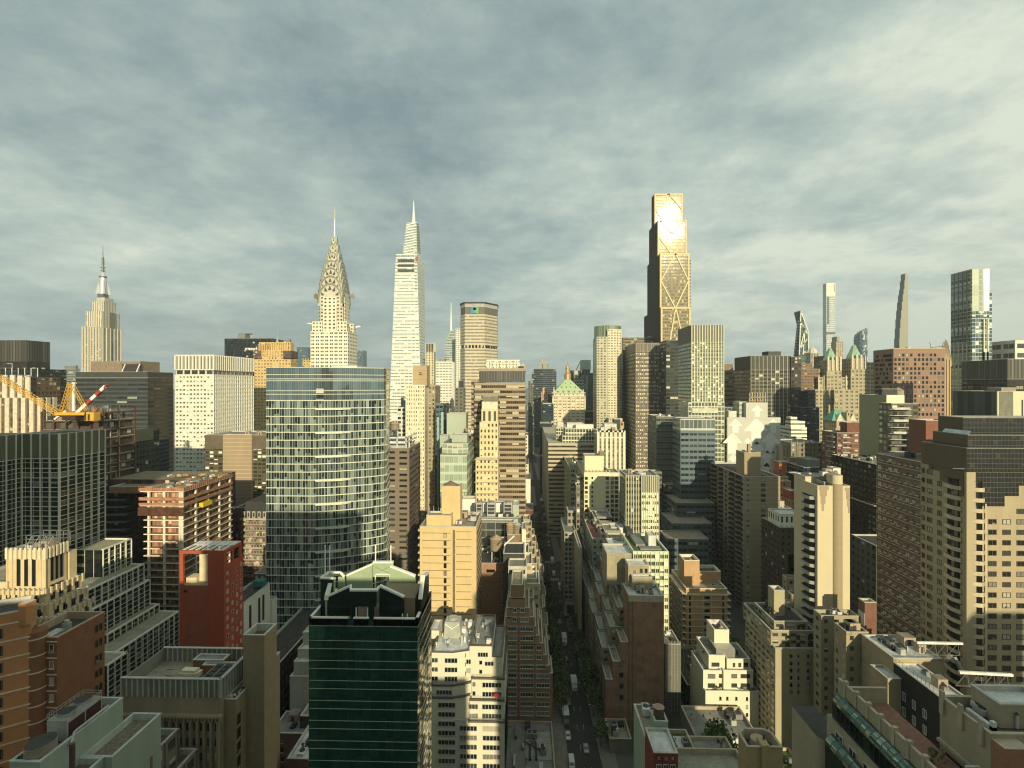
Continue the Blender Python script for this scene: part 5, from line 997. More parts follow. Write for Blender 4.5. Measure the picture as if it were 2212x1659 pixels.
 mb=MB();mb.box(b.X0-3,b.X0+2.5,266,268,0,b.Z-2,M.white_wall);b.part("white_end_wall",mb)
 for xa,xb in ((1029,1042),(1052,1070),(1088,1106)):
  mb=MB();x0,x1=GX(xa,272),GX(xb,272);z=b.Z;mb.box(x0,x1,272,277,z-.5,z+6.4,M.metal_light,M.roof_white)
  for i in range(3): mb.box(x0+.4,x1-.4,271.9,271.98,z+.8+i*1.8,z+2.2+i*1.8,M.metal_dark)
  mb.cyl((x0+x1)/2,274.5,z+6.4,z+7.2,1.5,M.metal_grey,12);b.part("cooling_unit",mb)
 b.tier(gg,M.roof_white,1107,1121,1092,272,12,b.Z-.5,"stair_house",par=.3);b.tier(M.white_wall,M.roof_grey,1043,1088,1087,281,5,b.Z-.5,"screen_wall",par=.2);b.clutter(8,seed=21,y1=b.Y0+4)
def water_tank(label,x,y,z,r=2.2,h=3.6,conc=True,legs=3.2,mat=None,cone=None,group="rooftop water tanks"):
 t=thing("water_tank",label,"water tank",(x,y,z),group);wd=mat or pbr("tank_wood",(.30,.24,.16),.9,var=.3,scale=2,streak=True);cn=cone or pbr("tank_cone",(.42,.29,.18),.8)
 mb=MB();mb.cyl(x,y,z+legs,z+legs+h,r,wd,20)
 for k in range(5): mb.cyl(x,y,z+legs+h*(k+.5)/5,z+legs+h*(k+.5)/5+.08,r+.05,M.metal_dark,20)
 link("tank",mb.mesh("tank",(x,y,z)),t);mb=MB();mb.cyl(x,y,z+legs+h,z+legs+h+r*.65,r*1.08,cn,20,r2=.1);link("conical_roof",mb.mesh("conical_roof",(x,y,z)),t)
 if legs>.5:
  mb=MB();[mb.box(x+a*r*.7-.15,x+a*r*.7+.15,y+c*r*.7-.15,y+c*r*.7+.15,z-1,z+legs,M.metal_light) for a in (-1,1) for c in (-1,1)];mb.box(x-r,x+r,y-r,y+r,z+legs-.3,z+legs,M.metal_dark)
  mb.beam((x-r*.7,y-r*.7,z),(x+r*.7,y-r*.7,z+legs),.12,M.metal_grey);link("stand",mb.mesh("stand",(x,y,z)),t)
left_mid2()
# ================================================================ middle distance, right of the street
def V5(zx,zy): return ((1760+zx/3.456)/1.1573,(940+zy/3.456)/1.1573)
def V4(zx,zy): return ((1360+zx/3.318)/1.1573,(900+zy/3.318)/1.1573)
def V6(zx,zy): return ((2120+zx/3.770)/1.1573,(640+zy/3.770)/1.1573)
def right_mid():
 # banded concrete block by the street with long side
 b=Bld("banded_block","wide tan concrete block with dark ribbon windows beside the street","building",1185,1283,958,440,xs=1170);f=b.fl(9.0)
 b.body(fac("ribbon_tan",(.50,.44,.31),(.035,.03,.022),(.10,.09,.06),W=1,Y0=.50,Hh=.46,bp=.06,var=.1),pbr("bright_roof",(.66,.60,.46),.8),4,f,par=.5);b.bands(f,f*.5,.35,pbr("tan_spandrel",(.50,.44,.31),.8,var=.08),zt=b.Z,zb=4,name="spandrels")
 wg=fac("white_grid_glass",(.62,.62,.46),(.05,.06,.045),(.12,.14,.1),W=.78,Y0=.12,Hh=.72,bp=.08);b.tier(wg,M.roof_white,1215,1284,942,447,16,b.Z-.5,"terrace_storey",bay=2.6,fl=3.8,par=.3);b.tier(wg,M.roof_white,1221,1284,926,455,16,b.Z,"upper_storey",bay=2.6,fl=3.8,par=.3)
 b.tier(M.roof_white,M.roof_white,1225,1262,915,470,12,b.Z+8,"roof_house");b.tier(M.metal_light,M.roof_white,1204,1217,912,475,12,b.Z-1,"plant_box");b.tier(wg,M.roof_white,1201,1216,925,462,12,b.Z-1,"corner_storey",bay=2.4,fl=3);b.tier(M.white_wall,M.roof_white,1244,1282,917,462,4,b.Z+5,"parapet_screen")
 b=Bld("glass_roofed_building","low building with a white glass gabled roof beside the street far away","building",1174,1192,937,560,D=30);b.body(M.metal_grey,M.roof_grey,3,3);mb=MB();z=b.Z
 for k in range(2): xa=b.X0+k*4;mb.prism([(xa,560+k*8),(xa+7,560+k*8),(xa+7,572+k*8),(xa,572+k*8)],z,z+4,pbr("skylight",(.45,.5,.46),.3),pts2=[(xa+3.5,560+k*8),(xa+3.5,560+k*8),(xa+3.5,572+k*8),(xa+3.5,572+k*8)])
 b.part("glass_gables",mb)
 # white piered block
 b=Bld("office_block","white piered office block with an olive side wall and rooftop plant","building",1292,1348,930,400,xs=1283);f=b.fl(9.2);n=6;x0,x1=b.X0,b.X1
 b.body(fac("pier_white",(.66,.62,.46),(.05,.05,.035),(.2,.19,.12),W=.62,Y0=.3,Hh=.5,bp=.15,span=(.26,.25,.17),mull=2,mw=.05,var=.08),M.roof_grey,(x1-x0)/n,f,par=.6,z1=b.Z-1)
 b.fins((x1-x0)/n,1.9,.9,0,b.Z,pbr("white_pier",(.72,.68,.50),.8,var=.08),"E","piers");mb=MB();mb.box(x0,x1,399.1,399.9,b.Z-1.2,b.Z,M.white_pier);mb.box(x0,x1,399.2,399.9,b.Z-6,b.Z-5,M.white_pier);b.part("cornice",mb)
 b.tier(M.metal_light,M.roof_white,1306,1332,916,412,12,b.Z-1,"roof_house",par=.2);b.tier(M.metal_dark,M.roof_dark,1326,1340,906,425,8,b.Z-1,"dark_plant");b.tier(fac("brick_shelf",(.5,.34,.18),(.04,.03,.02),W=.5),M.roof_tan,1330,1348,912,430,10,b.Z-1,"brick_penthouse");b.clutter(6,seed=30,big=1.5)
 # tall tower with striped crown
 b=Bld("office_tower","tower with a tall striped crown over white and green gridded storeys","tower",1494,1563,702,400,xs=1464.6);f=b.fl(8.15);x0,x1=b.X0,b.X1;zt,zc=b.Z,b.Z-12.5;bay=(x1-x0)/12
 m=fac("green_white_grid",(.58,.60,.42),(.05,.065,.045),(.18,.21,.15),(.84,.86,.60),W=.80,Y0=.38,Hh=.54,bp=.16,span=(.62,.64,.44),mull=2,mw=.05,var=.06,gm=.2);b.body(m,M.roof_grey,bay,f,None,0,"wall",z1=zc)
 b.body(fac("crown_dark",(.20,.19,.13),(.15,.14,.10),W=.6,Y0=0,Hh=1,bp=0,gr=.7),M.roof_grey,bay,12.5,None,.5,"crown",z0=zc,z1=zt);b.fins(bay,.55,.55,0,zt+.2,pbr("pale_fin",(.66,.64,.44),.6,var=.06),"E","mullions");b.bands(f,.8,.3,pbr("dark_side_band",(.22,.22,.17),.7),zt=zc,zb=60)
 mb=MB();[mb.tube((x0+12+i*2.3,412,zt),(x0+12+i*2.3,412,zt+h),.12,M.metal_light,5) for i,h in enumerate((7,5,0.1,7))];b.part("aerials",mb)
 b.tier(fac("annex_grid",(.55,.56,.42),(.09,.11,.07),(.2,.22,.15),W=.8,Y0=.1,Hh=.75,bp=.1),M.roof_white,1487,1565,869,388,12,0,"annexe",bay=2.4,fl=3.4,par=.4,xs=1470);mb=MB();c=PT(1495,892,387.6);mb.box(c[0],c[0]+19,387,387.8,c[2],c[2]+3.5,pbr("pale_sign_board",(.60,.60,.44),.7));b.part("blank_panel",mb)
 # blue glass stepped tower
 b=Bld("glass_tower","blue-grey glass tower rising from three wide stepped terraces","tower",1470,1545,905,352,xs=1453);f=b.fl(12.5);bl=fac("blue_steps",(.10,.135,.14),(.03,.045,.05),(.12,.15,.15),(.55,.58,.48),W=.86,Y0=.40,Hh=.42,mull=2,mw=.05,gm=.55,gr=.14,bp=.04,wr=.4,wm=.3,span=(.12,.16,.17),tilt=.03,var=.08,pier=.07,pierc=(.14,.17,.17))
 b.body(fac("blue_top",(.5,.55,.46),(.26,.31,.28),(.5,.54,.44),W=.9,Y0=.1,Hh=.8,gm=.6,gr=.1,bp=.1,wr=.5),M.roof_grey,3,7,None,.4,"glass_top",z0=b.Z-8,z1=b.Z);b.body(bl,M.roof_grey,(b.X1-b.X0)/3.5,f,None,0,"wall",z1=b.Z-8)
 cp=pbr("terrace_coping",(.40,.38,.30),.7)
 for xl,xf,yt,Y,w in ((1440,1462,1087,336,82),(1428,1452,1131,318,86),(1424,1441,1165,300,90)):
  b.tier(bl,M.roof_tan,xf,xf+w,yt,Y,44,0,"stepped_terrace",bay=6.5,fl=f,par=.7,pmat=cp,xs=xl)
 b=Bld("glass_block","dark grey-green glass block beside the blue-grey stepped tower","building",1418,1454,900,385,xs=1399);f=b.fl(12);b.body(fac("smoke_glass",(.13,.15,.12),(.04,.055,.05),(.12,.14,.11),(.5,.52,.4),W=.9,Y0=.4,Hh=.4,gm=.5,gr=.15,bp=.06,wr=.4,mull=2,mw=.04,tilt=.03),pbr("roof_rust",(.35,.22,.13),.9,var=.4),3.4,f,par=.6)
 b.bands(f,.6,.3,pbr("grey_band2",(.22,.21,.16),.7),zt=b.Z-10,zb=20);b.clutter(4,seed=40);b.tier(M.smoke_glass,M.roof_tan,1434,1462,1047,372,20,0,"low_wing",par=.5,xs=1418);b.tier(M.smoke_glass,M.roof_tan,1400,1430,1020,345+30,10,0,"front_block",par=.5)
 # cream apartment slab by the street
 b=Bld("apartment_block","sunlit cream block with one column of tiny windows and a blank roof house","building",1262,1318,1020,332,xs=1246,D=30);cr=M.cream_plain;f=b.fl(10);b.body(fac("cream_blank",(.76,.68,.43),W=0,var=.06),M.roof_tan,9,f,par=1.0)
 x0,x1=b.X0,b.X1;fr=M.frame_dark;n=int((b.Z-4)/f)
 b.windows('E',GX(1277,332),GX(1282,332),1,b.Z-3,f,n,1.1,1.5,fr,1,None);b.windows('E',x0+.1,x0+2.6,1,b.Z-3,f,n,1.9,1.9,fr,2,None);b.windows('E',x1-3.2,x1-.4,1,b.Z-3,f,n,2,1.8,fr,2,None)
 xw=GX(1337,334);b.body(cr,M.roof_tan,5,f,None,.5,"north_wing",x1-.05,xw,334,352,0,b.Z-.6);b.windows('E',x1+.4,xw-.2,2,b.Z-3,f,n,2.0,2.1,M.frame_brown,3,None,at=334);b.windows('S',333,b.Y1-1,7,b.Z-3,f,n,1.9,2,fr,2,None);b.finish()
 b.tier(M.cream_blank,M.roof_tan,1263,1304,985,336,12,b.Z-.8,"roof_house",par=.4);mb=MB();[mb.box(x0+.4+i*2.2,x0+1.2+i*2.2,331.6,332.4,b.Z,b.Z+1.4,M.coping_tan) for i in range(8)];b.part("parapet_posts",mb)
 t=GX(1297,345);water_tank("small dark water tank on the sunlit cream block's roof house",t,342,GZ(985,t,342),1.8,2.6,legs=.4)
 b.tier(fac("balcony_strip",(.30,.27,.20),(.03,.03,.02),(.5,.46,.35),(.75,.7,.5),W=.8,Y0=.15,Hh=.6,bp=.35),M.roof_grey,1246,1262,1030,340,12,0,"balcony_wing",bay=3,fl=f,par=.3)
 # grey block with green roof patch and low street blocks
 b=Bld("office_block","grey block with dark paired windows and a planted roof beside the sunlit cream block","building",1231,1256,1012,378,xs=1217);f=3.6;b.body(fac("grey_pair",(.46,.44,.34),(.04,.04,.03),(.1,.1,.08),W=.62,Y0=.25,Hh=.55,mull=2,mw=.06,bp=.15),pbr("roof_moss",(.16,.17,.08),.95,var=.5,scale=.6),4.0,b.fl(10),par=.8);b.clutter(3,seed=50)
 b=Bld("office_block","dim grey block with three columns of square windows low at the street","building",1219,1245,1150,290,D=24,xs=1211);b.body(fac("grey_three",(.30,.29,.23),(.012,.018,.018),(.04,.05,.045),W=.62,Y0=.25,Hh=.55,bp=.04),M.roof_grey,(b.X1-b.X0)/3,b.fl(10.3),par=.6);b.tier(M.grey_three,M.roof_grey,1226,1243,1104,305,10,b.Z-1,"upper_stage",bay=3,fl=4);mb=MB();mb.box(b.X0+.3,b.X1-.5,287,289.9,0,9,M.coping,M.roof_grey);mb.box(b.X0+1,b.X1-1.4,286.9,287,2,8,M.teal_dark);b.part("entrance_block",mb)
 b=Bld("tower_slab","thin blank tan party wall standing beside the dim grey street block","building",1250,1257,1183,262,D=30);b.body(pbr("tan_party",(.40,.35,.22),.85),M.roof_tan,3,3,par=.3);b.tier(fac("balc_dark",(.22,.20,.15),(.03,.03,.02),(.7,.65,.5),(.7,.66,.5),W=.7,Y0=.3,Hh=.6,bp=.3),M.roof_tan,1245,1253,1050,300,10,0,"balcony_strip",bay=3,fl=3.1)
 # glazed grid office with side sign
 b=Bld("office_block","gridded office block split into a dim half and a bright half by white mullions","building",1352,1422,1040,282,xs=1338);f=b.fl(13.2);x0,x1=b.X0,b.X1;xm=GX(1385,282)
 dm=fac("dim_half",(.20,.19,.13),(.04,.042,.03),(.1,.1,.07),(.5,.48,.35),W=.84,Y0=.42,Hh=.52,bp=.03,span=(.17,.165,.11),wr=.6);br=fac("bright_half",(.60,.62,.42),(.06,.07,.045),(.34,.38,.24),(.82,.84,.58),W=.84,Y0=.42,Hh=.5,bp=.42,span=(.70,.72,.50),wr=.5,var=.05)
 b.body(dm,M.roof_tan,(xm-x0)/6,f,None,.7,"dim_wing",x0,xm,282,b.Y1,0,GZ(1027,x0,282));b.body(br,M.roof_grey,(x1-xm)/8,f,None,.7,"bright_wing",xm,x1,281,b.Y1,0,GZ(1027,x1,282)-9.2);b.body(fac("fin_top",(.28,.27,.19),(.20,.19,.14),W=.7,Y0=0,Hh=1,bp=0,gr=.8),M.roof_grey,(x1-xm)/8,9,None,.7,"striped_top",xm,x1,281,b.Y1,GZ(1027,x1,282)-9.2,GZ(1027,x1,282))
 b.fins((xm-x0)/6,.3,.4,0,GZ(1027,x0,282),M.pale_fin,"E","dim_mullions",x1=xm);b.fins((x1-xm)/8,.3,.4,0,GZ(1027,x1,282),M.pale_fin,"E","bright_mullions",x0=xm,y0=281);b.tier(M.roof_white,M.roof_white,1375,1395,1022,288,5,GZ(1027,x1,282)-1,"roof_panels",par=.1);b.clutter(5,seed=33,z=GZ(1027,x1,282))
 mb=MB();c=PT(1343,1120,283);R=random.Random(5)
 for i in range(11): z=c[2]+2-i*1.7;mb.box(x0-.2,x0-.02,b.Y0+3,b.Y0+3.35,z,z+1.2,M.white_paint);mb.box(x0-.2,x0-.02,b.Y0+3.7,b.Y0+4.6,z+R.choice((0,.5)),z+R.choice((.7,1.2)),M.white_paint)
 b.part("vertical_sign_lettering",mb)
 # planted-roof glass block
 b=Bld("green_roof_block","glass block with a grass roof and a white stair house","building",1368,1444,1192,215,xs=1343,D=40);f=b.fl(15.5);x0,x1=b.X0,b.X1
 gm=fac("green_roof_glass",(.50,.54,.36),(.045,.065,.045),(.16,.20,.13),(.80,.84,.56),W=.88,Y0=.38,Hh=.54,bp=.42,mull=2,mw=.05,span=(.58,.62,.42),gm=.2,wr=.5,var=.06);b.body(gm,M.grass,(x1-x0)/8,f,par=.9,pmat=M.coping_white);b.fins((x1-x0)/8,.22,.35,0,b.Z,M.pale_fin,"E")
 b.body(M.roof_white,M.roof_white,3,3,None,.1,"stair_house",x0+8.4,x0+11.6,224,231,b.Z-1,b.Z+4);mb=MB();mb.box(x0+4,x0+13,220,224,b.Z-1,b.Z-.3,M.roof_grey);mb.box(x0+3,x0+7,224,238,b.Z-1,b.Z+.5,M.metal_grey);mb.box(x0+2,x0+4.5,238,246,b.Z-1,b.Z+2.2,M.metal_dark);b.part("roof_paths",mb)
 # brown balcony tower
 b=Bld("apartment_tower","tan brick apartment tower with wavy balconies down its long side","tower",1607.5,1685.5,1030,297,xs=1534.7);f=b.fl(11.1);x0,x1,y0,y1=b.X0,b.X1,b.Y0,b.Y1;n=int((b.Z-3)/f)
 bm=fac("tan_brick_bands",(.33,.27,.165),W=0,band=.035,bandc=(.50,.44,.31),var=.12);b.body(bm,M.roof_dark,30,f,par=.8)
 b.windows('E',GX(1611,297),GX(1619,297),1,b.Z-.9,f,n,1.7,1.7,M.frame_light,2,None);b.windows('E',GX(1643,297),GX(1654,297),1,b.Z-.9,f,n,2.4,1.7,M.frame_dark,2,None)
 for k in (0,.44,.74): b.windows('S',y0+(y1-y0)*k+.5,y0+(y1-y0)*(k+.10),1,b.Z-.9,f,n,2.4,1.8,M.frame_dark,2,None)
 b.finish();se=pbr("balcony_slab",(.38,.32,.21),.8);rc=pbr("dark_recess",(.035,.03,.022),.8)  # flat dark colour painted in for shade behind and under the balconies
 for k0,k1 in ((.07,.22),(.24,.40),(.58,.72),(.78,.97)):
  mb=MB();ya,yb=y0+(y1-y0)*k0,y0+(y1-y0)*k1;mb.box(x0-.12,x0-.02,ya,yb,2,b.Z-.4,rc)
  for i in range(n):
   z=b.Z-f*(i+1);w=(yb-ya);pr=[(ya,0),(ya+w*.15,1.5),(ya+w*.5,1.9),(ya+w*.85,1.5),(yb,0)]
   mb.face([(x0-p,y,z) for y,p in pr],se);mb.face([(x0-p,y,z-.25) for y,p in reversed(pr)],se)
   for (ya_,pa),(yb_,pb) in zip(pr,pr[1:]): mb.face([(x0-pa,ya_,z-.25),(x0-pa,ya_,z+.1),(x0-pb,yb_,z+.1),(x0-pb,yb_,z-.25)],se);mb.face([(x0-pa,ya_,z+.1),(x0-pa,ya_,z+1.0),(x0-pb,yb_,z+1.0),(x0-pb,yb_,z+.1)],pbr("balcony_rail",(.16,.13,.09),.6))
  b.part("balcony_stack",mb)
 tb=fac("tan_blank",(.34,.275,.165),W=0,band=.02,bandc=(.25,.2,.12),var=.15);Yp=304;b.tier(tb,M.roof_tan,1608,1643,978,Yp,10,b.Z-1,"roof_house",par=.6,xs=1590);mb=MB();X_=GX(1616,310);mb.box(X_,X_+1.6,310,312,b.Z+12,b.Z+17,M.tan_blank);b.part("chimney",mb);b.clutter(7,seed=60,big=.8)
 # mural building
 b=Bld("mural_building","white building with a mural of large upward arrows under twin rooftop tanks","building",1571,1685.5,902,385,xs=1535);f=b.fl(11.6);x0,x1,y0,y1=b.X0,b.X1,b.Y0,b.Y1
 mw_=pbr("mural_base",(.54,.53,.44),.7,var=.08,scale=.1);b.body(fac("mural_side",(.50,.51,.42),(.2,.21,.16),(.35,.36,.3),W=1,Y0=.55,Hh=.28,bp=.1,band=.05,bandc=(.3,.3,.24),var=.15),M.roof_grey,5,f,par=.6)
 mb=MB();mb.box(x0-.05,x1+.05,y0-.3,y0-.02,0,b.Z,mw_)
 b.part("mural_wall",mb);xa,xb=GX(1612,384),GX(1659,384);b.body(mw_,M.roof_white,5,5,None,.4,"roof_house",xa,xb,384.4,394,b.Z-1,GZ(870,xa,384));b.tier(M.mural_side,M.roof_white,1597,1614,868,389,12,b.Z-1,"roof_house_wing",par=.2);b.tier(M.metal_light,M.roof_white,1574,1600,888,392,8,b.Z-1,"air_handler",par=.1)
 wa=pbr("arrow_white",(.70,.70,.62),.55,var=.05);gy=pbr("arrow_shade",(.62,.62,.52),.6,var=.05)
 def arrow(zx,zt_,w,hh,stem=.42,m=wa,yy=384.62):
  x,z=GX(V5(zx,0)[0],385),GZ(V5(0,zt_)[1],x0,385);k=b.d()/F/1.1573/3.456;W_,H_=w*k/2,hh*k
  mb.face([(x,yy,z),(x-W_,yy,z-H_),(x+W_,yy,z-H_)][::-1],m);mb.face([(x-W_*stem,yy,z-H_),(x-W_*stem,yy,z-H_*1.95),(x+W_*stem,yy,z-H_*1.95),(x+W_*stem,yy,z-H_)],m)
 mb=MB()
 for zx,zy,w,h,s in ((270,365,130,65,.42),(450,355,215,120,.4),(595,365,125,65,.4),(245,485,175,95,.45),(375,530,75,42,.4),(570,480,175,95,.4),(455,562,150,80,.5),(620,622,75,42,.4),(545,640,130,72,.4),(250,668,90,55,.4),(620,745,80,46,.4),(540,745,110,60,.4),(310,700,70,40,.4)):
  if V5(0,zy+h*1.95)[1]>1160: continue
  arrow(zx,zy,w,h,s,wa)
 b.part("arrow_mural",mb);mb=MB();arrow(455,250,110,52,.4,wa,384.3);b.part("roof_house_arrow",mb)
 for k,(zx,lab) in enumerate(((412,"squat dark water tank on the arrow mural building, beside the antenna frame"),(475,"squat dark water tank on the arrow mural building, at its sunny edge"))):
  x=GX(V5(zx,0)[0],388);z=GZ(V5(0,232)[1],x,388);water_tank(lab,x,388,z-1,3.2,1.6,legs=.6);
 mb=MB();x=GX(V5(390,0)[0],386);[mb.box(x+i*1.9,x+.5+i*1.9,385.5,386,GZ(870,x,384),GZ(848,x,386),pbr("mast_tan",(.5,.42,.25),.7)) for i in range(7)];mb.box(x,x+12,385.5,386,GZ(859,x,386),GZ(858,x,386),M.mast_tan);b.part("antenna_frame",mb)
 # black slab with pale mullions
 b=Bld("office_tower","wide black slab tower with thin pale vertical lines on its sunlit side","tower",1622,1709.5,769,560,xs=1586.6,D=40);f=b.fl(8.2);bay=(b.X1-b.X0)/9.5
 bm=fac("black_lines",(.11,.108,.08),(.03,.03,.022),(.09,.09,.06),(.55,.55,.40),W=.86,Y0=.42,Hh=.54,mull=2,mw=.05,bp=.05,wr=.6,gr=.15,span=(.13,.125,.09));b.body(bm,M.roof_dark,bay,f,None,0,"wall",z1=b.Z-14);b.body(pbr("dark_olive_top",(.085,.083,.062),.7),M.roof_dark,5,5,None,.6,"top_band",z0=b.Z-14,z1=b.Z);b.fins(bay,.42,.4,0,b.Z,pbr("pale_line",(.52,.50,.36),.6),"E")
 b.tier(M.dark_olive_top,M.roof_dark,1660,1687,759,580,16,b.Z-1,"roof_house",xs=1646,par=.2);b.tier(fac("dark_wing",(.07,.06,.045),(.03,.03,.02),W=.6,Y0=.2,Hh=.6),M.roof_dark,1709,1731,771,558,30,0,"dark_wing",par=.2)
 # brown corrugated brick block etc behind
 b=Bld("brick_tower","brown brick block with scalloped edges right of the black slab tower","tower",1731,1781,797,605,D=30);b.body(fac("brown_scallop",(.24,.165,.10),(.06,.045,.03),(.2,.14,.09),W=.7,Y0=.45,Hh=.4,bp=.1),M.roof_brown,3.2,b.fl(6.4),par=.4);b.tier(M.brown_scallop,M.roof_brown,1722,1752,786,612,20,b.Z-1,"upper_stage",par=.3)
 b=Bld("glass_block","slate roofed glass block above the brown scalloped block","building",1741,1781,785,700,D=30);b.body(fac("slate_glass",(.20,.22,.19),(.06,.08,.08),W=.8,Hh=.6,gm=.3),M.roof_grey,4,5);b.tier(M.brown_scallop,M.roof_brown,1777,1797,769,660,20,0,"dark_wing")
 b=Bld("glass_tower","dark blue wedge of glass in the shade of the brown scalloped block","tower",1729,1770,880,540,D=30);b.body(fac("navy_wedge",(.03,.035,.05),(.012,.018,.03),(.04,.045,.06),W=.8,Hh=.5,gm=.3,bp=.03),M.roof_dark,3.2,3.6);b.tier(M.navy_wedge,M.roof_dark,1745,1762,845,545,20,b.Z,"upper_stage")
 # white striped stepped block
 b=Bld("white_stepped_block","bright white striped building stepping up beside the black slab tower","building",1709,1743,923,470,D=20);m=fac("white_stripes",(.80,.80,.64),(.06,.06,.04),W=1,Y0=.55,Hh=.35,bp=.1,var=.05);f=b.fl(8.2);b.body(m,M.roof_white,4,f,par=.2,z1=GZ(923,b.X0,470));b.tier(m,M.roof_white,1708,1739,910,471,10,b.Z,"upper_stage",fl=f,par=.2);b.tier(m,M.roof_white,1708,1722,901,472,8,b.Z,"top_stage",fl=f,par=.2)
 # twin-turreted hotel
 hs=fac("hotel_stone",(.40,.355,.235),(.03,.03,.022),(.1,.09,.06),(.5,.46,.32),W=.5,Y0=.28,Hh=.48,mull=2,mw=.10,bp=.1,var=.12);cu=pbr("copper_green",(.30,.46,.30),.7,var=.2,scale=.2)
 b=Bld("twin_turret_hotel","big stone hotel with two pale green copper-capped turrets","tower",1768,1887,815,600,D=50);f=b.fl(8.0);b.body(hs,M.roof_tan,5.2,f,par=.8)
 def turret(xc,xl,xr,yb,ya,Y=596):
  x0,x1=GX(xl,Y),GX(xr,Y);cx=(x0+x1)/2;w=(x1-x0);z0=GZ(yb,cx,Y);z1=GZ(ya,cx,Y);b.body(hs,M.roof_tan,4,f,None,0,"turret",x0,x1,Y,Y+w,0,z0);mb=MB();cy=Y+w/2;r=w*.46;h=z1-z0
  for a0,a1,r0,r1 in ((0,.22,1,.86),(.22,.62,.86,.48),(.62,.72,.50,.44),(.72,.90,.34,.30),(.90,1.0,.30,.05)): mb.cyl(cx,cy,z0+h*a0,z0+h*a1,r*r0,cu,8,r2=r*r1)
  b.part("copper_cap",mb);mb=MB();[mb.box(cx+a*w*.42-1,cx+a*w*.42+1,Y-1,Y+1,z0-12,z0+4,M.limestone) for a in (-1,-.33,.33,1)];b.part("turret_piers",mb)
 turret(1802,1786,1818,778,750);turret(1855,1838,1872,774,743);b.fins(6.5,1.4,.9,30,b.Z+2,M.limestone,"E","piers")
 b.tier(hs,M.roof_tan,1872,1888,783,597,30,0,"east_wing",bay=5,fl=f);b.tier(hs,M.roof_tan,1761,1856,842,575,24,0,"front_block",bay=5,fl=f,par=.8);b.tier(hs,M.roof_tan,1761,1778,842,570,5,0,"corner_bay",bay=4,fl=f);b.tier(hs,M.roof_tan,1802,1822,842,570,5,0,"centre_bay",bay=4,fl=f)
 b=Bld("stone_block","dim grey-green stone block below the twin turret hotel","building",1709,1775,957,430,D=30);b.body(fac("dim_stone",(.22,.21,.145),(.03,.03,.022),(.08,.08,.055),W=.4,Y0=.25,Hh=.5,bp=.08,var=.2),M.roof_grey,3.4,b.fl(10),par=.8);b.fins(4.5,.9,.6,30,b.Z+1.6,pbr("dim_pier",(.25,.235,.165),.85),"E","piers")
 b=Bld("glass_block","blank slate-blue box with a dark navy glazed front","building",1736,1770,1010,375,D=24);b.body(fac("navy_front",(.03,.045,.055),(.015,.025,.035),(.04,.055,.06),W=.7,Hh=.5,gm=.3,bp=.03),M.roof_grey,3,4,par=.3);b.tier(pbr("slate_panel",(.20,.215,.19),.6),M.roof_grey,1743,1771,993,380,14,b.Z-1,"blank_box",par=.2);b.tier(M.navy_front,M.roof_grey,1720,1745,1027,365,14,0,"low_front",par=.3)
 b=Bld("brick_building","small grey brick building with a water tank, left of the slate-blue box","building",1706,1726,1000,400,D=14);b.body(fac("greybrick",(.30,.25,.17),(.04,.04,.03),W=.4,Hh=.5,bp=.2),M.roof_tan,3,3.3);water_tank("tan water tank above the small grey brick building",GX(1716,402),404,b.Z-1,2.4,3,legs=1.5)
 b=Bld("brick_tower","narrow orange brick tower beside the arrow mural","tower",1683,1703,1011,350,D=14);ob=fac("orange_brick",(.50,.26,.13),(.05,.035,.022),(.5,.4,.25),W=.3,Y0=.3,Hh=.45,bp=.2,band=.06,bandc=(.6,.4,.24));b.body(ob,M.roof_tan,3,3.2,par=.4,z1=b.Z-6);b.tier(pbr("red_roof",(.38,.13,.06),.8),M.roof_brown,1683,1697,998,356,8,b.Z-8,"red_attic",par=.1);b.tier(fac("tan_stack",(.42,.35,.22),W=0),M.roof_tan,1684,1691,962,380,6,0,"stack",par=.1);b.tier(ob,M.roof_tan,1690,1709,1040,342,8,0,"stepped_wing",par=.3)
 # low red cluster
 b=Bld("brick_building","cluster block of dark red brick with white bulkheads right of the tan balcony tower","building",1685,1709,1098,300,D=20);rb=fac("dark_red_brick",(.15,.075,.045),(.03,.025,.02),(.2,.16,.1),W=.35,Hh=.45,bp=.1,band=.05,bandc=(.3,.24,.16));b.body(rb,M.roof_brown,3,3.3,par=.6);b.on_roof("bulkhead",.3,.7,.2,.6,3,M.coping,M.roof_white);b.clutter(4,seed=70)
 b=Bld("brick_building","sunlit pinkish brick building with a small red and white roof shed","building",1709,1737,1082,318,D=20);pk=fac("pink_brick",(.52,.33,.20),(.05,.04,.03),(.5,.4,.28),W=.35,Hh=.5,bp=.2);b.body(pk,M.roof_tan,3,3.4,par=.6);b.on_roof("roof_shed",.2,.75,.2,.7,5,pbr("red_shed",(.48,.13,.06)),M.roof_white);b.tier(M.white_wall,M.roof_tan,1712,1736,1118,290,10,0,"white_ledge");b.clutter(6,seed=71)
 b=Bld("brick_building","dark brown brick block topped by a bright white storey","building",1685,1738,1140,262,D=20);db=fac("umber_brick",(.085,.065,.045),(.02,.02,.016),(.05,.05,.04),W=.35,Y0=.3,Hh=.45,bp=.06,band=.04,bandc=(.14,.12,.09));b.body(db,M.roof_grey,3.2,3.2,par=.4);b.body(fac("white_storey",(.74,.73,.58),(.04,.04,.03),W=.4,Y0=.2,Hh=.6),M.roof_white,2.6,5,None,.6,"white_storey",b.X0+.1,b.X1,262.6,275,b.Z-.2,GZ(1112,b.X0,262))
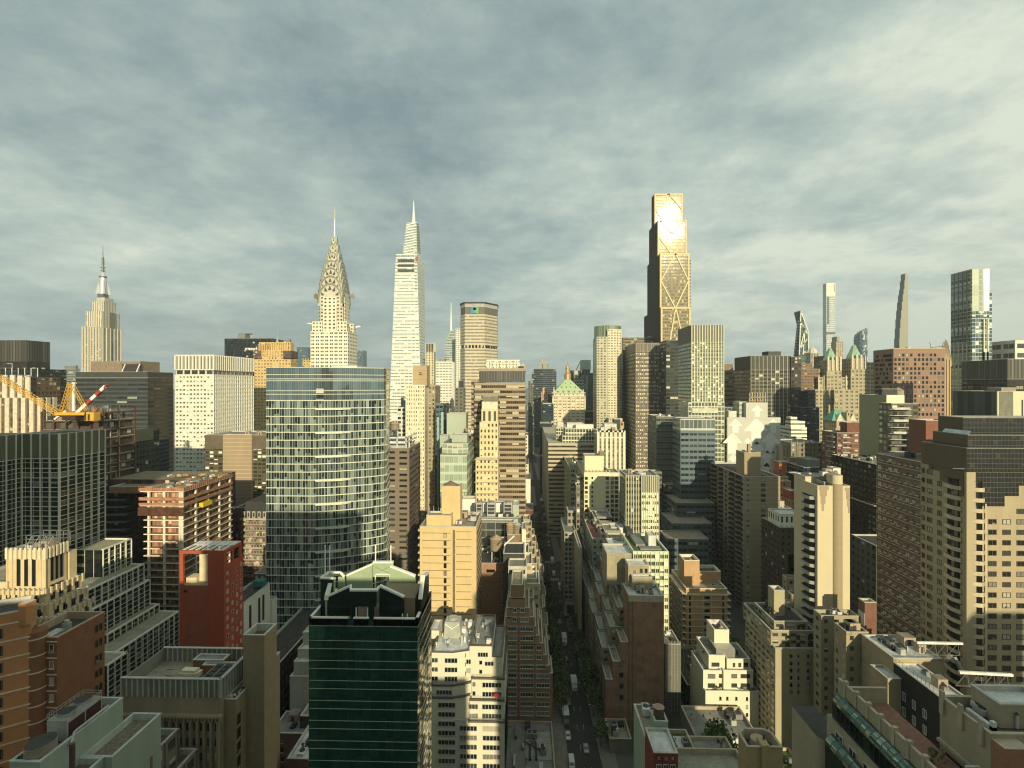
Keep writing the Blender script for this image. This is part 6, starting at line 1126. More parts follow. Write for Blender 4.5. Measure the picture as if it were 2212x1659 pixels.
 # red balcony block with copper hips
 b=Bld("apartment_block","dark red brick apartment block with white balconies below small green copper roofs","building",1808,1856,935,400,xs=1776);rd=fac("wine_brick",(.20,.095,.065),(.04,.04,.03),(.25,.23,.17),(.5,.48,.38),W=.6,Y0=.3,Hh=.45,bp=.25,band=.05,bandc=(.42,.38,.28),var=.12);f=b.fl(11);b.body(rd,M.roof_brown,4.2,f,par=.6)
 b.tier(pbr("oxblood_wall",(.20,.085,.055),.85),M.roof_tan,1830,1856,913,406,14,b.Z-1,"roof_house",xs=1815,par=.3);mb=MB();n=int(b.Z/f)-1
 for i in range(n): z=b.Z-f*(i+1);mb.box(b.X0+3.5,b.X0+9,b.Y0-1.5,b.Y0-.02,z,z+.9,M.coping)
 for i in range(n): z=b.Z-f*(i+1);mb.box(b.X0-1.3,b.X0-.02,b.Y0+2,b.Y0+12,z,z+.8,M.coping)
 b.part("balconies",mb)
 b=Bld("copper_roofed_building","tan building with steep green copper hips and pale gables over the red block","building",1805,1850,909,450,D=16);b.body(fac("tan_gable",(.50,.40,.25),(.05,.04,.03),W=.35,Y0=.2,Hh=.5),M.roof_tan,3,3.4,par=.2);x0,x1=b.X0,b.X1;mb=MB();z=b.Z;cg=pbr("copper_teal",(.16,.36,.26),.6)
 w=x1-x0;mb.prism([(x0-3,450),(x0+w*.5,450),(x0+w*.5,466),(x0-3,466)],z,z+9,cg,cg,pts2=[(x0+3.4,457),(x0+w*.5,457),(x0+w*.5,459),(x0+3.4,459)]);b.part("copper_roof",mb);mb=MB()
 for k in (.18,.80): xc=x0+w*k;mb.prism([(xc-3,448.8),(xc+3,448.8),(xc+3,452),(xc-3,452)],z-.1,z+6.2,pbr("gable_pale",(.68,.60,.42),.8),None,pts2=[(xc,448.8),(xc+.01,448.8),(xc+.01,452),(xc,452)]);mb.box(xc-3,xc+3,448.9,450,z-6,z,M.tan_gable)
 b.part("gables",mb);b.tier(M.tan_gable,M.roof_tan,1829,1837,891,449,6,z-1,"chimney")
 # olive slab with cream edge and balconies
 b=Bld("apartment_slab","blank olive slab with a cream front edge and dark stacked balconies","tower",1914.6,1953,854,290,xs=1856);b.body(pbr("olive_stucco",(.31,.31,.175),.9,var=.08,scale=.08),M.roof_tan,4,4,par=.4,z1=b.Z);f=b.fl(12.5);mb=MB();x0,x1=b.X0,b.X1
 mb.box(x0-.02,x1,b.Y0-.25,b.Y0-.02,0,b.Z+.2,pbr("cream_edge",(.74,.70,.46),.8,var=.05));b.part("front_wall",mb);xa,xb=GX(1926,280),GX(1985,280);b.body(fac("bal_recess",(.13,.11,.075),(.03,.03,.02),(.2,.22,.15),(.6,.62,.45),W=.7,Y0=.3,Hh=.6,bp=.25,span=(.16,.14,.10)),M.roof_tan,3.4,f,None,.3,"balcony_block",xa,xb,280.2,290,0,GZ(872,xa,280));mb=MB();zt=GZ(872,xa,280);R=random.Random(2)
 for i in range(int(zt/f)):
  z=zt-f*(i+1);mb.prism([(xa-1.5,279),(xa,277.6),(xa+4,277.4),(xa+9,278),(xa+9,280),(xa-1.5,280)],z,z+.35,M.coping,bottom=True);mb.box(xa-.6,xa+8,277.6,277.7,z+.35,z+1.3,R.choice([M.frame_light,M.metal_dark,pbr("rail_glass",(.3,.36,.3),.2)])) if i%2==0 else None
 b.part("balcony_slabs",mb);b.on_roof("dark_roof_plant",.1,.95,.2,.35,3.4,M.metal_dark,M.roof_dark);b.on_roof("roof_vents",.5,.9,.4,.5,3,M.metal_light,M.roof_white);water_tank("plain tan water tank on the cream-edged olive slab",GX(1940,306),306,b.Z-1,2.8,3.2,legs=.3,mat=pbr("tan_tank",(.40,.36,.26)))
 # big red brown punched hotel
 b=Bld("hotel_block","large red-brown hotel block punched with rows of small square windows","tower",1930,2041,753.6,430,xs=1886.5);f=b.fl(9.85);x0,x1=b.X0,b.X1;rbm=pbr("redbrown_wall",(.31,.20,.135),.85,var=.1,scale=.06);b.body(rbm,M.roof_tan,5,f,par=.6);n=13;w=(x1-x0)/n
 R=random.Random(11);glx=(0,4,0,4,0,1,3,2)
 for r in range(14):
  z=b.Z-4.0-r*f-2.2
  for i in range(n):
   if (r==0 and i in (0,12)) or R.random()<.16: continue
   b.win.append(((x0+w*(i+.5),b.Y0,z),0,1.9,2.4,1,M.frame_brown,R.choice(glx),None,False))
  for i in range(10):
   if R.random()<.5: b.win.append(((x0,b.Y0+3+i*(b.Y1-b.Y0-6)/9,z),-pi/2,1.9,2.2,1,M.frame_dark,4,None,False))
 b.finish();mb=MB();mb.cyl(GX(1962,440),440,b.Z,b.Z+2.2,1.7,M.roof_white,10);mb.beam((GX(2012,436),436,b.Z+1.5),(GX(2035,436),436,b.Z+2.5),.4,M.metal_dark);[mb.beam((GX(2012+k*22,436),436,b.Z),(GX(2008+k*30,436),436,b.Z+6),.25,M.metal_dark) for k in (0,1)];b.part("roof_rig",mb);mb=MB();mb.box(x0-.2,x1+.2,b.Y0-.3,b.Y0-.02,b.Z-.3,b.Z+.6,M.coping_tan);b.part("cornice",mb)
 b=Bld("crowned_tower","slim ochre tower with a lacy pointed crown squeezed beside the red-brown hotel block","tower",2041,2054,776,450,D=12);b.body(fac("ochre_slim",(.50,.36,.17),(.1,.07,.04),W=.4,Y0=0,Hh=1,bp=0),M.roof_tan,2.4,10,par=0);mb=MB();z=GZ(776,b.X0,450);x=GX(2035,455);q=pbr("lace_crown",(.40,.30,.18),.8)
 for i in range(9): a=i/8;xx=x+a*7;mb.prism([(xx-.6,454),(xx+.6,454),(xx+.6,455.5),(xx-.6,455.5)],z-6,z+4+13*sin(pi*min(1,a*.9+.1)),q,pts2=[(xx-.1,454.5),(xx+.1,454.5),(xx+.1,455),(xx-.1,455)])
 b.part("crown",mb)
 # tall glass residential
 b=Bld("glass_tower","tall blue glass tower with rounded bays and cream vertical strips","tower",2100,2138,581,490,xs=2054);f=3.5;x0,x1,y0,y1=b.X0,b.X1,b.Y0,b.Y1
 gm=fac("sky_tower",(.46,.52,.46),(.08,.14,.17),(.38,.46,.44),(.62,.68,.55),W=.92,Y0=.08,Hh=.82,gm=.75,gr=.10,bp=.18,wr=.4,tilt=.035,var=.05,mull=2,mw=.03);sm=fac("sky_tower_side",(.36,.38,.32),(.12,.16,.16),(.34,.38,.34),(.5,.55,.45),W=.85,Y0=.15,Hh=.75,gm=.7,gr=.12,bp=.12,wr=.4,tilt=.05)
 P=[(x0,y0),(x0+4.6,y0-1.6),(x0+9.2,y0),(x0+10.4,y0),(x1-1.2,y0-1),(x1,y0+.8),(x1,y1),(x0,y1)];ztop=b.Z;zs=GZ(672,x0,y0);b.body(gm,M.roof_grey,2.6,f,None,0,"front",pts=P,z1=zs);b.body(fac("crown_glass",(.55,.58,.42),(.48,.52,.40),(.55,.58,.44),W=.94,Y0=.04,Hh=.92,gm=.4,gr=.2,bp=0,tilt=.01),M.roof_grey,4,5,None,.3,"glass_crown",pts=P,z0=zs,z1=ztop)
 mb=MB();sp=pbr("cream_strip",(.70,.68,.50),.6);n=5
 for i in range(n): y=y0+(y1-y0)*(i+.5)/n;mb.box(x0-.6,x0-.02,y-(y1-y0)*.36/n,y+(y1-y0)*.36/n,0,ztop-.5,sm,None,2.4,f)
 b.part("side_bays",mb);mb=MB()
 for x in (x0+9.4,x1-3): mb.box(x,x+.9,y0-1.3,y0-.1,0,GZ(760,x,y0),sp);mb.box(x,x+.9,y0-1.3,y0-.1,0,GZ(690,x,y0),sp)
 for i in range(1,5): y=y0+(y1-y0)*i/5;mb.box(x0-.9,x0-.03,y-.3,y+.3,0,GZ(740,x0,y),sp)
 b.part("cream_strips",mb);b.tier(gm,M.roof_grey,2134,2143,632,492,14,0,"setback_bay",par=.3,bay=2.6,fl=f)
 # right edge ones
 b=Bld("banded_block","white banded block with large square windows at the right edge","building",2193,2235,735,480,xs=2138);b.body(fac("white_sq",(.72,.68,.52),(.04,.05,.05),(.1,.11,.1),W=.8,Y0=.35,Hh=.5,mull=2,mw=.03,bp=.05,var=.06),M.roof_grey,12,8.5,par=.6)
 b=Bld("office_tower","black glass block with a bronze striped front at the right edge","tower",2176,2230,776,345,xs=2077);b.body(fac("black_bronze",(.04,.034,.023),(.022,.02,.015),(.07,.06,.04),(.3,.28,.2),W=.8,Y0=.35,Hh=.6,bp=.03,wr=.5,gm=.2,mull=2,mw=.06),M.roof_dark,5.4,b.fl(11),par=.6,z1=b.Z-13);b.body(fac("bronze_stripes",(.085,.072,.048),(.05,.043,.03),W=.6,Y0=0,Hh=1,bp=0,gr=.6),M.roof_dark,2.2,13,None,.6,"top_band",z0=b.Z-13,z1=b.Z)
 b=Bld("plant_block","dark ribbed windowless block with a cream end panel at the right edge","building",2154,2230,846,262,xs=2058);dr=fac("dark_ribs",(.032,.033,.026),(.026,.027,.021),W=.9,Y0=0,Hh=1,bp=0,gr=.8,pier=.08,pierc=(.07,.068,.05));x0,x1=b.X0,b.X1;zl=GZ(905,x0,262);b.body(dr,M.roof_grey,3.2,b.Z-zl,par=.5,z0=zl);b.body(M.black_bronze,M.roof_dark,3,4,None,0,"lower_storeys",x0+.6,x1,262.5,b.Y1,0,zl)
 mb=MB();xa=GX(2187,262);mb.box(x0,xa,261.7,261.95,zl+1,b.Z,pbr("grey_rib_panel",(.20,.20,.14),.8));mb.box(xa,x1,261.6,261.95,zl-3,b.Z,pbr("cream_panel2",(.66,.60,.40),.85,var=.06));mb.box(xa+4,xa+4.7,261.5,261.6,zl,b.Z-4,M.metal_dark);mb.box(x0-.3,x0+.3,261.5,262,zl,b.Z,M.pale_fin);b.part("end_panels",mb);b.tier(M.roof_tan,M.roof_white,2163,2195,838,270,8,b.Z-1,"roof_plant");b.tier(M.dark_ribs,M.roof_dark,2086,2160,905-2,250,12,0,"glazed_step",xs=2080)
right_mid()
# ================================================================ near buildings, left
def ribbon(mb,pts,z,h,d,mat):
 for a,c in zip(pts,pts[1:]):
  e=Vector((c[0]-a[0],c[1]-a[1])).normalized();n=Vector((e.y,-e.x))*d;A,C=(a[0]+n.x,a[1]+n.y),(c[0]+n.x,c[1]+n.y)
  mb.face([A+(z,),C+(z,),C+(z+h,),A+(z+h,)],mat);mb.face([A+(z+h,),C+(z+h,),c+(z+h,),a+(z+h,)],mat);mb.face([a+(z,),c+(z,),C+(z,),A+(z,)],mat)
def near_left():
 # cream art deco block with piers
 b=Bld("art_deco_block","sunlit cream brick art deco block with fluted piers and slot windows","building",16,98,1189.5,133,xs=144);cb=pbr("cream_brick",(.62,.50,.29),.85,var=.15,scale=.4);pk=pbr("cream_stone",(.70,.61,.42),.8)
 def stage(nm,xl,xr,yt,Y,xs,z0): return b.tier(cb,M.roof_tan,xl,xr,yt,Y,5,z0,nm,par=.8,xs=xs)
 b.body(cb,M.roof_tan,5,5,par=1.0);x0,x1,y0,y1,z=b.X0,b.X1,b.Y0,b.Y1,b.Z
 tiers=((-90,97,1277,131,177),(-90,105,1308,129.4,187),(-90,113,1336,127.8,199));zs=[]
 for k,(xl,xr,yt,Y,xs) in enumerate(tiers): stage("setback",xl,xr,yt,Y,xs,0);zs.append((GX(xr,Y),GZ(yt,GX(xr,Y),Y),Y,GX(xr,Y)/T(xs)))
 b.tier(cb,M.roof_tan,98,150,1193,y1+.5,6,0,"west_stage",par=.5,xs=166);b.tier(cb,M.roof_tan,-90,16,1258,132.5,14,0,"wing",par=.6)
 mb=MB();w=(x1-x0)/8
 for i in range(9): x=x0+w*i;mb.box(x-.3,x+.3,y0-.4,y0-.02,z-2.2,z+.8,pk,pk);mb.box(x-.22,x+.22,y0-.16,y0-.02,zs[0][1]-1,z-2.2,cb) if i not in (2,3,4,5,6) else None
 for i in range(7): y=y0+(y1-y0)*i/6;mb.box(x1+.02,x1+.4,y-.25,y+.25,z-2.2,z+.7,pk,pk)
 for xr,zt,Y,yf in zs:
  for i in range(26): x=xr-i*1.35;mb.box(x-.22,x+.22,Y-.4,Y-.02,zt-(1.6 if i%2 else .9),zt+.6,cb,pk)
  n=int((yf-Y)/1.5)
  for i in range(n+1): y=Y+(yf-Y)*i/n;mb.box(xr+.02,xr+.4,y-.2,y+.2,zt-(1.6 if i%2 else .9),zt+.6,cb,pk)
 b.part("fluted_piers",mb);fr=M.frame_dark
 b.windows('E',x0+w*1.6,x0+w*6.4,3,z-2.2,4,1,1.0,7.2,fr,1,None,gl=(0,4));b.windows('E',x0+w*1.6,x0+w*6.4,3,z-10.2,4,1,1.3,1.6,fr,2,None,gl=(0,4));b.windows('N',y0+1.2,y1-1,3,z-2.2,4,1,.9,6.4,fr,1,None,gl=(0,4));b.windows('N',y0+1.2,y1-1,3,z-9.6,4,1,1.1,1.6,fr,2,None,gl=(0,4))
 for xr,zt,Y,yf in zs:
  b.windows('E',xr-21,xr-1,8,zt-1.1,3.4,2,1.3,1.9,fr,2,None,at=Y,gl=(0,0,1,3));b.windows('N',Y+1,yf-.5,max(2,int((yf-Y)/2.6)),zt-1.1,3.4,5,1.2,1.9,fr,2,None,at=xr,gl=(0,0,1,4))
 b.finish();mb=MB();za=z+.2
 for i in range(5):
  for j in range(2): mb.box(x0+3+i*1.9,x0+3.15+i*1.9,y0+2+j*5,y0+2.15+j*5,za-1,za+3.2,M.metal_grey)
 for zz in (1.2,2.2,3.2): mb.box(x0+3,x0+10.8,y0+2,y0+2.15,za+zz-.1,za+zz,M.metal_grey);mb.box(x0+3,x0+10.8,y0+7,y0+7.15,za+zz-.1,za+zz,M.metal_grey);mb.box(x0+3,x0+3.15,y0+2,y0+7,za+zz-.1,za+zz,M.metal_grey)
 for k in range(4): mb.beam((x0+3+k*1.9,y0+2,za),(x0+4.9+k*1.9,y0+2,za+3.2),.1,M.metal_light)
 b.part("roof_scaffold",mb);b.clutter(5,seed=2)
 # orange brick block, splayed face with pale string courses
 cxn,cyn=GX(66,106),106.0;a=radians(52.4+.8);dx,dy=sin(a),cos(a);L_=30;z=GZ(1316,cxn,cyn);ob=pbr("orange_brick2",(.50,.235,.095),.85,var=.12,scale=.5);bb=pbr("brown_brick",(.24,.105,.05),.85,var=.15,scale=.5);st=pbr("pale_course",(.66,.56,.38),.8)
 P0=(cxn-dx*L_,cyn-dy*L_);P1=(cxn,cyn);b=Bld("brick_building","orange brick building with pale sloping string courses cut by the left edge","building",0,66,1311,95,X=(cxn-24,cxn),D=20,Zt=z)
 b.body(ob,M.roof_dark,5,5,None,1.0,"wall",pts=[P0,P1,(cxn-6,cyn+7),(P0[0]-6,P0[1]+9)]);mb=MB();f=3.55;k=0
 while z-2.2-k*f>3: ribbon(mb,[P0,P1],z-2.3-k*f,.28,.14,st);k+=1
 ribbon(mb,[P0,P1],z-.1,.3,.12,st);b.part("string_courses",mb);mb=MB();k=0
 while z-2.6-k*f>6:
  s0,s1=(.745,.865);q=lambda s,o: (P0[0]+dx*L_*s+dy*o,P0[1]+dy*L_*s-dx*o)
  A,C=q(.52,.06),q(.855,.06);zz=z-2.9-k*f;mb.face([A+(zz-2.0,),C+(zz-2.0,),C+(zz,),A+(zz,)],GLS[0]);k+=1
  for s in (.52,.6,.68,.77,.855): A,C=q(s-.005,.14),q(s+.005,.14);mb.face([A+(zz-2,),C+(zz-2,),C+(zz,),A+(zz,)],M.frame_brown)
 b.part("strip_windows",mb);mb=MB();mb.box(cxn-1.5,cxn+.1,cyn-1.2,cyn+1.2,z-3,z+1.6,ob,st);b.part("corner_pier",mb)
 b=Bld("brick_building","brown brick building with a sunken dark roof, rounded corner turret and blank side wall","building",104,122.7,1378,108.2,xs=226);x0,x1,y0,y1,z=b.X0,b.X1,b.Y0,b.Y1,b.Z
 x0=x1-9;b.X0=x0;b.body(bb,M.roof_dark,5,5,par=1.5,pmat=st if 0 else M.brick_tan_plain);mb=MB();k=0
 while z-.6-k*f>3: mb.box(x0,x1+.02,y0-.14,y0-.01,z-.9-k*f,z-.66-k*f,st);k+=1
 b.part("string_courses",mb);mb=MB();tx,ty=x1-4.2,y0-.4;mb.cyl(tx,ty,0,z+1.9,2.0,bb,18)
 k=0
 while z+.6-k*f>3: mb.cyl(tx,ty,z+.4-k*f,z+.64-k*f,2.1,st,18);k+=1
 b.part("corner_turret",mb);b.windows('E',x1-2.0,x1-.2,1,z-1.4,f,14,.9,1.6,M.frame_light,1,st);b.windows('N',y1-3,y1-.6,2,z-2,f,8,.8,1.7,M.frame_brown,2,None,gl=(0,4));b.finish()
 mb=MB();mb.box(x0+3.4,x0+5.6,y0+2.5,y0+6,z-1.5,z-.8,M.metal_light);mb.box(x0+4.6,x0+5.8,y0+6,y0+7.2,z-1.5,z+.2,M.metal_light);mb.cyl(x0+5.2,y0+6.6,z+.2,z+.8,.5,M.metal_light,10);b.part("duct",mb)
 # concrete block with ribbed parapet
 b=Bld("concrete_building","tan concrete building with a ribbed parapet around a cluttered roof","building",263,476.7,1467,120.6,xs=546.6,Zt=None);x0,x1,y0,y1,z=b.X0,b.X1,b.Y0,b.Y1,b.Z;tn=pbr("tan_concrete",(.36,.29,.18),.9,var=.22,scale=.25,streak=True);tb=pbr("tan_brick_wall",(.33,.26,.145),.9,var=.15,scale=.6);gp=pbr("grey_green_panel",(.22,.225,.16),.8,var=.2,streak=True)
 zp=z-4.4;b.body(tn,M.roof_tan,5,5,None,0,"wall",z1=zp);mb=MB();pr=1.9
 for (a0,a1,c0,c1) in ((x0,x1,y0,y0+.4),(x1-.4,x1,y0+.4,y1),(x0,x1,y1-.4,y1),(x0,x0+.4,y0+.4,y1-.4)): mb.box(a0,a1,c0,c1,zp,z,gp)
 b.part("parapet",mb);mb=MB();n=19
 for i in range(n): x=x0+(x1-x0)*i/(n-1);mb.box(x-.13,x+.13,y0-.35,y0-.01,zp+.2,z+.1,M.coping)
 for i in range(13): y=y0+(y1-y0)*i/12;mb.box(x1+.01,x1+.35,y-.13,y+.13,zp+.2,z+.1,M.coping);mb.box(x1-.6,x1-.41,y-.12,y+.12,zp+.2,z,M.coping)
 for i in range(n): x=x0+(x1-x0)*i/(n-1);mb.box(x-.13,x+.13,y1-.7,y1-.41,zp,z,M.coping)
 mb.box(x0-.2,x1+.2,y0-.36,y0+.45,z+.1,z+.3,M.coping);mb.box(x1-.45,x1+.36,y0,y1,z+.1,z+.3,M.coping);mb.box(x0,x1,y1-.7,y1+.1,z+.1,z+.3,M.coping);b.part("parapet_ribs",mb)
 zr=z-3.4;r=MB();r.face([(x0+.4,y0+.4,zr),(x1-.4,y0+.4,zr),(x1-.4,y1-.4,zr),(x0+.4,y1-.4,zr)],M.roof_tan);b.part("roof_deck",r)
 b.body(tb,M.roof_brown,5,5,None,.3,"side_wing",x1-.05,x1+2.9,y0+1.5,y1+9,0,zp-1.2)
 zl=zp-3.6;mb=MB();mb.box(x0-.5,x1+.6,y0-1.3,y0-.02,zl-.5,zl,tn,bottom=True)
 for i in range(30): x=x0+(x1+.3-x0)*i/29;mb.box(x-.18,x+.18,y0-1.2,y0-.05,zl-1.3,zl-.5,tn)
 b.part("beam_ledge",mb);mb=MB();mb.box(x0,x1+.3,y0-.15,y0-.02,0,zl-1.3,fac("tan_slots",(.30,.24,.145),(.02,.018,.012),W=.7,Y0=.3,Hh=.5,bp=.1),None,1.9,3.5)
 for i in range(15): x=x0+.6+(x1-x0-.8)*i/14;mb.box(x-.26,x+.26,y0-1.0,y0-.16,0,zl-1.3,tn)
 b.part("vertical_piers",mb)
 Ys=126.5;xs0,xs1=GX(525,Ys),GX(571,Ys);y2=xs1/T(597.7);zs_=GZ(1373.5,xs1,Ys);b.body(tb,M.roof_brown,5,5,None,1.6,"lift_shaft",xs0,xs1,Ys,y2,0,zs_)
 b.windows('N',Ys-4.4,Ys-2.4,1,zp-5,3.4,12,1.6,2.6,M.frame_brown,1,None,at=x1+2.9,gl=(4,0));b.finish()
 mb=MB();cr=pbr("cream_unit",(.72,.66,.44),.6);ux,uy=x0+10,y0+5.2
 mb.prism([(ux,uy+.6),(ux+.8,uy),(ux+4.4,uy),(ux+5,uy+.8),(ux+5,uy+2.2),(ux+.4,uy+2.4)],zr+.7,zr+1.7,cr,cr);mb.prism([(ux+.5,uy+.5),(ux+4,uy+.3),(ux+4.4,uy+2),(ux+.6,uy+2.2)],zr+1.7,zr+2.3,cr,cr);mb.box(ux+1,ux+4,uy+.4,uy+1.9,zr,zr+.7,M.metal_dark);b.part("rooftop_unit",mb)
 mb=MB();ux=x1-5.6
 for k in (0,2.2): mb.box(ux+k,ux+1.7+k,y0+2.2,y0+8,zr,zr+2.8,M.metal_grey,M.metal_dark);[mb.cyl(ux+.85+k,y0+3.2+j*1.9,zr+2.8,zr+3.0,.6,M.metal_dark,12) for j in range(3)];mb.box(ux+k-.08,ux+k,y0+2.2,y0+8,zr+2.6,zr+2.9,M.metal_light)
 b.part("cooling_units",mb);b.body(bb,M.roof_grey,4,4,None,.1,"stair_house",x1-13,x1-5,y1-5,y1-2,zr,zr+2.8);b.body(bb,M.roof_grey,4,4,None,.1,"stair_house",x1-9.5,x1-1,y1-6.6,y1-5,zr,zr+2.4);R=random.Random(6)
 for i in range(10): mb=MB();x,y=R.uniform(x0+2,x1-3),R.uniform(y0+1,y1-2);mb.tube((x,y,zr+.2),(x+R.uniform(-3,3),y+R.uniform(-1,1),zr+.2),.12,M.metal_light);b.part("pipe_run",mb)
 mb=MB();R=random.Random(5)
 for i in range(60): x,y=x1+.6+R.random()*1.6,y0+2+R.random()*14;s=R.uniform(.1,.45);mb.box(x,x+s*1.6,y,y+s*2,zp-1.4,zp-1.1+s,R.choice([tn,M.coping,M.metal_dark,pbr("weeds",(.06,.07,.02),.9)]))
 b.part("ledge_rubble",mb,kind="stuff")
 # red corrugated tower with open top frame
 b=Bld("red_tower","dark red panelled tower with an open frame at the top and small square side windows","building",387.7,484,1190,170,xs=525.3,Zt=None);x0,x1,y0,y1,z=b.X0,b.X1,b.Y0,b.Y1,b.Z;rd=pbr("oxide_red",(.40,.085,.04),.6,var=.15,scale=.2,streak=True);r2=pbr("oxide_red_panel",(.34,.095,.06),.6,var=.2,scale=1.5,streak=True);zc=GZ(1264,x0,170)
 b.body(rd,M.roof_tan,4,4,None,0,"wall",z1=zc);mb=MB();w=x1-x0;c0,c1=x0+w*.08,x0+w*.64
 mb.box(x0,c0,y0,y0+.8,zc,z,rd);mb.box(c1,x1,y0,y0+.6,zc,z,rd);mb.box(c0,c1,y0,y0+.8,z-1.0,z,rd);mb.box(x1-.6,x1,y0+.6,y1,z-1.2,z,rd);mb.box(x1-.6,x1,y0+.6,y1,zc,z-5.2,rd)
 for k in (0,.42,.88): y=y0+.6+(y1-y0-1.8)*k;mb.box(x1-.6,x1,y,y+1.3,z-5.2,z-1.2,rd)
 mb.box(x0,x0+.8,y0+.8,y1,z-1,z,rd);mb.box(x0,x1,y1-.8,y1,z-1,z,rd);b.part("top_frame",mb);mb=MB()
 mb.box(x0+.2,x1-.2,y1-5.5,y1-1,z-.1,z+.1,M.roof_white);[mb.box(x0+w*(i+.2)/7,x0+w*(i+.5)/7,y0+1,y1-1,z-.3,z+.12,M.coping_white) for i in range(7)];b.part("roof_grille",mb)
 mb=MB();mb.box(x0+w*.30,c1+.4,y0+3.5,y0+4,zc-.5,z-2.4,pbr("cream_inner",(.66,.56,.36),.8));mb.box(c0-.3,x0+w*.30,y0+2,y0+6,zc-.5,zc+1.8,M.cream_inner);b.part("inner_wall",mb)
 mb=MB();mb.box(x0+w*.16,x0+w*.66,y0-.06,y0-.01,zc-24,zc,r2);b.part("ribbed_panel",mb);f=3.0
 for i,(k,o) in enumerate(((.16,.3),(.42,.0),(.66,.5),(.88,.2))): b.windows('N',y0+(y1-y0)*k-.7,y0+(y1-y0)*k+.7,1,z-6.6-o*f,f,10,1.0,1.4,M.frame_light,1,None,skip=.08,gl=(2,2,3,2,0))
 for u,v in ((.12,1280),(.2,1330),(.2,1376)): b.win.append(((x0+w*u+.4,y0,GZ(v,x0,170)),0,1.2,.9,2,M.frame_dark,4,None,False))
 b.finish()
 # white narrow block behind
 b=Bld("white_building","narrow white building with tall slot windows stepping down behind the red tower","building",515,526.5,1303.5,188,xs=583);x1,y0,y1,z=b.X1,b.Y0,b.Y1,b.Z;wh=pbr("white_render",(.72,.70,.58),.8,var=.06);b.X0=x1-8;b.body(wh,M.roof_dark,4,4,par=.9)
 for k,(a,h) in enumerate(((.18,9),(.52,10),(.68,10))): b.windows('N',y0+(y1-y0)*a,y0+(y1-y0)*a+1.8,1,z-2.5,12,3,1.5,h,M.frame_dark,2,None,gl=(0,1))
 b.finish();b.body(wh,M.roof_white,4,4,None,.8,"lower_step",x1-6,x1+1,y1,y1+4,0,z-7);mb=MB();mb.box(x1-5,x1-1,y1-4,y1-.5,z,z+2.2,pbr("teal_shed",(.03,.17,.12),.7));b.part("teal_shed",mb);b.clutter(4,seed=14)
 # mint roofed complex bottom left
 mt=pbr("mint_paint",(.36,.42,.33),.75,var=.12,streak=True);lt=pbr("mint_coping",(.52,.56,.48),.7);X1,Xm,X0=GX(347.7,110.5),GX(262,107),GX(207,107);Z1,Z2=GZ(1542,GX(347.7,110.5),110.5),GZ(1511,GX(262,107),107)
 b=Bld("mint_building","mint painted building with two long gravel roofs and rooftop plant","building",19,347,1560,88,X=(X0,X1),D=22.5,Zt=Z1);b.body(mt,M.gravel,4,4,None,1.2,"lower_block",Xm-.1,X1,X1/T(242),110.5,0,Z1,lt);b.body(mt,M.gravel,4,4,None,1.3,"upper_block",X0,Xm,Xm/T(86),107.5,0,Z2,lt)
 b.body(mt,M.roof_brown,4,4,None,1,"near_block",X1-9,X1-1.6,80,X1/T(242)-.1,0,Z1,lt)
 mb=MB();hx=X0+.3;z=Z2-1;yc=95.5;w=Xm-X0-1.6;mb.box(hx,hx+w,yc,yc+8,z,z+3.9,M.metal_light,pbr("unit_top",(.34,.34,.27),.6));mb.box(hx+w,hx+w+.06,yc+.3,yc+3.9,z+.5,z+3.3,pbr("maroon_louvre",(.07,.025,.018),.7));mb.box(hx+w,hx+w+.06,yc+4.2,yc+7.8,z+.5,z+3.3,M.maroon_louvre)
 for k in (2.2,5.8): mb.cyl(hx+w/2,yc+k,z+3.9,z+4.5,1.5,M.unit_top,20,top=M.metal_dark)
 for (a,c) in (((hx,yc),(hx+w,yc)),((hx,yc),(hx,yc+8)),((hx+w,yc),(hx+w,yc+8)),((hx,yc+8),(hx+w,yc+8))):
  for zz in (4.5,5.0): mb.tube((a[0],a[1],z+zz),(c[0],c[1],z+zz),.04,M.metal_light,4)
 for i in range(9): mb.tube((hx,yc+i,z+3.9),(hx,yc+i,z+5),.04,M.metal_light,4);mb.tube((hx+w,yc+i,z+3.9),(hx+w,yc+i,z+5),.04,M.metal_light,4)
 b.part("cooling_tower",mb);mb=MB();cx,cy=X0+3.0,91.5;mb.prism([(cx+2.1*cos(t*pi/12),cy+2.5*sin(t*pi/12)) for t in range(24)],z,z+2.9,pbr("tank_slats",(.24,.19,.14),.9,var=.3),M.roof_dark)
 for k in range(7): zz=z+.3+k*.38;mb.prism([(cx+2.15*cos(t*pi/12),cy+2.55*sin(t*pi/12)) for t in range(24)],zz,zz+.12,pbr("slat_light",(.38,.33,.25),.8))
 b.part("louvred_drum",mb);mb=MB();mb.tube((X0+1,89.4,z+.5),(X0+4,89.4,z+.5),.3,M.metal_light);mb.tube((X0+1,89.4,z+.2),(X0+1,89.4,z+1.6),.1,M.metal_dark);b.part("pump_pipe",mb)
 mb=MB();mb.tube((Xm-.3,104,Z2+.6),(Xm-.3,96,Z2+.6),.22,M.metal_light,8);mb.tube((Xm-.3,96,Z2+.6),(Xm+.6,94,Z2-1),.22,M.metal_light,8);b.part("silver_duct",mb);mb=MB();sx_,sy_=GX(156,84),84;mb.cyl(sx_,sy_,30,GZ(1606,sx_,sy_),.42,pbr("sooty_stack",(.10,.07,.05),.8),12);b.part("chimney_stack",mb)
 br=pbr("weathered_brown",(.22,.19,.135),.85,var=.3,streak=True)
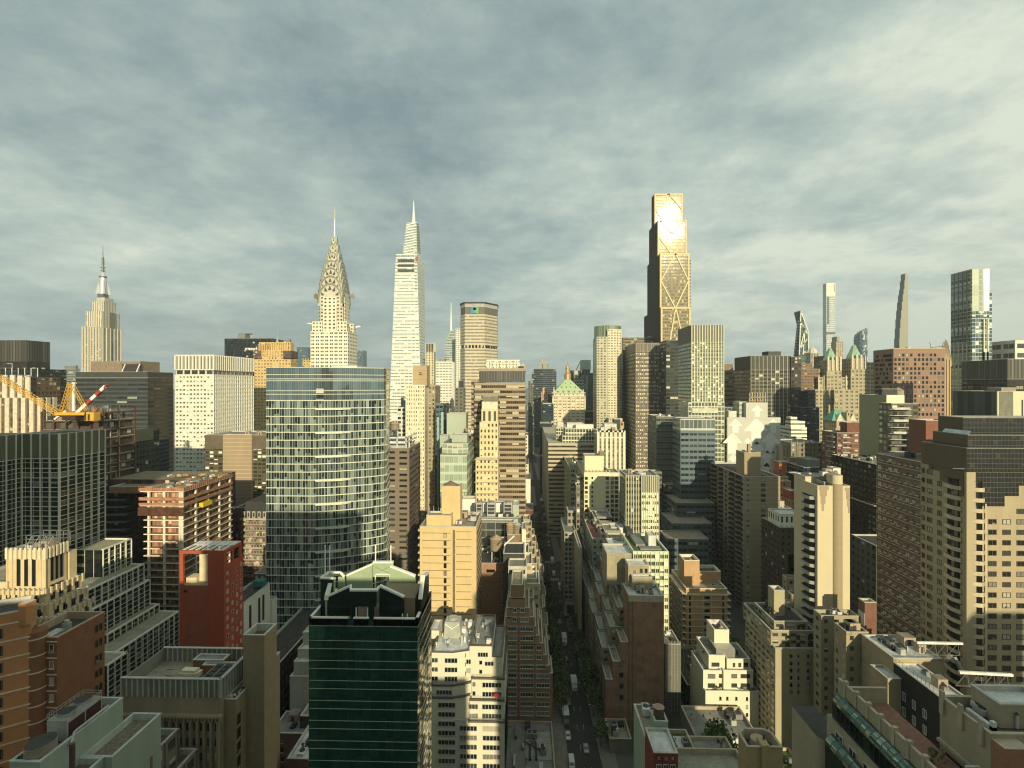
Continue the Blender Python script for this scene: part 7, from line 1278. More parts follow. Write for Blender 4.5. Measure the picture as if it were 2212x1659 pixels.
 for xr,yr,Xr,Y1,lab in ((385,1575,-80,None,"weathered low building with a brown sunken roof beside the mint building"),(425,1618,-77,None,"weathered low building with a brown sunken roof nearest the vertical concrete piers")):
  Y1=Xr/T(xr);zt=GZ(yr,Xr,Y1);b=Bld("low_building",lab,"building",300,xr,yr,Y1-26,X=(Xr-9,Xr),D=26,Zt=zt);b.body(fac("weathered_bays",(.24,.21,.15),(.05,.05,.04),(.16,.15,.12),W=.55,Y0=.25,Hh=.5,bp=.3,var=.25),M.roof_brown,4.4,4.2,par=1.2,pmat=M.coping);b.fins(4.4,.5,.3,0,zt,br,"N","pilasters");b.clutter(4,seed=int(xr))
near_left()
# ================================================================ centre foreground
def near_centre():
 # dark green glass tower with gabled crown
 b=Bld("green_glass_tower","dark green mirrored glass tower with white-edged gabled crown walls","building",667,902,1337,100,xs=932);x0,x1,y0,y1,z=b.X0,b.X1,b.Y0,b.Y1,b.Z;w=x1-x0
 gg=fac("bottle_glass",(.02,.07,.05),(.02,.10,.07),(.035,.15,.105),(.05,.17,.12),W=.985,Y0=.0,Hh=1,gm=.65,gr=.05,bp=.0,wr=.2,tilt=.02,var=.05);cg=pbr("crown_green",(.34,.42,.26),.7,var=.12,scale=.6);wt=pbr("white_trim",(.80,.79,.66),.6,var=.05)
 sg=fac("side_glass",(.06,.055,.03),(.10,.09,.05),(.25,.22,.12),(.45,.4,.24),W=.96,Y0=.03,Hh=.95,gm=.9,gr=.06,bp=.0,wr=.3,tilt=.05,var=.1)
 mb=MB();mb.face([(x0,y0,0),(x1,y0,0),(x1,y0,z),(x0,y0,z)],gg,[(0,0),(14,0),(14,-22),(0,-22)]);mb.face([(x0,y1,0),(x0,y0,0),(x0,y0,z),(x0,y1,z)],gg,[(0,0),(8,0),(8,-22),(0,-22)]);mb.face([(x1,y1,0),(x0,y1,0),(x0,y1,z),(x1,y1,z)],gg);b.part("wall",mb)
 mb=MB();mb.face([(x1,y0,0),(x1,y1,0),(x1,y1,z),(x1,y0,z)],sg,[(0,0),(8,0),(8,-22),(0,-22)]);b.part("side_wall",mb)
 mb=MB();k=0;zz=z-1.4;P=F/dep(x0,y0)
 line=pbr("mullion_line",(.42,.46,.33),.5);step=(60/2.9625/1.1573/P,88/2.9625/1.1573/P)
 while zz>3: mb.box(x0-.02,x1+.02,y0-.07,y0-.005,zz-.05,zz+.05,line);mb.box(x1+.005,x1+.06,y0,y1,zz-.04,zz+.04,line);zz-=step[(k+1)%2] if k else 2.9;k+=1
 for i in range(1,14): x=x0+w*i/14;mb.box(x-.012,x+.012,y0-.04,y0-.006,0,z,pbr("thin_green",(.03,.07,.05),.4))
 b.part("transoms",mb)
 r=MB();r.face([(x0,y0,z-1.5),(x1,y0,z-1.5),(x1,y1,z-1.5),(x0,y1,z-1.5)],M.roof_brown);b.part("roof",r);mb=MB()
 for (a0,a1,c0,c1) in ((x0,x0+w*.36,y0,y0+.45),(x0+w*.41,x0+w*.55,y0,y0+.45),(x0+w*.60,x1,y0,y0+.45),(x0,x0+.45,y0,y1),(x1-.45,x1,y0,y0+3),(x0,x1,y1-.45,y1)): mb.box(a0,a1,c0,c1,z-1.5,z,M.crown_green,wt);mb.box(a0-.04,a1+.04,c0-.04,c1+.04,z,z+.22,wt)
 b.part("parapet",mb)
 S7=lambda zx,zy: (656.7+zx*.1328,1192.4+zy*.1328)
 def wallp(nm,Y,prof,zb,mat,th=.5):
  """gabled crown wall: prof = list of picture points of its top edge at distance Y"""
  mb=MB();pts=[PT(*S7(*p),Y) for p in prof]
  for a,c in zip(pts,pts[1:]):
   if abs(a[0]-c[0])>.02:
    for yy,rev in ((Y,1),(Y+th,-1)): mb.face([(a[0],yy,zb),(c[0],yy,zb),(c[0],yy,c[2]),(a[0],yy,a[2])][::rev],mat if rev==1 else cg)
   mb.beam((a[0],Y+th/2,a[2]+.1),(c[0],Y+th/2,c[2]+.1),.34,wt,th+.3)
  a,c=pts[0],pts[-1];mb.face([(a[0],Y+th,zb),(a[0],Y,zb),(a[0],Y,a[2]),(a[0],Y+th,a[2])],mat);mb.face([(c[0],Y,zb),(c[0],Y+th,zb),(c[0],Y+th,c[2]),(c[0],Y,c[2])],mat);b.part(nm,mb)
 dkg=pbr("crown_dark_glass",(.012,.04,.03),.1,.5,var=.4,scale=.8)
 wallp("crown_front",102.6,[(375,735),(760,560)],z-.6,dkg);wallp("crown_front",102.6,[(1225,560),(1625,745)],z-.6,dkg);wallp("crown_bay",101.2,[(760,632),(1170,632)],z+1.9,dkg)
 mb=MB();A,C=PT(*S7(760,560),102.6),PT(*S7(1225,560),102.6);A1,C1=PT(*S7(760,632),101.2),PT(*S7(1170,632),101.2);mb.beam(A,A1,.4,wt);mb.beam(C,C1,.4,wt);mb.face([(A1[0],101.2,z+1.9),(C1[0],101.2,z+1.9),(C[0],102.6,z+1.9),(A[0],102.6,z+1.9)][::-1],dkg)
 for x in (x0+w*.405,x0+w*.56): mb.box(x-.5,x+.5,100.6,101.6,z-1.4,z+2,dkg);
 for x in (x0+w*.43,x0+w*.535): mb.box(x-.08,x+.08,100.4,100.6,z-1.4,z+2,wt)
 b.part("crown_entrance",mb)
 Yr=112.4;wallp("crown_rear",Yr,[(690,390),(1110,205)],z-.6,cg);wallp("crown_rear",Yr,[(1400,240),(1810,400)],z-.6,cg);wallp("crown_rear_bay",112.9,[(1120,175),(1450,175)],z+3.4,cg)
 mb=MB();c=PT(*S7(1400,360),112.6);d_=PT(*S7(1160,360),112.6);[mb.box(x-.1,x+.1,112.5,112.7,z-1,c[2],wt) for x in (c[0],d_[0])];mb.box(d_[0],c[0],112.5,112.7,c[2]-.15,c[2]+.1,wt);mb.beam(PT(*S7(1160,245),112.5),PT(*S7(1390,350),112.5),.06,M.metal_grey);mb.beam(PT(*S7(1390,245),112.5),PT(*S7(1160,350),112.5),.06,M.metal_grey);b.part("crown_gate",mb)
 # side crown walls, running away from the camera
 def sidew(nm,X,prof,mat):
  mb=MB();pts=[]
  for zx,zy in prof: xx,yy=S7(zx,zy);Y=X/T(xx);pts.append((X,Y,GZ(yy,X,Y)))
  for a,c in zip(pts,pts[1:]):
   for o in (0,.5): mb.face([(X+o,a[1],z-1),(X+o,c[1],z-1),(X+o,c[1],c[2]),(X+o,a[1],a[2])],mat)
   mb.beam((X+.25,a[1],a[2]+.1),(X+.25,c[1],c[2]+.1),.8,wt,.34)
  a=pts[0];mb.face([(X,a[1],z-1),(X+.5,a[1],z-1),(X+.5,a[1],a[2]),(X,a[1],a[2])],mat);b.part(nm,mb)
 sidew("crown_side",GX(S7(345,0)[0],102.6),[(345,790),(350,720),(430,440),(470,435)],cg);sidew("crown_side",x1-.5,[(1870,780),(1880,700),(1920,400),(1995,345)],dkg)
 mb=MB();a,c=PT(*S7(268,440),104.5),PT(*S7(470,440),104.5);mb.box(a[0],c[0],104.5,104.9,z-6,a[2],dkg);mb.box(a[0]-.1,c[0]+.1,104.4,105,a[2],a[2]+.3,wt);e_=PT(*S7(400,330),109);g_=PT(*S7(590,330),109);h_=PT(*S7(660,400),109);mb.beam((a[0],104.6,a[2]+.15),e_,.4,wt);mb.beam(e_,g_,.4,wt);mb.beam(g_,h_,.4,wt);mb.box(c[0]-.6,h_[0],109,109.3,z-1,h_[2]-.1,cg);b.part("crown_wing",mb)
 mb=MB();A=PT(*S7(1310,500),106);mb.prism([(A[0],104),(x1-1.4,104),(x1-1.4,111.5),(A[0]-1,111.5)],z-1.4,z+2.6,pbr("brown_panels",(.26,.20,.12),.8,var=.2,scale=1.5));b.part("inner_roof",mb)
 mb=MB()
 for zx,yb,yt,Y in ((345,380,-110,106),(415,330,-110,108),(1163,170,-120,112),(1412,170,-110,112)): p,q=PT(*S7(zx,yb),Y),PT(*S7(zx,yt),Y);mb.cyl(p[0],p[1],p[2],q[2],.13,wt,8)
 b.part("flagpoles",mb);mb=MB()
 for zx in (1210,1380): p=PT(*S7(zx,1050),100.9);mb.cyl(p[0],101,z-1.4,z-.1,.35,M.metal_light,10,r2=.2)
 for zx in (1600,1680): p=PT(*S7(zx,1060),101);mb.box(p[0]-.1,p[0]+.1,101,101.2,z-1.4,z+.6,wt)
 b.part("roof_vents",mb)
 # white terraced block
 b=Bld("white_terraced_block","cream white terraced apartment block with zigzag balconies and a busy silver roof","building",930,1090,1516,163,D=26);x0,x1=b.X0,b.X1;wh=pbr("ivory_brick",(.70,.65,.47),.85,var=.07,scale=.3);dk=pbr("slate_edge",(.13,.11,.09),.7)
 V=lambda zx,zy: ((920+zx/3.072)/1.1573,(1380+zy/3.072)/1.1573);q=lambda zy,Y: GZ(V(0,zy)[1],x0,Y);gx=lambda zx,Y: GX(V(zx,0)[0],Y)
 zl,f=q(1292,163),2.95;fr=M.frame_light;b.body(wh,M.roof_grey,5,5,None,.3,"base_block",z1=zl)
 a=gx(640,164);mL=gx(700,163.4)
 def terr(nm,xl,xr,Y,zb,zt): w_=b.body(wh,M.roof_grey,5,5,None,.25,nm,xl,xr,Y,b.Y1,zb,zt,dk);return w_
 xm=gx(770,163);z1,z2,z3,z4=q(1290,163),q(1130,164),q(965,165.2),q(718,166.4)
 terr("lower_terrace",xm,x1,162.6,0,z1);terr("mid_terrace",xm+.3,x1-.1,163.9,z1-1,z2);terr("upper_terrace",xm+.8,x1-.1,165.2,z2-1,z3);terr("top_block",gx(780,166.4),gx(950,166.4),166.4,z3-1,z4);terr("top_side_block",gx(950,167),gx(1032,167),167,z3-1,q(800,167))
 zA,zB,zC=q(1110,163.4),q(1020,164),q(770,165.2);xl=gx(650,163.4)
 b.body(wh,M.roof_grey,5,5,None,.25,"west_terrace",pts=[(x0,162.8),(xl,162.8),(xm+.4,164.6),(xm+.4,b.Y1),(x0,b.Y1)],z0=zl-1,z1=zA,pmat=dk);b.body(wh,M.roof_grey,5,5,None,.25,"west_upper_terrace",pts=[(x0,163.8),(xl,163.8),(xm+.9,165.8),(xm+.9,b.Y1),(x0,b.Y1)],z0=zA-1,z1=zB,pmat=dk)
 b.body(wh,M.roof_white,5,5,None,.3,"west_top_block",pts=[(x0,165),(xl,165),(xm+1.3,167),(xm+1.3,b.Y1),(x0,b.Y1)],z0=zB-1,z1=zC,pmat=dk)
 b.tier(wh,M.roof_white,V(800,0)[0],V(905,0)[0],V(0,575)[1]+8,178,8,z4-1,"penthouse",par=.3);b.tier(wh,M.roof_white,930,V(545,0)[0],V(0,590)[1]+4,176,8,zC-1,"penthouse",par=.3)
 b.windows('E',gx(845,166.4),gx(920,166.4),1,z4-1.9,f,1,3.4,1.6,fr,4,None,at=166.4);b.windows('E',gx(915,166.4),gx(948,166.4),1,z4-1.9-f,f,1,3,1.5,fr,3,None,at=166.4)
 for xw in (865,740): b.windows('E',gx(xw-14,165),gx(xw+10,165),1,z4-1.6-f*(1 if xw>800 else .2),f,3,1.1,1.4,fr,1,None,at=166.4 if xw>800 else 166.2)
 b.windows('E',gx(490,165),gx(535,165),1,zC-1.6,f,3,2.2,1.6,fr,2,None,at=165);b.windows('E',gx(594,165),gx(682,165),1,zC-1.6,f,3,4.2,1.7,fr,4,None,at=165);b.windows('E',gx(735,166),gx(790,166),1,zC-2.6,f,2,2.4,1.6,fr,3,None,at=166.3)
 b.windows('E',gx(885,165),gx(1015,165),1,z3-1.2,f,2,6.2,1.7,fr,6,None,at=165.2);b.windows('E',gx(802,165),gx(825,165),1,z3-1.1,f,2,1.1,1.5,fr,1,None,at=165.2);b.windows('E',gx(780,164),gx(840,164),1,z2-1.2,f,2,3,1.7,fr,3,None,at=163.9);b.windows('E',gx(885,164),gx(1015,164),1,z2-1.2,f,2,6.2,1.7,fr,6,None,at=163.9)
 b.windows('E',gx(527,163),gx(636,163),1,zB-1.4,f,2,5,1.6,fr,5,None,at=163.8)
 for u,v,nm in ((537,670,5),(705,838,5),(880,1015,5)): b.windows('E',gx(u,162.6),gx(v,162.6),1,(z1-1.3) if u>700 else zA-1.4,f,12,gx(v,162.6)-gx(u,162.6),1.7,fr,nm,None,at=162.6 if u>770 else 162.8 if u<700 else 162.6)
 b.finish();mb=MB()
 for zt,xa,xb,Y in ((z1,xm,x1,162.6),(z2,xm+.3,x1,163.9),(z3,xm+.8,x1,165.2),(zA,x0,xl,162.8),(zB,x0,xl,163.8)):
  mb.box(xa,xb,Y-.12,Y-.02,zt-.3,zt+.25,dk);mb.tube((xa,Y,zt+1),(xb,Y,zt+1),.04,M.metal_grey,4);n=int((xb-xa)/.9)
  for i in range(n+1): x=xa+(xb-xa)*i/n;mb.tube((x,Y,zt+.2),(x,Y,zt+1),.025,M.metal_grey,4)
 mb.beam((xl,162.8,zA+.1),(xm+.4,164.6,zA+.1),.5,dk);mb.beam((xl,163.8,zB+.1),(xm+.9,165.8,zB+.1),.5,dk);b.part("terrace_railings",mb);mb=MB();p=PT(*V(985,1085),163.4);rc=pbr("red_cloth",(.55,.03,.05),.8)
 for i in range(6): t0,t1=i*pi/3,(i+1)*pi/3;mb.face([(p[0],p[1]+.2,z2+2.5),(p[0]+1.3*cos(t0),p[1]+.2+1.1*sin(t0),z2+1.9),(p[0]+1.3*cos(t1),p[1]+.2+1.1*sin(t1),z2+1.9)],rc)
 mb.tube((p[0],p[1]+.2,z2),(p[0],p[1]+.2,z2+2.5),.05,M.metal_light,5);u=thing("parasol","red parasol open on the white terraced block's balcony","parasol",(p[0],p[1]+.2,z2));link("canopy",mb.mesh("canopy",u.location),u)
 mb=MB();R=random.Random(17)
 for i in range(60):
  x,y=R.uniform(x0+.5,x1-6),R.uniform(168,186);zz=zC-.5 if x<xm+1 else z4-.6;h=R.uniform(.4,2.2);m_=R.choice([M.metal_light,M.roof_white,M.metal_grey,M.coping_white])
  if R.random()<.5: mb.cyl(x,y,zz,zz+h,R.uniform(.12,.5),m_,8)
  else: mb.box(x,x+R.uniform(.4,2),y,y+R.uniform(.4,2.4),zz,zz+h,m_)
 b.part("rooftop_machinery",mb,kind="stuff");mb=MB();cx,cy=gx(655,178),178;w_=3.0;zb=zC-.6;mb.prism([(cx-w_,cy-w_),(cx+w_,cy-w_),(cx+w_,cy+w_),(cx-w_,cy+w_)],zb,zb+5.6,pbr("cage_grey",(.42,.44,.36),.5,.2),M.metal_light,pts2=[(cx-w_+.5,cy-w_+.5),(cx+w_-.5,cy-w_+.5),(cx+w_-.5,cy+w_-.5),(cx-w_+.5,cy+w_-.5)]);mb.cyl(cx,cy,zb+5.6,zb+6.4,1.6,M.metal_light,14)
 for s in (-1,1): mb.beam((cx+s*w_*.8,cy-w_,zb+5.2),(cx-s*.3,cy-w_,zb+3.4),.2,wt)
 b.part("cooling_tower",mb)
 # tan block with blind bands
 b=Bld("tan_brick_tower","sunlit buff brick tower with dark floor lines and one column of narrow windows","building",907,1029,1139,206,D=24);x0,x1=b.X0,b.X1;bf=pbr("buff_brick",(.62,.47,.23),.85,var=.08,scale=.4);ln=pbr("dark_joint",(.16,.115,.06),.8);q=lambda zy,Y: GZ((940+zy/3.456)/1.1573,x0,Y);g=lambda zx,Y: GX((920+zx/3.456)/1.1573,Y)
 b.body(bf,M.roof_tan,5,5,par=1.2,z1=q(1300,206));f=b.fl(16.2);mb=MB();n=int(b.Z/f);xa,xb=g(732,206),g(752,206)
 for i in range(1,n): z=q(1355,206)-(i-1)*f;mb.box(g(470,206),g(713,206),205.9,205.98,z-.09,z+.09,ln);mb.box(g(762,206),g(893,206),205.9,205.98,z+.5,z+.68,ln)
 b.part("floor_joints",mb);mb=MB();mb.box(xa,xb,205.93,205.99,0,b.Z-1,pbr("shade_recess",(.20,.15,.08),.8));b.part("shade_strip",mb)  # flat dark strip on the wall, shade of a recess painted in
 b.windows('E',g(655,206),g(678,206),1,q(1358,206)-0,f,n,1.15,1.9,M.frame_dark,1,None);b.windows('E',g(734,206),g(750,206),1,q(1368,206),f,n,.9,1.9,M.frame_dark,1,None,gl=(0,4));b.windows('N',207,229,7,b.Z-2.4,f,n,1.6,1.8,M.frame_dark,2,None);b.finish()
 b.body(bf,M.roof_tan,5,5,None,.5,"roof_house",g(505,209),g(720,209),209,216,b.Z-1,q(1205,209));b.body(bf,M.roof_brown,5,5,None,.4,"lift_tower",g(635,214),g(797,214),214,221,b.Z-1,q(952,214));mb=MB();cx=g(712,217);mb.cyl(cx,217.5,q(950,214),q(905,217),3.0,pbr("cone_brown",(.20,.14,.09),.8),20,r2=.3);b.part("conical_cap",mb)
 mb=MB();z=b.Z-.6;R=random.Random(3)
 for i in range(14): x,y=R.uniform(x0+1,x0+9),R.uniform(217,228);mb.tube((x,y,z),(x,y,z+R.uniform(2,6)),.08,M.metal_light,4);mb.tube((x,y,z+2),(x+R.uniform(-3,3),y,z+2),.07,M.metal_light,4)
 b.part("roof_pipes",mb);mb=MB()
 for i in range(n): z=b.Z-2-f*i;mb.box(x0-1.0,x0-.02,207,213,z,z+.7,M.coping)
 b.part("balconies",mb);b.clutter(6,seed=8,x0=g(760,215),y0=210)
 # red brick slab and dark boxes between
 b=Bld("brick_slab","tall plain reddish brick slab with a few small windows between the buff tower and stepped block","building",1030,1100,1217,238,D=22);rb=pbr("rose_brick",(.36,.21,.12),.88,var=.15,scale=.5);b.body(rb,M.roof_dark,5,5,par=1);b.windows('E',GX(1083,238),GX(1093,238),2,b.Z-3,b.fl(23.0),12,.9,1.2,M.frame_light,1,M.coping);b.win.append(((GX(1060,238),238,b.Z-4.2),0,4,1.4,1,M.frame_dark,4,None,False));b.finish()
 water_tank("round wooden water tank on tall pale legs above the reddish brick slab",GX(1072,244),244,b.Z-1,2.9,5.2,legs=5.5);b.on_roof("boiler_house",.5,.98,.3,.8,7,pbr("dark_felt",(.06,.058,.05),.9,var=.3),M.roof_dark);b.clutter(5,seed=77)
 b=Bld("glazed_block","low grey mirrored block with a white end wall behind the reddish brick slab","building",1030,1110,1128,262,D=6,Zt=None);b.body(fac("mirror_grey",(.3,.32,.27),(.16,.19,.17),(.28,.31,.27),W=.95,Y0=.05,Hh=.9,gm=.7,gr=.1,bp=0,tilt=.06),M.roof_grey,5,4,par=.5)
 b=Bld("brick_penthouse","brown brick roof block under two wooden water tanks by the street","building",1096,1134,1155,248,D=10);b.body(pbr("umber_wall",(.27,.18,.11),.85),M.roof_brown,5,5,par=.4);b.tier(M.cream_plain,M.roof_tan,1127,1136,1143,246,12,0,"street_wall",par=.2)
 for x,lab,c in ((1102,"wooden water tank with a salmon cone, on the brown brick roof block",pbr("salmon_cone",(.55,.32,.17),.8)),(1117,"wooden water tank with a grey cone beside the salmon-coned one",M.metal_light)): water_tank(lab,GX(x,252),252,b.Z-.6,1.9,4.2,legs=.3,cone=c)
 b=Bld("roof_block","black felt sloping roof block with a white wall below it, right of the tall-legged tank","building",1087,1133,1196,226,D=16);b.body(M.dark_felt,M.dark_felt,5,5,par=.5,pmat=M.coping,z1=b.Z-0);b.tier(pbr("grey_render",(.50,.50,.42),.8),M.roof_grey,1098,1138,1224,214,10,0,"white_wall_block",par=.5);b.windows('E',GX(1100,214),GX(1134,214),2,GZ(1231,GX(1110,214),214),3.2,1,3.4,1.6,M.frame_dark,3,None,at=214);b.finish()
 mb=MB();mb.beam(PT(1089,1178,226),PT(1111,1157,226),.5,M.white_paint);b.part("sloping_rail",mb)
 # brown stepped loft block
 b=Bld("stepped_loft_block","brown brick loft block whose top storeys step in like a ziggurat above the street","building",1089,1193,1380,197,D=24);br=fac("loft_side",(.36,.28,.17),(.05,.04,.03),(.2,.17,.1),W=.6,Y0=.35,Hh=.4,bp=.15,var=.15);lb=pbr("loft_brick",(.30,.185,.105),.88,var=.2,scale=.35);cp=pbr("loft_coping",(.52,.46,.32),.8);x=lambda zx,Y: GX((920+zx/3.072)/1.1573,Y);q=lambda zy,Y: GZ((1380+zy/3.072)/1.1573,-5,Y)
 lv=((1100,1190,255,350),(1085,1205,350,430),(1065,1240,430,500),(1055,1275,500,570),(1045,1290,570,640),(1035,1315,640,700),(1035,1345,700,790),(1035,1370,790,870),(1035,1395,870,930),(1035,1418,930,1500));Y=197;f=b.fl(20.2);R=random.Random(13)
 for i,(a,c,zt,zb) in enumerate(lv):
  yb=Y+16+i*1.5;b.body(lb,M.roof_tan,5,5,None,.5,"storey_step",x(a,Y),x(c,Y),Y,yb,q(zb,Y)-.5 if i<9 else 0,q(zt,Y),cp)
 X1=x(1418,Y)
 for k in range(8):
  y0,y1=Y+13+k*14,Y+13+k*14+13
  for j,(dx_,zz) in enumerate(((0,q(930,Y)+k*.6),(2.2,q(790,Y)+k*.8),(4.4,q(640,Y)+k),(7,q(480,Y)+k*1.1))): b.body(br,M.roof_tan,3.2,f,None,.9,"terrace_bay",X1-12,X1-dx_-.9*(k%2),y0+j*.8,y1+j*.3,0 if j==0 else zz-9,zz-(k%3)*.9,cp)
 n=14;zt=q(430,Y)
 for r in range(n):
  z=zt-r*f;wide=x(1160,Y),x(1232,Y)
  for u,v,ok in ((1075,1142,r>1),(1112,1142,r<=1),(1168,1202,r<1),(1168,1234,r==1),(1168,1270,r>1),(1292,1332,4<=r<=5),(1292,1362,r==6),(1292,1395,r>6)):
   if ok: b.windows('E',x(u,Y),x(v,Y),1,z,f,1,x(v,Y)-x(u,Y),1.65,M.frame_light,max(2,round((v-u)/20)),cp,gl=(0,0,1,3,4))
 b.finish();mb=MB()
 for r in range(3,n): z=zt-r*f-2.0;[mb.box(x(u,Y),x(v,Y),Y-.06,Y-.01,z-.75,z-.25,pbr("olive_spandrel",(.22,.19,.10),.85)) for u,v in ((1075,1142),(1168,1270))+(((1292,1395),) if r>6 else ())]
 mb.box(x(1145,Y),x(1165,Y),Y-.05,Y-.01,0,q(470,Y),pbr("rose_strip",(.30,.13,.09),.85));b.part("spandrels",mb)
 b=Bld("tan_penthouses","tan stepped penthouses with white parapets climbing above the ziggurat block","building",1112,1136,1180,262,D=60);b.body(fac("tan_pent",(.52,.42,.25),(.05,.04,.03),(.4,.35,.22),W=.5,Y0=.3,Hh=.45,bp=.3),M.roof_tan,3.2,3.2,par=.8)
 for xr,yt,Y_ in ((1143,1196,250),(1150,1218,236),(1160,1250,228),(1166,1262,222)): b.tier(M.tan_pent,M.roof_tan,1120,xr,yt,Y_,16,0,"terrace_block",par=.8,pmat=M.coping_white)
 # low roof by the street
 b=Bld("low_commercial_building","low building with a junk-strewn roof of fans and ducts at the street corner","building",1088,1199,1600,158,X=(GX(1086,170),GX(1197,178)),D=37,Zt=GZ(1562,GX(1150,194),194));b.body(fac("low_brick",(.22,.17,.12),W=.4,bp=.2),M.roof_grey,4,3.5,par=.8,pmat=M.brick_tan_plain);x0,x1,z=b.X0,b.X1,b.Z
 for i in range(2): mb=MB();mb.box(x0+8+i*2,x0+9.7+i*2,186,189,z-.6,z+1.2,M.metal_grey);mb.cyl(x0+8.85+i*2,187.5,z+1.2,z+1.4,.7,M.metal_dark,12);b.part("condenser_fan",mb)
 for i in range(7): mb=MB();xx=x0+2+i*2;y=160+(i*5%9);mb.box(xx,xx+1.3,y,y+4,z-.6,z+1.0+(i%3)*.6,M.metal_light if i%2 else M.roof_white);b.part("air_handler",mb)
 mb=MB();mb.beam((x0+7,184,z),(x0+13,179,z+.3),.35,M.metal_dark);mb.box(x0+7.5,x1-.6,176,190,z-.78,z-.6,pbr("pale_patch",(.34,.33,.27),.9,var=.3));b.part("roof_patch",mb);b.clutter(14,seed=91)
near_centre()
def near_gap():
 # white steps and a small brick house in the gap left of the green tower
 wh=pbr("dim_white",(.42,.42,.34),.85,var=.12);b=Bld("white_building","pale stepped building squeezed between the concrete lift shaft and the green glass tower","building",626,672,1462,172,D=22);b.body(wh,M.roof_grey,5,5,par=.5)
 for xl,yt,Y_ in ((634.6,1430,174),(643,1403,177),(654,1367,181)): b.tier(wh,M.roof_white,xl,673,yt,Y_,10,b.Z-1,"stepped_stage",par=.4)
 b.clutter(3,seed=4);b=Bld("brick_house","small dim brick house with paired windows at the foot of the pale stepped building","building",583,672,1585,160,D=11);bk=pbr("dim_brick",(.20,.12,.085),.9,var=.2);b.body(bk,M.roof_grey,4,4,par=.5)
 for u in (.12,.3,.74,.92): w=b.X1-b.X0;b.windows('E',b.X0+w*u-.5,b.X0+w*u+.5,1,b.Z-1.4,2.9,5,.9,1.6,M.frame_brown,1,M.coping_tan)
 b.finish();b.on_roof("dark_shed",.62,.86,.3,.9,3.4,M.metal_dark,M.roof_grey);b.clutter(7,seed=2)
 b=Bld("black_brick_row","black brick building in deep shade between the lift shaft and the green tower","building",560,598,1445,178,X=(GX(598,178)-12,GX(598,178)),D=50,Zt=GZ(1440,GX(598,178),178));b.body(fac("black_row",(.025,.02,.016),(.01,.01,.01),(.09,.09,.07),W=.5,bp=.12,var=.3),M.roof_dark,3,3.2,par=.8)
 b=Bld("low_building","low white-roofed building at the very bottom beside the green glass tower","building",620,668,1640,140,D=14);b.body(bk,M.roof_white,4,4,par=.6);b.clutter(5,seed=8)
near_gap()
# ---------------------------------------------------------------- the thin morning haze over the city
hb=MB();hb.box(-2600,4200,-260,4300,-1.0,640,(hm :=bpy.data.materials.new("haze")),bottom=True)
hm.use_nodes=True;ht=hm.node_tree;ht.nodes.clear();pv=ht.nodes.new("ShaderNodeVolumePrincipled");pv.inputs["Color"].default_value=(.86,.93,.92,1);pv.inputs["Density"].default_value=.00008;pv.inputs["Anisotropy"].default_value=0.0
ho=ht.nodes.new("ShaderNodeOutputMaterial");ht.links.new(pv.outputs[0],ho.inputs["Volume"]);hz_=link("haze",hb.mesh("haze"),kind="stuff")
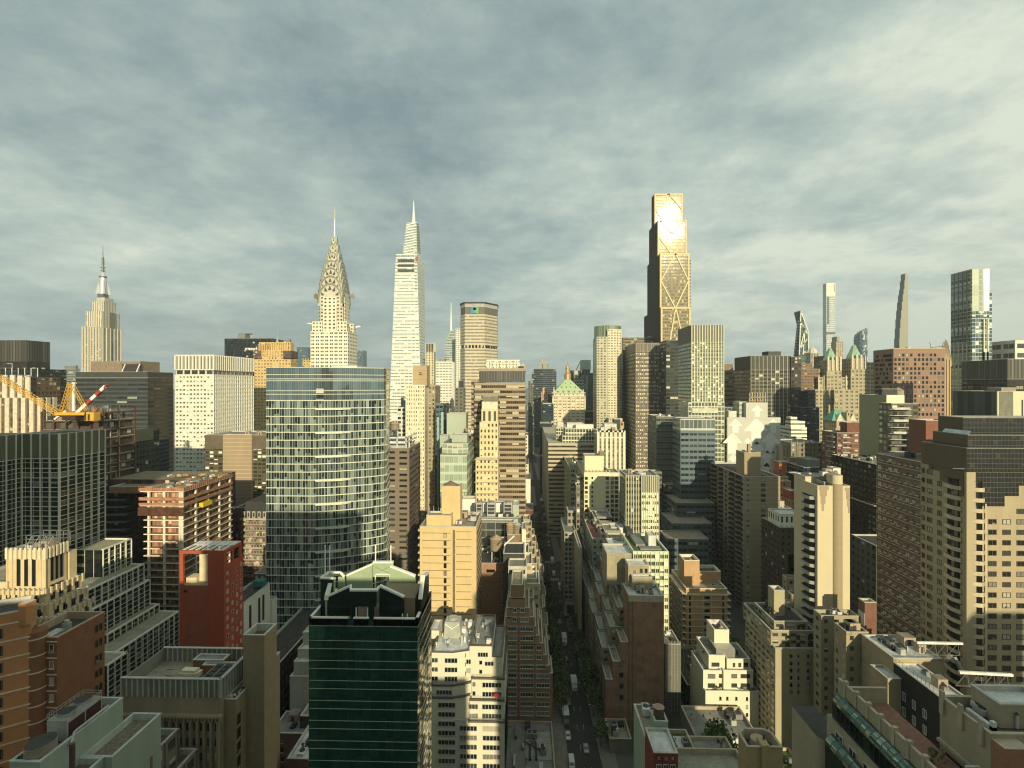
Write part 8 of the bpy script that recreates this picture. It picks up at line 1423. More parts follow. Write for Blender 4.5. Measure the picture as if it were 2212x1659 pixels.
# ================================================================ near buildings, right of the street
def near_right():
 fr,fl_=M.frame_dark,M.frame_light
 # long stepped brick block
 b=Bld("stepped_brick_block","long brick apartment block with a blank red-brown end wall and slanting street terraces","building",1358,1434,1287,195,D=12);rb=pbr("end_brick",(.29,.17,.10),.9,var=.35,scale=.3);tn=fac("terrace_tan",(.30,.26,.165),(.035,.03,.022),(.12,.11,.07),W=.5,Y0=.35,Hh=.42,bp=.12,var=.18);cp=pbr("terrace_cap",(.40,.39,.30),.8,var=.15);z=b.Z;Y=195;x1=b.X1;f=2.95
 for i,(xl,yt,xr_) in enumerate(((1358,1287,1434),(1341,1387,1358),(1324,1429,1341),(1308.7,1468,1324))): b.body(rb,M.roof_white if i==0 else M.roof_tan,5,5,None,.9 if i==0 else .3,"end_wall",GX(xl,Y),GX(xr_,Y),Y,207,0,GZ(yt,GX(xl,Y),Y),M.coping)
 mb=MB();[mb.box(GX(u,Y)-.12,GX(u,Y)+.12,Y-.16,Y-.02,0,z-2,pbr("drain_brown",(.17,.10,.06),.7)) for u in (1358,1366)];mb.box(GX(1358,Y),x1,Y-.1,Y-.02,z-2.2,z,M.coping_tan);b.part("end_wall_trim",mb)
 b.windows('E',GX(1337,Y),GX(1347,Y),1,GZ(1428,30,Y),f*1.42,6,1.5,2.0,M.frame_brown,1,None,gl=(4,0,3));b.win.append(((GX(1327,Y),Y,GZ(1590,30,Y)),0,1.4,2.1,1,fr,4,None,False));X0=GX(1308.7,Y);b.finish(0 if 0 else 100)
 w=x1-X0
 for k in range(9):
  y0=205+k*14.5;y1=y0+14.5
  for j,(dx,zz) in enumerate(((0,26),(3.2,34),(6.4,41.5),(9.6,47.5))):
   zz+=k*.5;b.body(tn,cp,2.9,f,None,.5,"street_terrace",X0+dx+(.8 if k%2 else 0),x1-1,y0+j*.5,y1,0 if j==0 else zz-10,zz,M.coping)
   mb=MB();xa=X0+dx+(.8 if k%2 else 0);mb.face([(xa-.1,y0,zz-3.2),(xa+2.2,y0+1,zz+.9),(xa+2.2,y1-3,zz+.9),(xa-.1,y1-3.4,zz-3.2)][::-1],cp);b.part("sloping_glazed_roof",mb)
  b.body(tn,M.roof_grey,2.9,f,None,.6,"upper_wing",X0+12,x1-1,y0,y1,40,50.5+(k%2)*1.2,M.coping)
 for xl,xr,yt,Y_,D,zb in ((1357,1402,1221,206,7,z-2),(1366,1409,1247,203,3,z-2),(1311,1371,1197,216,14,z-4),(1317,1362,1180,234,12,z-2)): b.tier(pbr("weathered_tan",(.36,.315,.20),.9,var=.25,scale=.4),M.roof_white,xl,xr,yt,Y_,D,zb,"penthouse",par=.4)
 b.windows('E',GX(1380,206),GX(1401,206),2,GZ(1228,40,206),3,1,1.1,1.7,fr,1,None,at=206);b.windows('E',GX(1367,206),GX(1375,206),1,GZ(1232,40,206),3,1,.9,2.1,fr,1,None,at=206);b.finish();b.clutter(6,seed=101,z=z,y0=197,y1=204)
 x=GX(1338,246);water_tank("wooden water tank on the stepped brick block's penthouse roofs",x,246,GZ(1185,x,246)-.5,2.3,4.6,legs=.8,mat=pbr("pale_tank",(.42,.36,.24),.9,var=.2,scale=2,streak=True))
 b=Bld("mint_sided_block","narrow block with a pale mint side, red-brown roof and white machine rooms","building",1279,1316,1163,268,D=46,xs=1262);b.body(fac("mint_side",(.34,.37,.29),(.05,.05,.04),W=.4,Y0=.35,Hh=.4,bp=.1),pbr("maroon_roof",(.22,.09,.06),.9,var=.4),3,3,par=.8);b.tier(M.white_wall,M.roof_white,1320,1352,1140,285,10,b.Z-4,"machine_room",par=.3);b.tier(M.white_wall,M.roof_white,1322,1358,1165,268,8,0,"white_step",par=.5);b.tier(M.metal_light,M.roof_grey,1300,1323,1160,278,6,b.Z-1,"grey_machine_room",par=.2);b.tier(M.cream_plain,M.roof_white,1280,1293,1142,296,6,b.Z-1,"cream_hut");b.clutter(12,seed=44)
 mb=MB();p=PT(1363,1172,266);mb.prism([(p[0]-1.2,265),(p[0]+.6,265),(p[0]+.6,267),(p[0]-.8,267)],p[2]-2,p[2]+2,pbr("red_plastic",(.60,.03,.02),.5));b.part("red_debris_chute",mb)
 # netted scaffold
 b=Bld("netted_building","slim building wrapped in grey scaffold netting beside the blank red-brown wall","building",1436,1470,1392,205,D=12);nt_=fac("netting",(.19,.185,.14),(.13,.13,.10),(.17,.165,.125),(.3,.29,.22),W=.93,Y0=.03,Hh=.94,bp=.06,gr=.9,wr=.9,var=.5);b.body(nt_,M.roof_grey,3.2,4,par=.2);mb=MB()
 for i in range(6): x=b.X0+(b.X1-b.X0)*i/5;mb.tube((x,204.8,0),(x,204.8,b.Z+1.4),.07,M.metal_light,4)
 for i in range(14): mb.tube((b.X0,204.8,b.Z-i*2.6),(b.X1,204.8,b.Z-i*2.6),.05,M.metal_grey,4)
 b.part("scaffold_poles",mb);b.clutter(4,seed=5)
 # orange brick balcony block
 b=Bld("balcony_block","sunlit orange-tan brick apartment tower ringed by white-edged balconies","building",1482,1571,1272,240,xs=1450);x0,x1,y0,y1,z=b.X0,b.X1,b.Y0,b.Y1,b.Z;ob=pbr("apricot_brick",(.50,.32,.17),.87,var=.12,scale=.4);wl=pbr("ivory_line",(.74,.68,.50),.7);f=b.fl(14.0);b.body(ob,M.roof_tan,5,5,par=.9,pmat=wl);n=int((z-3)/f)
 w=x1-x0;mb=MB();mb2=MB()
 for i in range(n):
  zz=z-2.3-f*i;mb.box(x0-1.7,x1+1.7,y0-.25,y0-.02,zz-.2,zz,wl);mb.box(x0-1.8,x0-.02,y0-.02,y1,zz-.2,zz,wl,bottom=True);mb.box(x1+.02,x1+1.8,y0-.02,y1,zz-.2,zz,wl,bottom=True);mb2.box(x0-1.8,x0-1.72,y0,y1,zz-f+.1,zz-f+1.1,M.balcony_rail);mb2.box(x1+1.7,x1+1.78,y0,y1,zz-f+.1,zz-f+1.1,M.balcony_rail)
 for u in (x0+.8,x1-1.2,x0+w*.40,x0+w*.60): mb.box(u,u+.22,y0-.24,y0-.03,2,z-2.3,wl)
 mb.box(x0-.3,x1+.3,y0-.5,y0-.02,z-2.9,z-2.2,wl);b.part("balcony_slabs",mb);b.part("balcony_rails",mb2)
 b.windows('E',x0+w*.40,x0+w*.62,1,z-3.2,f,n,2.9,1.7,fl_,1,None,gl=(0,4,4,1));b.windows('E',x0+1.2,x0+2.2,1,z-3,f,n,.8,2.1,fr,1,None,gl=(4,));b.windows('E',x1-2.3,x1-1.3,1,z-3,f,n,.8,2.1,fr,1,None,gl=(4,));b.windows('S',y0+1,y1-1,4,z-3,f,n,2.4,1.9,fr,2,None,gl=(4,0));b.finish()
 b.tier(ob,M.roof_brown,1478,1511,1211,246,7,z-1,"lift_tower",par=1.2,pmat=wl,xs=1466);b.tier(ob,M.roof_dark,1510,1557,1235,250,9,z-1,"roof_house",par=1.4,pmat=wl);mb=MB();p=PT(1493,1213,249);mb.cyl(p[0],250,p[2]-1,p[2]+1,1.7,pbr("tank_lid",(.45,.33,.2)),14,r2=.3);mb.tube(PT(1498,1240,245.8),PT(1498,1260,245.8),.12,M.coping,5);b.part("tank_cone",mb);b.clutter(3,seed=6,y1=y0+4)
 # white terraced front block
 b=Bld("white_terraced_building","sunlit white apartment building with planted terraces and a cream tower on its roof","building",1524,1639,1494,190,D=18);x0,x1=b.X0,b.X1;wh=pbr("warm_white",(.74,.69,.50),.85,var=.06,scale=.3);b.body(wh,M.roof_grey,5,5,par=.5,pmat=M.coping_white);w=x1-x0;f=2.9
 for nm,xl,xr,yt,Y_,D in (("middle_terrace",1519,1559,1449,191.6,14),("middle_terrace",1563,1627,1449,191.6,14),("upper_terrace",1531,1566,1416,193.4,14),("upper_terrace",1570,1621,1424,193.4,12)): b.tier(wh,M.roof_grey,xl,xr,yt,Y_,D,b.Z-1,nm,par=.7,pmat=M.coping_white)
 b.tier(wh,M.roof_brown,1543,1575,1361,199,5.4,b.Z,"lift_tower",par=1.6,pmat=M.coping_white,xs=1526);b.tier(M.roof_grey,M.metal_light,1547,1588,1402,194.5,9,b.Z,"sloping_roof_house",par=0);mb=MB();p=PT(1558,1352,202);mb.cyl(p[0],202,p[2]-2,p[2],1.6,M.tank_lid,14,r2=.4);mb.tube((p[0]-1,200,p[2]-2),(p[0]-1,200,p[2]+1),.08,M.metal_grey,5);b.part("tank_cone",mb)
 for xr,yt,Y_,n in ((.28,4.2,190,3),(.41,4.2,190,3),(.58,4.2,190,3),(.78,4.2,190,3)): b.windows('E',x0+w*xr-.5,x0+w*xr+.5,1,b.Z-1.9,f,4,.75,1.25,fr,1,M.coping,gl=(0,4,2))
 for u,v,yy,Y_,nm,h in ((1529,1545,1456,191.6,3,1.6),(1553,1560,1456,191.6,1,1.4),(1580,1592,1456,191.6,2,1.5),(1600,1620,1456,191.6,4,1.5),(1529,1545,1476,191.6,3,1.6),(1553,1560,1476,191.6,1,1.4),(1580,1592,1476,191.6,2,1.5),(1600,1620,1476,191.6,3,1.5),(1537,1554,1431,193.4,3,1.5),(1583,1588,1432,193.4,1,1.5),(1595,1601,1432,193.4,1,1.5),(1606,1616,1431,193.4,2,1.6)): b.windows('E',GX(u,Y_),GX(v,Y_),1,GZ(yy,GX(u,Y_),Y_),3,1,GX(v,Y_)-GX(u,Y_),h,fr,nm,None,at=Y_)
 b.win.append(((GX(1558,199),199,GZ(1395,80,199)),0,1.2,.9,2,fr,4,None,False));b.finish();b.clutter(5,seed=19,z=GZ(1418,x0,194),y0=196)
 for xa,xb,Y_,yy,nm in ((1535,1560,191,1492,"terrace shrubs trailing over the white building's lower terrace, at its shady end"),(1600,1637,191,1492,"terrace shrubs trailing over the white building's lower terrace, at its sunny end"),(1533,1550,192,1470,"small leafy shrub beside the white building's balcony windows")): shrub(GX(xa,Y_),GX(xb,Y_),Y_-.5,Y_+.9,b.Z if yy>1480 else b.Z+1.5,1.1,nm)
 # stepped tan block with long balconied flank
 b=Bld("stepped_tan_block","tan stepped apartment block with a plain roof tower and a long banded flank","building",1674,1773,1401,178,xs=1610);x0,x1,y0,y1=b.X0,b.X1,b.Y0,b.Y1;tb=pbr("khaki_render",(.42,.37,.23),.88,var=.1,scale=.2);sb=fac("khaki_flank",(.34,.30,.19),(.03,.028,.02),(.1,.1,.07),W=.62,Y0=.34,Hh=.42,bp=.1,band=.08,bandc=(.44,.40,.27),var=.15);f=b.fl(15.6);b.body(sb,M.roof_grey,3.6,f,par=.6);mb=MB();mb.box(x0+.0,x1-.1,y0-.3,y0-.02,0,b.Z,tb);b.part("front_wall",mb);w=x1-x0
 for u in (.34,.50,.71,.90): b.windows('E',x0+w*u-.5,x0+w*u+.5,1,b.Z-1.8,f,6,.9 if u!=.5 else .5,1.3,fr,1,M.coping,at=y0-.3)
 for nm,xl,xr,yt,Y_,xs in (("middle_stage",1665,1763,1363,180,1606),("upper_stage",1672,1745,1343,182,1630)): b.tier(sb,M.roof_dark,xl,xr,yt,Y_,20,b.Z-1,nm,bay=3.4,fl=f,par=.7,xs=xs)
 b.tier(tb,M.roof_tan,1672,1695,1276,188,9,b.Z,"roof_tower",par=.9,xs=1659);b.clutter(8,seed=23,z=GZ(1343,x0,182),y0=186)
 for u,v,yy,Y_,nm in ((1696,1706,1372,180,1),(1720,1728,1372,180,2),(1745,1758,1372,180,2),(1683,1693,1350,182,3),(1722,1727,1350,182,1),(1733,1738,1350,182,1)): b.windows('E',GX(u,Y_),GX(v,Y_),1,GZ(yy,GX(u,Y_),Y_),f,2 if Y_<181 else 1,min(2.4,GX(v,Y_)-GX(u,Y_)),1.5,fr,nm,None,at=Y_)
 b.finish()
 # rounded beige tower
 Y=184;b=Bld("rounded_beige_tower","smooth beige tower with a half-round bay, stepped brown patterns and curved side balconies","tower",1766,1836,1048,Y,xs=1736);x0,x1,y0,y1=b.X0,b.X1,b.Y0,b.Y1;bg=pbr("beige_block",(.60,.52,.33),.85,var=.06,scale=.1);dk=pbr("fawn_pattern",(.36,.295,.185),.85,var=.08);f=3.0;xa,xb=GX(1800,Y),GX(1830-11,Y);q=lambda y: GZ(y,x0,Y)
 b.body(bg,M.roof_tan,5,5,None,.6,"wall",x0,x1,y0,y1+4,0,q(1050));cx=(xa+xb)/2;R_=(xb-xa)*.62;mb=MB();P=[(cx+R_*cos(t),y0+.6+R_*.8*sin(t)) for t in [pi+pi*i/14 for i in range(15)]]+[(cx+R_,y0+6),(cx-R_,y0+6)];mb.prism(P,0,q(1045),fac("bay_lines",(.34,.275,.17),W=0,band=.07,bandc=(.30,.24,.15),var=.08),None,20,2.6,cap=False);mb.prism(P,q(1045),q(1026),bg,M.roof_tan);b.part("round_bay",mb)
 mb=MB();h=lambda a: y0-.06
 for (u0,u1,ya,yb) in ((1769,1790,1050,1058),(1771,1786,1058,1072),(1773,1783,1072,1088),(1775,1780,1088,1104),(1825,1835.6,1053,1060),(1828,1835.6,1060,1078),(1830,1835.6,1078,1094),(1832,1835.6,1094,1108)): mb.box(GX(u0,Y),GX(u1,Y),y0-.07,y0-.01,q(yb),q(ya),dk)
 b.part("stepped_pattern",mb);mb=MB();n=int(q(1080)/f)
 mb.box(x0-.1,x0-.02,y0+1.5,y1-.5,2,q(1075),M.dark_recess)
 for i in range(n):
  z=q(1080)-i*f;pr=[(y0+1.2,0),(y0+2.2,1.6),((y0+y1)/2,2.1),(y1-1.2,1.6),(y1-.2,0)];mb.face([(x0-p,y,z) for y,p in pr],M.coping)
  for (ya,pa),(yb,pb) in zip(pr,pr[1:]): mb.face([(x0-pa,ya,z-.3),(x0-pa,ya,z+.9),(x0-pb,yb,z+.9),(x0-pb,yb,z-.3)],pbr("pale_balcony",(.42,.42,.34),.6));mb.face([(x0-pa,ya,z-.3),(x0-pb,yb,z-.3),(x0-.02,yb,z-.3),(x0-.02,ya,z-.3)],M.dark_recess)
 b.part("side_balconies",mb);b.body(bg,M.roof_tan,5,5,None,.3,"west_wing",x0+.6,x1-2,y1-.02,y1+8,0,q(1040));b.tier(M.metal_grey,M.roof_tan,1780,1797,1042,Y+3,5,q(1052),"roof_frame",par=.2);water_tank("squat shingled water tank on the rounded beige tower",GX(1786,189),189,q(1045),1.7,1.9,legs=.6);b.tier(M.coping_white,M.roof_white,1800,1816,1012,191,4,q(1040),"stair_house",par=.4);b.clutter(5,seed=9,z=q(1030),x0=cx-4,x1=cx+4,y0=187)
 # block behind, its shadow put into near-black wall colour
 b=Bld("shaded_apartment_block","long apartment block, its shadow painted in as black, behind the rounded beige tower","building",1893,1980,1004,262,xs=1796);b.body(fac("black_block",(.03,.027,.02),(.008,.008,.007),(.03,.03,.022),W=.6,Y0=.3,Hh=.45,bp=.02,var=.3),M.roof_tan,3.6,3.1,par=.8,pmat=M.coping);b.clutter(14,seed=31);mb=MB();mb.box(b.X0-1.2,b.X0-.02,b.Y0,b.Y1,GZ(1092,b.X0,262)-.5,GZ(1092,b.X0,262),M.brick_tan_plain);b.part("ledge",mb);b.tier(fac("dim_khaki",(.13,.12,.075),W=.5,bp=.05),M.roof_dark,1893,1960,1180,240,30,0,"lower_step",xs=1838)
 # mid-low tan blocks
 tk=fac("olive_tan",(.34,.29,.185),(.04,.035,.025),(.15,.14,.09),W=.35,Y0=.35,Hh=.42,bp=.15,var=.15)
 for xl,xr,yt,Y_,xs,D,lab in ((1774,1856,1331,170,1757,0,"olive-tan block with a pale parapet at the foot of the rounded beige tower"),(1828,1876,1366,158,1802,0,"tan block with a junk-filled flat roof before the small red brick shed"),(1703,1719,1196,262,1695,0,"small plain tan shaft in the dark gap beside the umber brick block"),(1700,1736,1250,236,1690,0,"dim low building under the plain tan shaft"),(1710,1737,1285,216,1700,0,"very dim low tan building behind the stepped tan block")):
  b=Bld("low_block",lab,"building",xl,xr,yt,Y_,xs=xs);b.body(tk,M.roof_brown,3.4,3.1,par=.9,pmat=pbr("pale_parapet",(.40,.37,.26),.8));b.clutter(8,seed=int(xl))
 b=Bld("brick_shed","small red brick building with a white side panel at the foot of the wine-brown tower","building",1868,1893,1302,168,xs=1854);b.body(pbr("shed_brick",(.20,.10,.065),.9),M.roof_grey,4,4,par=.3);mb=MB();mb.box(b.X0-.1,b.X0-.02,b.Y0,b.Y1,b.Z-8,b.Z-3.4,M.coping);b.part("white_side_panel",mb)
 # wine-brown banded flank, and big beige tower with glass tiers
 Xf=128.0;Yn=Xf/T(1994);b=Bld("brick_tower","wine-brown brick tower whose flank is crowded with white balcony lines","tower",1990,2050,1000,Yn,X=(Xf,Xf+22),D=Xf/T(1894)-Yn,Zt=GZ(980,Xf,Xf/T(1894)));f=3.05;wb=fac("wine_flank",(.20,.12,.08),(.03,.028,.022),(.25,.25,.19),(.5,.5,.4),W=.55,Y0=.3,Hh=.48,bp=.2,mull=2,mw=.06,var=.2);b.body(wb,M.roof_brown,2.9,f,par=.8);mb=MB();n=int(b.Z/f)
 for i in range(n): z=b.Z-3-f*i;mb.box(Xf-.28,Xf-.02,b.Y0,b.Y1,z,z+.2,M.coping);[mb.box(Xf-.6,Xf-.02,y,y+1.5,z+.9,z+1.15,M.coping) for y in [b.Y0+.8+k*2.8+(i%2)*.5 for k in range(int((b.Y1-b.Y0)/2.8))]]
 b.part("balcony_lines",mb);b.clutter(6,seed=3);b.tier(pbr("wine_blank",(.23,.10,.065),.88,var=.12),M.roof_dark,2000,2058,909,205,10,0,"blank_brick_wall",par=.2,xs=1963)
 X0=127.0;Yc=X0/T(2088);Yf=X0/T(1988.5);b=Bld("beige_glass_topped_tower","big beige concrete tower with rows of square windows and black glass tiers on top","tower",2088,2300,970,Yc,X=(X0,X0+46),D=Yf-Yc,Zt=GZ(1020,X0,Yc));f=3.02;bc=pbr("sand_concrete",(.40,.335,.205),.85,var=.14,scale=.25,streak=True);blk=fac("black_tiles",(.09,.09,.07),(.004,.005,.004),(.010,.012,.010),(.03,.03,.025),W=.93,Y0=.04,Hh=.92,gm=.0,gr=.3,bp=.03,wr=.7,tilt=.0)
 b.body(bc,M.roof_grey,5,5,None,0,"wall");q=lambda y: GZ(y,X0,Yc)
 zg=q(969);b.body(blk,M.roof_dark,1.05,1.45,None,.3,"glass_tier",X0+.3,b.X1,Yc+.3,Yf,b.Z,zg,M.metal_grey);b.body(blk,M.roof_dark,1.05,1.45,None,.3,"glass_tier",X0+1.6,b.X1,Yc+1.5,Yf-3,zg,GZ(940,X0,Yc+2),M.metal_grey);b.body(blk,M.roof_dark,1.1,1.45,None,.3,"glass_tier",X0+4,b.X1,Yc+6,Yf-2,zg,GZ(903,X0+4,Yc+6),M.metal_grey)
 mb=MB();mb.face([(X0+1.7,Yc+2,q(950)),(X0+3.8,Yc+3,q(933)),(X0+3.8,Yf-5,q(933)),(X0+1.7,Yf-5,q(950))][::-1],pbr("sky_reflecting_glass",(.5,.55,.5),.05,.9));b.part("skylight",mb)
 n=int((b.Z-2)/f);L_=Yf-Yc
 # stepping lower edge of the glass and its beige grid of windows
 for k,(a,c,up) in enumerate(((.30,.55,2),(.05,.30,3),(.55,.80,1))): mb=MB();mb.box(X0-.12,X0+.2,Yc+L_*a,Yc+L_*c,b.Z-f*(up-.6),b.Z,blk,None,1.05,1.45);b.part("glass_step",mb)
 for k,up in enumerate((3.6,3.6,2.5,1.4,.4)): mb=MB();mb.box(X0+2.6+k*4.0,X0+6.6+k*4.0,Yc-.12,Yc+.2,b.Z-f*up*.9,b.Z,blk,None,1.05,1.45);b.part("glass_step",mb)
 for r in range(n):
  z=b.Z-r*f-.5
  for k,w_ in ((.13,1.5),(.33,1.9),(.56,1.5),(.78,2.0),(.93,1.3)):
   if r==0 and k<.6: continue
   b.windows('S',Yc+L_*k-.1,Yc+L_*k+.1,1,z-.9,f,1,w_,1.55,M.frame_brown,2,None)
  for k in range(9):
   if r<(4,4,3,2,1,0,0,0,0)[k]-0: continue
   b.windows('E',X0+6+k*4.0,X0+8.4+k*4.0,1,z-.9,f,1,2.35,1.5,M.frame_brown,2,None,gl=(0,0,1,3,4,2))
 b.finish();mb=MB();P=[(X0-.05,Yc+8)]+[(X0+4.2+5.2*cos(t),Yc+4.6+5.2*sin(t)) for t in [pi+pi/2*i/8 for i in range(9)]]+[(X0+5,Yc-.05)];lt=pbr("sunny_concrete",(.56,.48,.31),.8)  # lighter copy of the concrete, sunlight on the corner painted in
 for r in range(n): z=q(1062)-r*f;ribbon(mb,P,z,1.15,.05,lt);ribbon(mb,P,z+1.15,f-1.15,-.35,M.pane_black)
 b.part("curved_corner_balconies",mb);mb=MB();mb.box(X0+5,X0+5.4,Yc-.3,Yc-.02,0,b.Z-f*3,lt)
 for r in range(n): z=b.Z-r*f;mb.box(X0+3,b.X1,Yc-.06,Yc-.01,z-.05,z+.02,M.coping_tan);mb.box(X0-.06,X0-.01,Yc+4,Yf,z-.05,z+.02,M.coping_tan)
 b.part("joint_lines",mb);mb=MB();mb.face([PT(2058,1011,Yc+5),PT(2084,1011,Yc-1),PT(2084,1014,Yc-1),PT(2058,1013,Yc+5)],M.white_paint);b.part("awning",mb)
 # low rooftops in the foreground
 pg=pbr("pale_green_render",(.36,.44,.32),.85,var=.08);X0=30.2;y1=X0/T(1369);b=Bld("pale_green_building","pale green building with a small red brick front and a water tank on top","building",1399,1440,1601,124,X=(X0,X0+6.2),D=y1-124,Zt=GZ(1521.7,X0,y1));z=b.Z;b.body(pg,M.roof_tan,4,4,par=.9,y0=133);b.body(pbr("claret_brick",(.24,.05,.035),.85),M.roof_white,4,4,None,.5,"brick_front",X0+.1,b.X1-.4,124,133,0,GZ(1627,X0,124));b.body(pg,M.roof_dark,4,4,None,.3,"bulkhead",X0+2.6,X0+6,133.5,138,z-4,GZ(1556,X0,134));b.windows('E',X0+.4,X0+5.4,3,GZ(1627,X0,124)-2.6,3.4,3,1.2,2,M.frame_white,2,M.coping_white,at=124);b.windows('E',X0+.4,X0+5.4,3,GZ(1627,X0,124)-.9,3.4,1,.5,.5,M.frame_white,1,None,at=124);b.finish();b.clutter(6,seed=3,z=z,y0=139);x=GX(1409,137);water_tank("dark wooden water tank with a brown cone on the pale green building",X0+4.3,136,GZ(1556,x,136),1.35,3.4,legs=.2,mat=pbr("dark_tank",(.13,.10,.07),.9,var=.3,scale=2,streak=True))
 b=Bld("flat_roofed_building","building with a wide pale concrete flat roof and tan parapet at the bottom edge","building",1450,1591,1640,112,X=(GX(1442,145),GX(1591,145)),D=33,Zt=GZ(1616,42,145));b.body(pbr("ochre_render",(.40,.33,.19),.88),pbr("concrete_roof",(.33,.32,.24),.9,var=.4,scale=.2),4,4,par=1.3,pmat=M.coping_tan);mb=MB();p=PT(1518,1648,128);mb.cyl(p[0],128,b.Z-1.2,b.Z-.2,.35,M.metal_light,10);mb.cyl(p[0],128,b.Z-.2,b.Z+.3,.5,M.metal_light,10,r2=.1);b.part("roof_vent",mb);b.clutter(4,seed=51)
 X0=51.0;y0=X0/T(1614);y1=X0/T(1589);b=Bld("octagonal_enclosure","tan brick rooftop enclosure with clipped corners around a sunken round tank","building",1614,1691,1615,y0,D=y1-y0);x1=b.X1;c=1.6;tb=pbr("mustard_brick",(.42,.32,.16),.88,var=.12,scale=.5);b.body(tb,M.roof_dark,4,4,None,2.2,"wall",pts=[(X0,y0),(x1,y0),(x1,y1-c),(x1-c,y1),(X0+c,y1),(X0,y1-c)],pmat=M.coping_tan,rin=.5);mb=MB();cx=(X0+x1)/2;mb.cyl(cx,(y0+y1)/2+.3,b.Z-2.2,b.Z-.3,2.0,pbr("tank_fawn",(.46,.33,.22),.8),20,r2=1.7);b.part("sunken_tank",mb);mb=MB();mb.box(cx-.9,cx+.9,y0-.5,y0+2.4,b.Z-6,b.Z+.8,tb);mb.cyl(cx+.5,y0+1.7,b.Z+.8,b.Z+1.9,.25,M.metal_dark,8);b.part("stair_tower",mb)
 for lab,xa,xb,ya,yb,z,rf,nm in (("low building with a dark green lawn roof and white paths behind the concrete roof",1444,1516,146,166,20,M.grass,"low_building"),("low grey-roofed building at the foot of the white terraced building, wide and flat",1502,1640,167,188,14,M.roof_grey,"low_building"),("grey-roofed low building joining the tan octagonal enclosure",1560,1660,127,160,22,M.roof_grey,"low_building"),("low brown shed roof at the foot of the blank red-brown wall",1312,1358,183,194,5,M.roof_tan,"low_building")):
  b=Bld(nm,lab,"building",0,1,0,ya,X=(GX(xa,ya+5),GX(xb,ya+5)),D=yb-ya,Zt=z);b.body(pbr("dim_render",(.22,.20,.14),.9),rf,4,4,par=.9,pmat=M.coping_tan);b.clutter(7,seed=xa)
  if rf is M.grass: mb=MB();mb.box(b.X1-6,b.X1-1,ya+1,yb-2,z-.9,z-.75,M.roof_white);mb.box(b.X0+5,b.X0+6,ya+1,yb-3,z-.9,z-.8,M.roof_white);b.part("roof_paths",mb)
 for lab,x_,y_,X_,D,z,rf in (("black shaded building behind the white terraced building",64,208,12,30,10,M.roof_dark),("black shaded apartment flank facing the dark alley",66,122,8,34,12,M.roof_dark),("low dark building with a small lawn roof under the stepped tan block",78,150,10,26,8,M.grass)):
  b=Bld("shaded_building",lab,"building",0,1,0,y_,X=(x_,x_+X_),D=D,Zt=z);b.body(fac("alley_black",(.035,.03,.022),(.01,.01,.008),(.03,.03,.02),W=.4,bp=.03,var=.3),rf,3.4,3.1,par=.8,pmat=M.coping_tan);b.clutter(5,seed=x_)  # shade of the alley is put into these near-black walls
 # sunlit long roofs
 Xa=100.0;Y1=Xa/T(1861);Ym=Xa/T(1930);Y0=Xa/T(2030);Z=GZ(1371,Xa,Y1);b=Bld("white_roofed_building","long building with bright white roofs, a tan end block and a black side wall","building",1930,2030,1430,Y0,X=(Xa,GX(2090,Y0)),D=Y1-Y0,Zt=Z);tw=pbr("honey_brick",(.40,.32,.19),.88,var=.15,scale=.4);b.body(tw,M.roof_white,4,4,None,.5,"tan_block",Xa,Xa+13,Ym,Y1,0,Z);b.body(pbr("black_render",(.028,.026,.02),.85),M.roof_white,4,4,None,.3,"black_block",Xa+.1,b.X1,Y0,Ym,0,Z-1.2);b.body(tw,M.roof_white,4,4,None,.5,"front_bay",Xa-3.6,Xa-.05,Ym-3,Ym+4,0,Z-4)
 mb=MB();n=12
 for i in range(n+1): y=Y0+(Ym-Y0)*i/n;mb.tube((Xa+.6,y,Z-1.2),(Xa+.6,y,Z+.2),.04,M.metal_dark,4)
 for h in (.2,-.4): mb.tube((Xa+.6,Y0,Z+h),(Xa+.6,Ym,Z+h),.03,M.metal_dark,4)
 b.part("roof_railing",mb);b.windows('S',Y0+3,Ym-2,3,Z-7,4,2,1.2,2.2,M.frame_white,2,None,at=Xa+.1);b.finish();b.clutter(10,seed=88,z=Z,x0=Xa+2,x1=Xa+12,y0=Ym+2,y1=Y1-2);b.clutter(4,seed=89,z=Z-1,x0=Xa+3,y0=Y0+2,y1=Ym-2,x1=b.X1-1)
 mb=MB();cx,cy=Xa+13,Ym-1;[mb.tube((cx+1.6*(1-cos(t)),cy,Z+1.6*sin(t)),(cx+1.6*(1-cos(t+.4)),cy-.5,Z+1.6*sin(t+.4)),.5,M.metal_grey,8) for t in (0,.4,.8,1.2)];mb.tube((cx+1.9,cy-.6,Z+1.5),(cx+3,cy-3,Z-3),.5,M.metal_grey,8);b.part("curved_exhaust_duct",mb)
 for lab,a,c,Y_ in (("long white window-washing beam on thin struts, behind the white roofs",(1980,1388),(2079,1390),128),("long white window-washing beam, the lower and nearer of the two",(2072,1452),(2187,1458),112)):
  p,q_=PT(*a,Y_),PT(*c,Y_);t=thing("cleaning_beam",lab,"gantry",p,"window-washing gantries");mb=MB();mb.beam(p,q_,.5,M.coping_white);link("beam",mb.mesh("beam",p),t);mb=MB()
  for k in (.15,.4,.65,.9): v=Vector(p).lerp(Vector(q_),k);mb.beam(v,v+Vector((1.2,1,-3.4)),.1,M.metal_grey);mb.beam(v,v+Vector((-1.6,1,-3.4)),.1,M.metal_grey);mb.beam(v+Vector((1.2,1,-3.4)),v+Vector((-1.6,1,-3.4)),.08,M.metal_grey)
  link("struts",mb.mesh("struts",p),t)
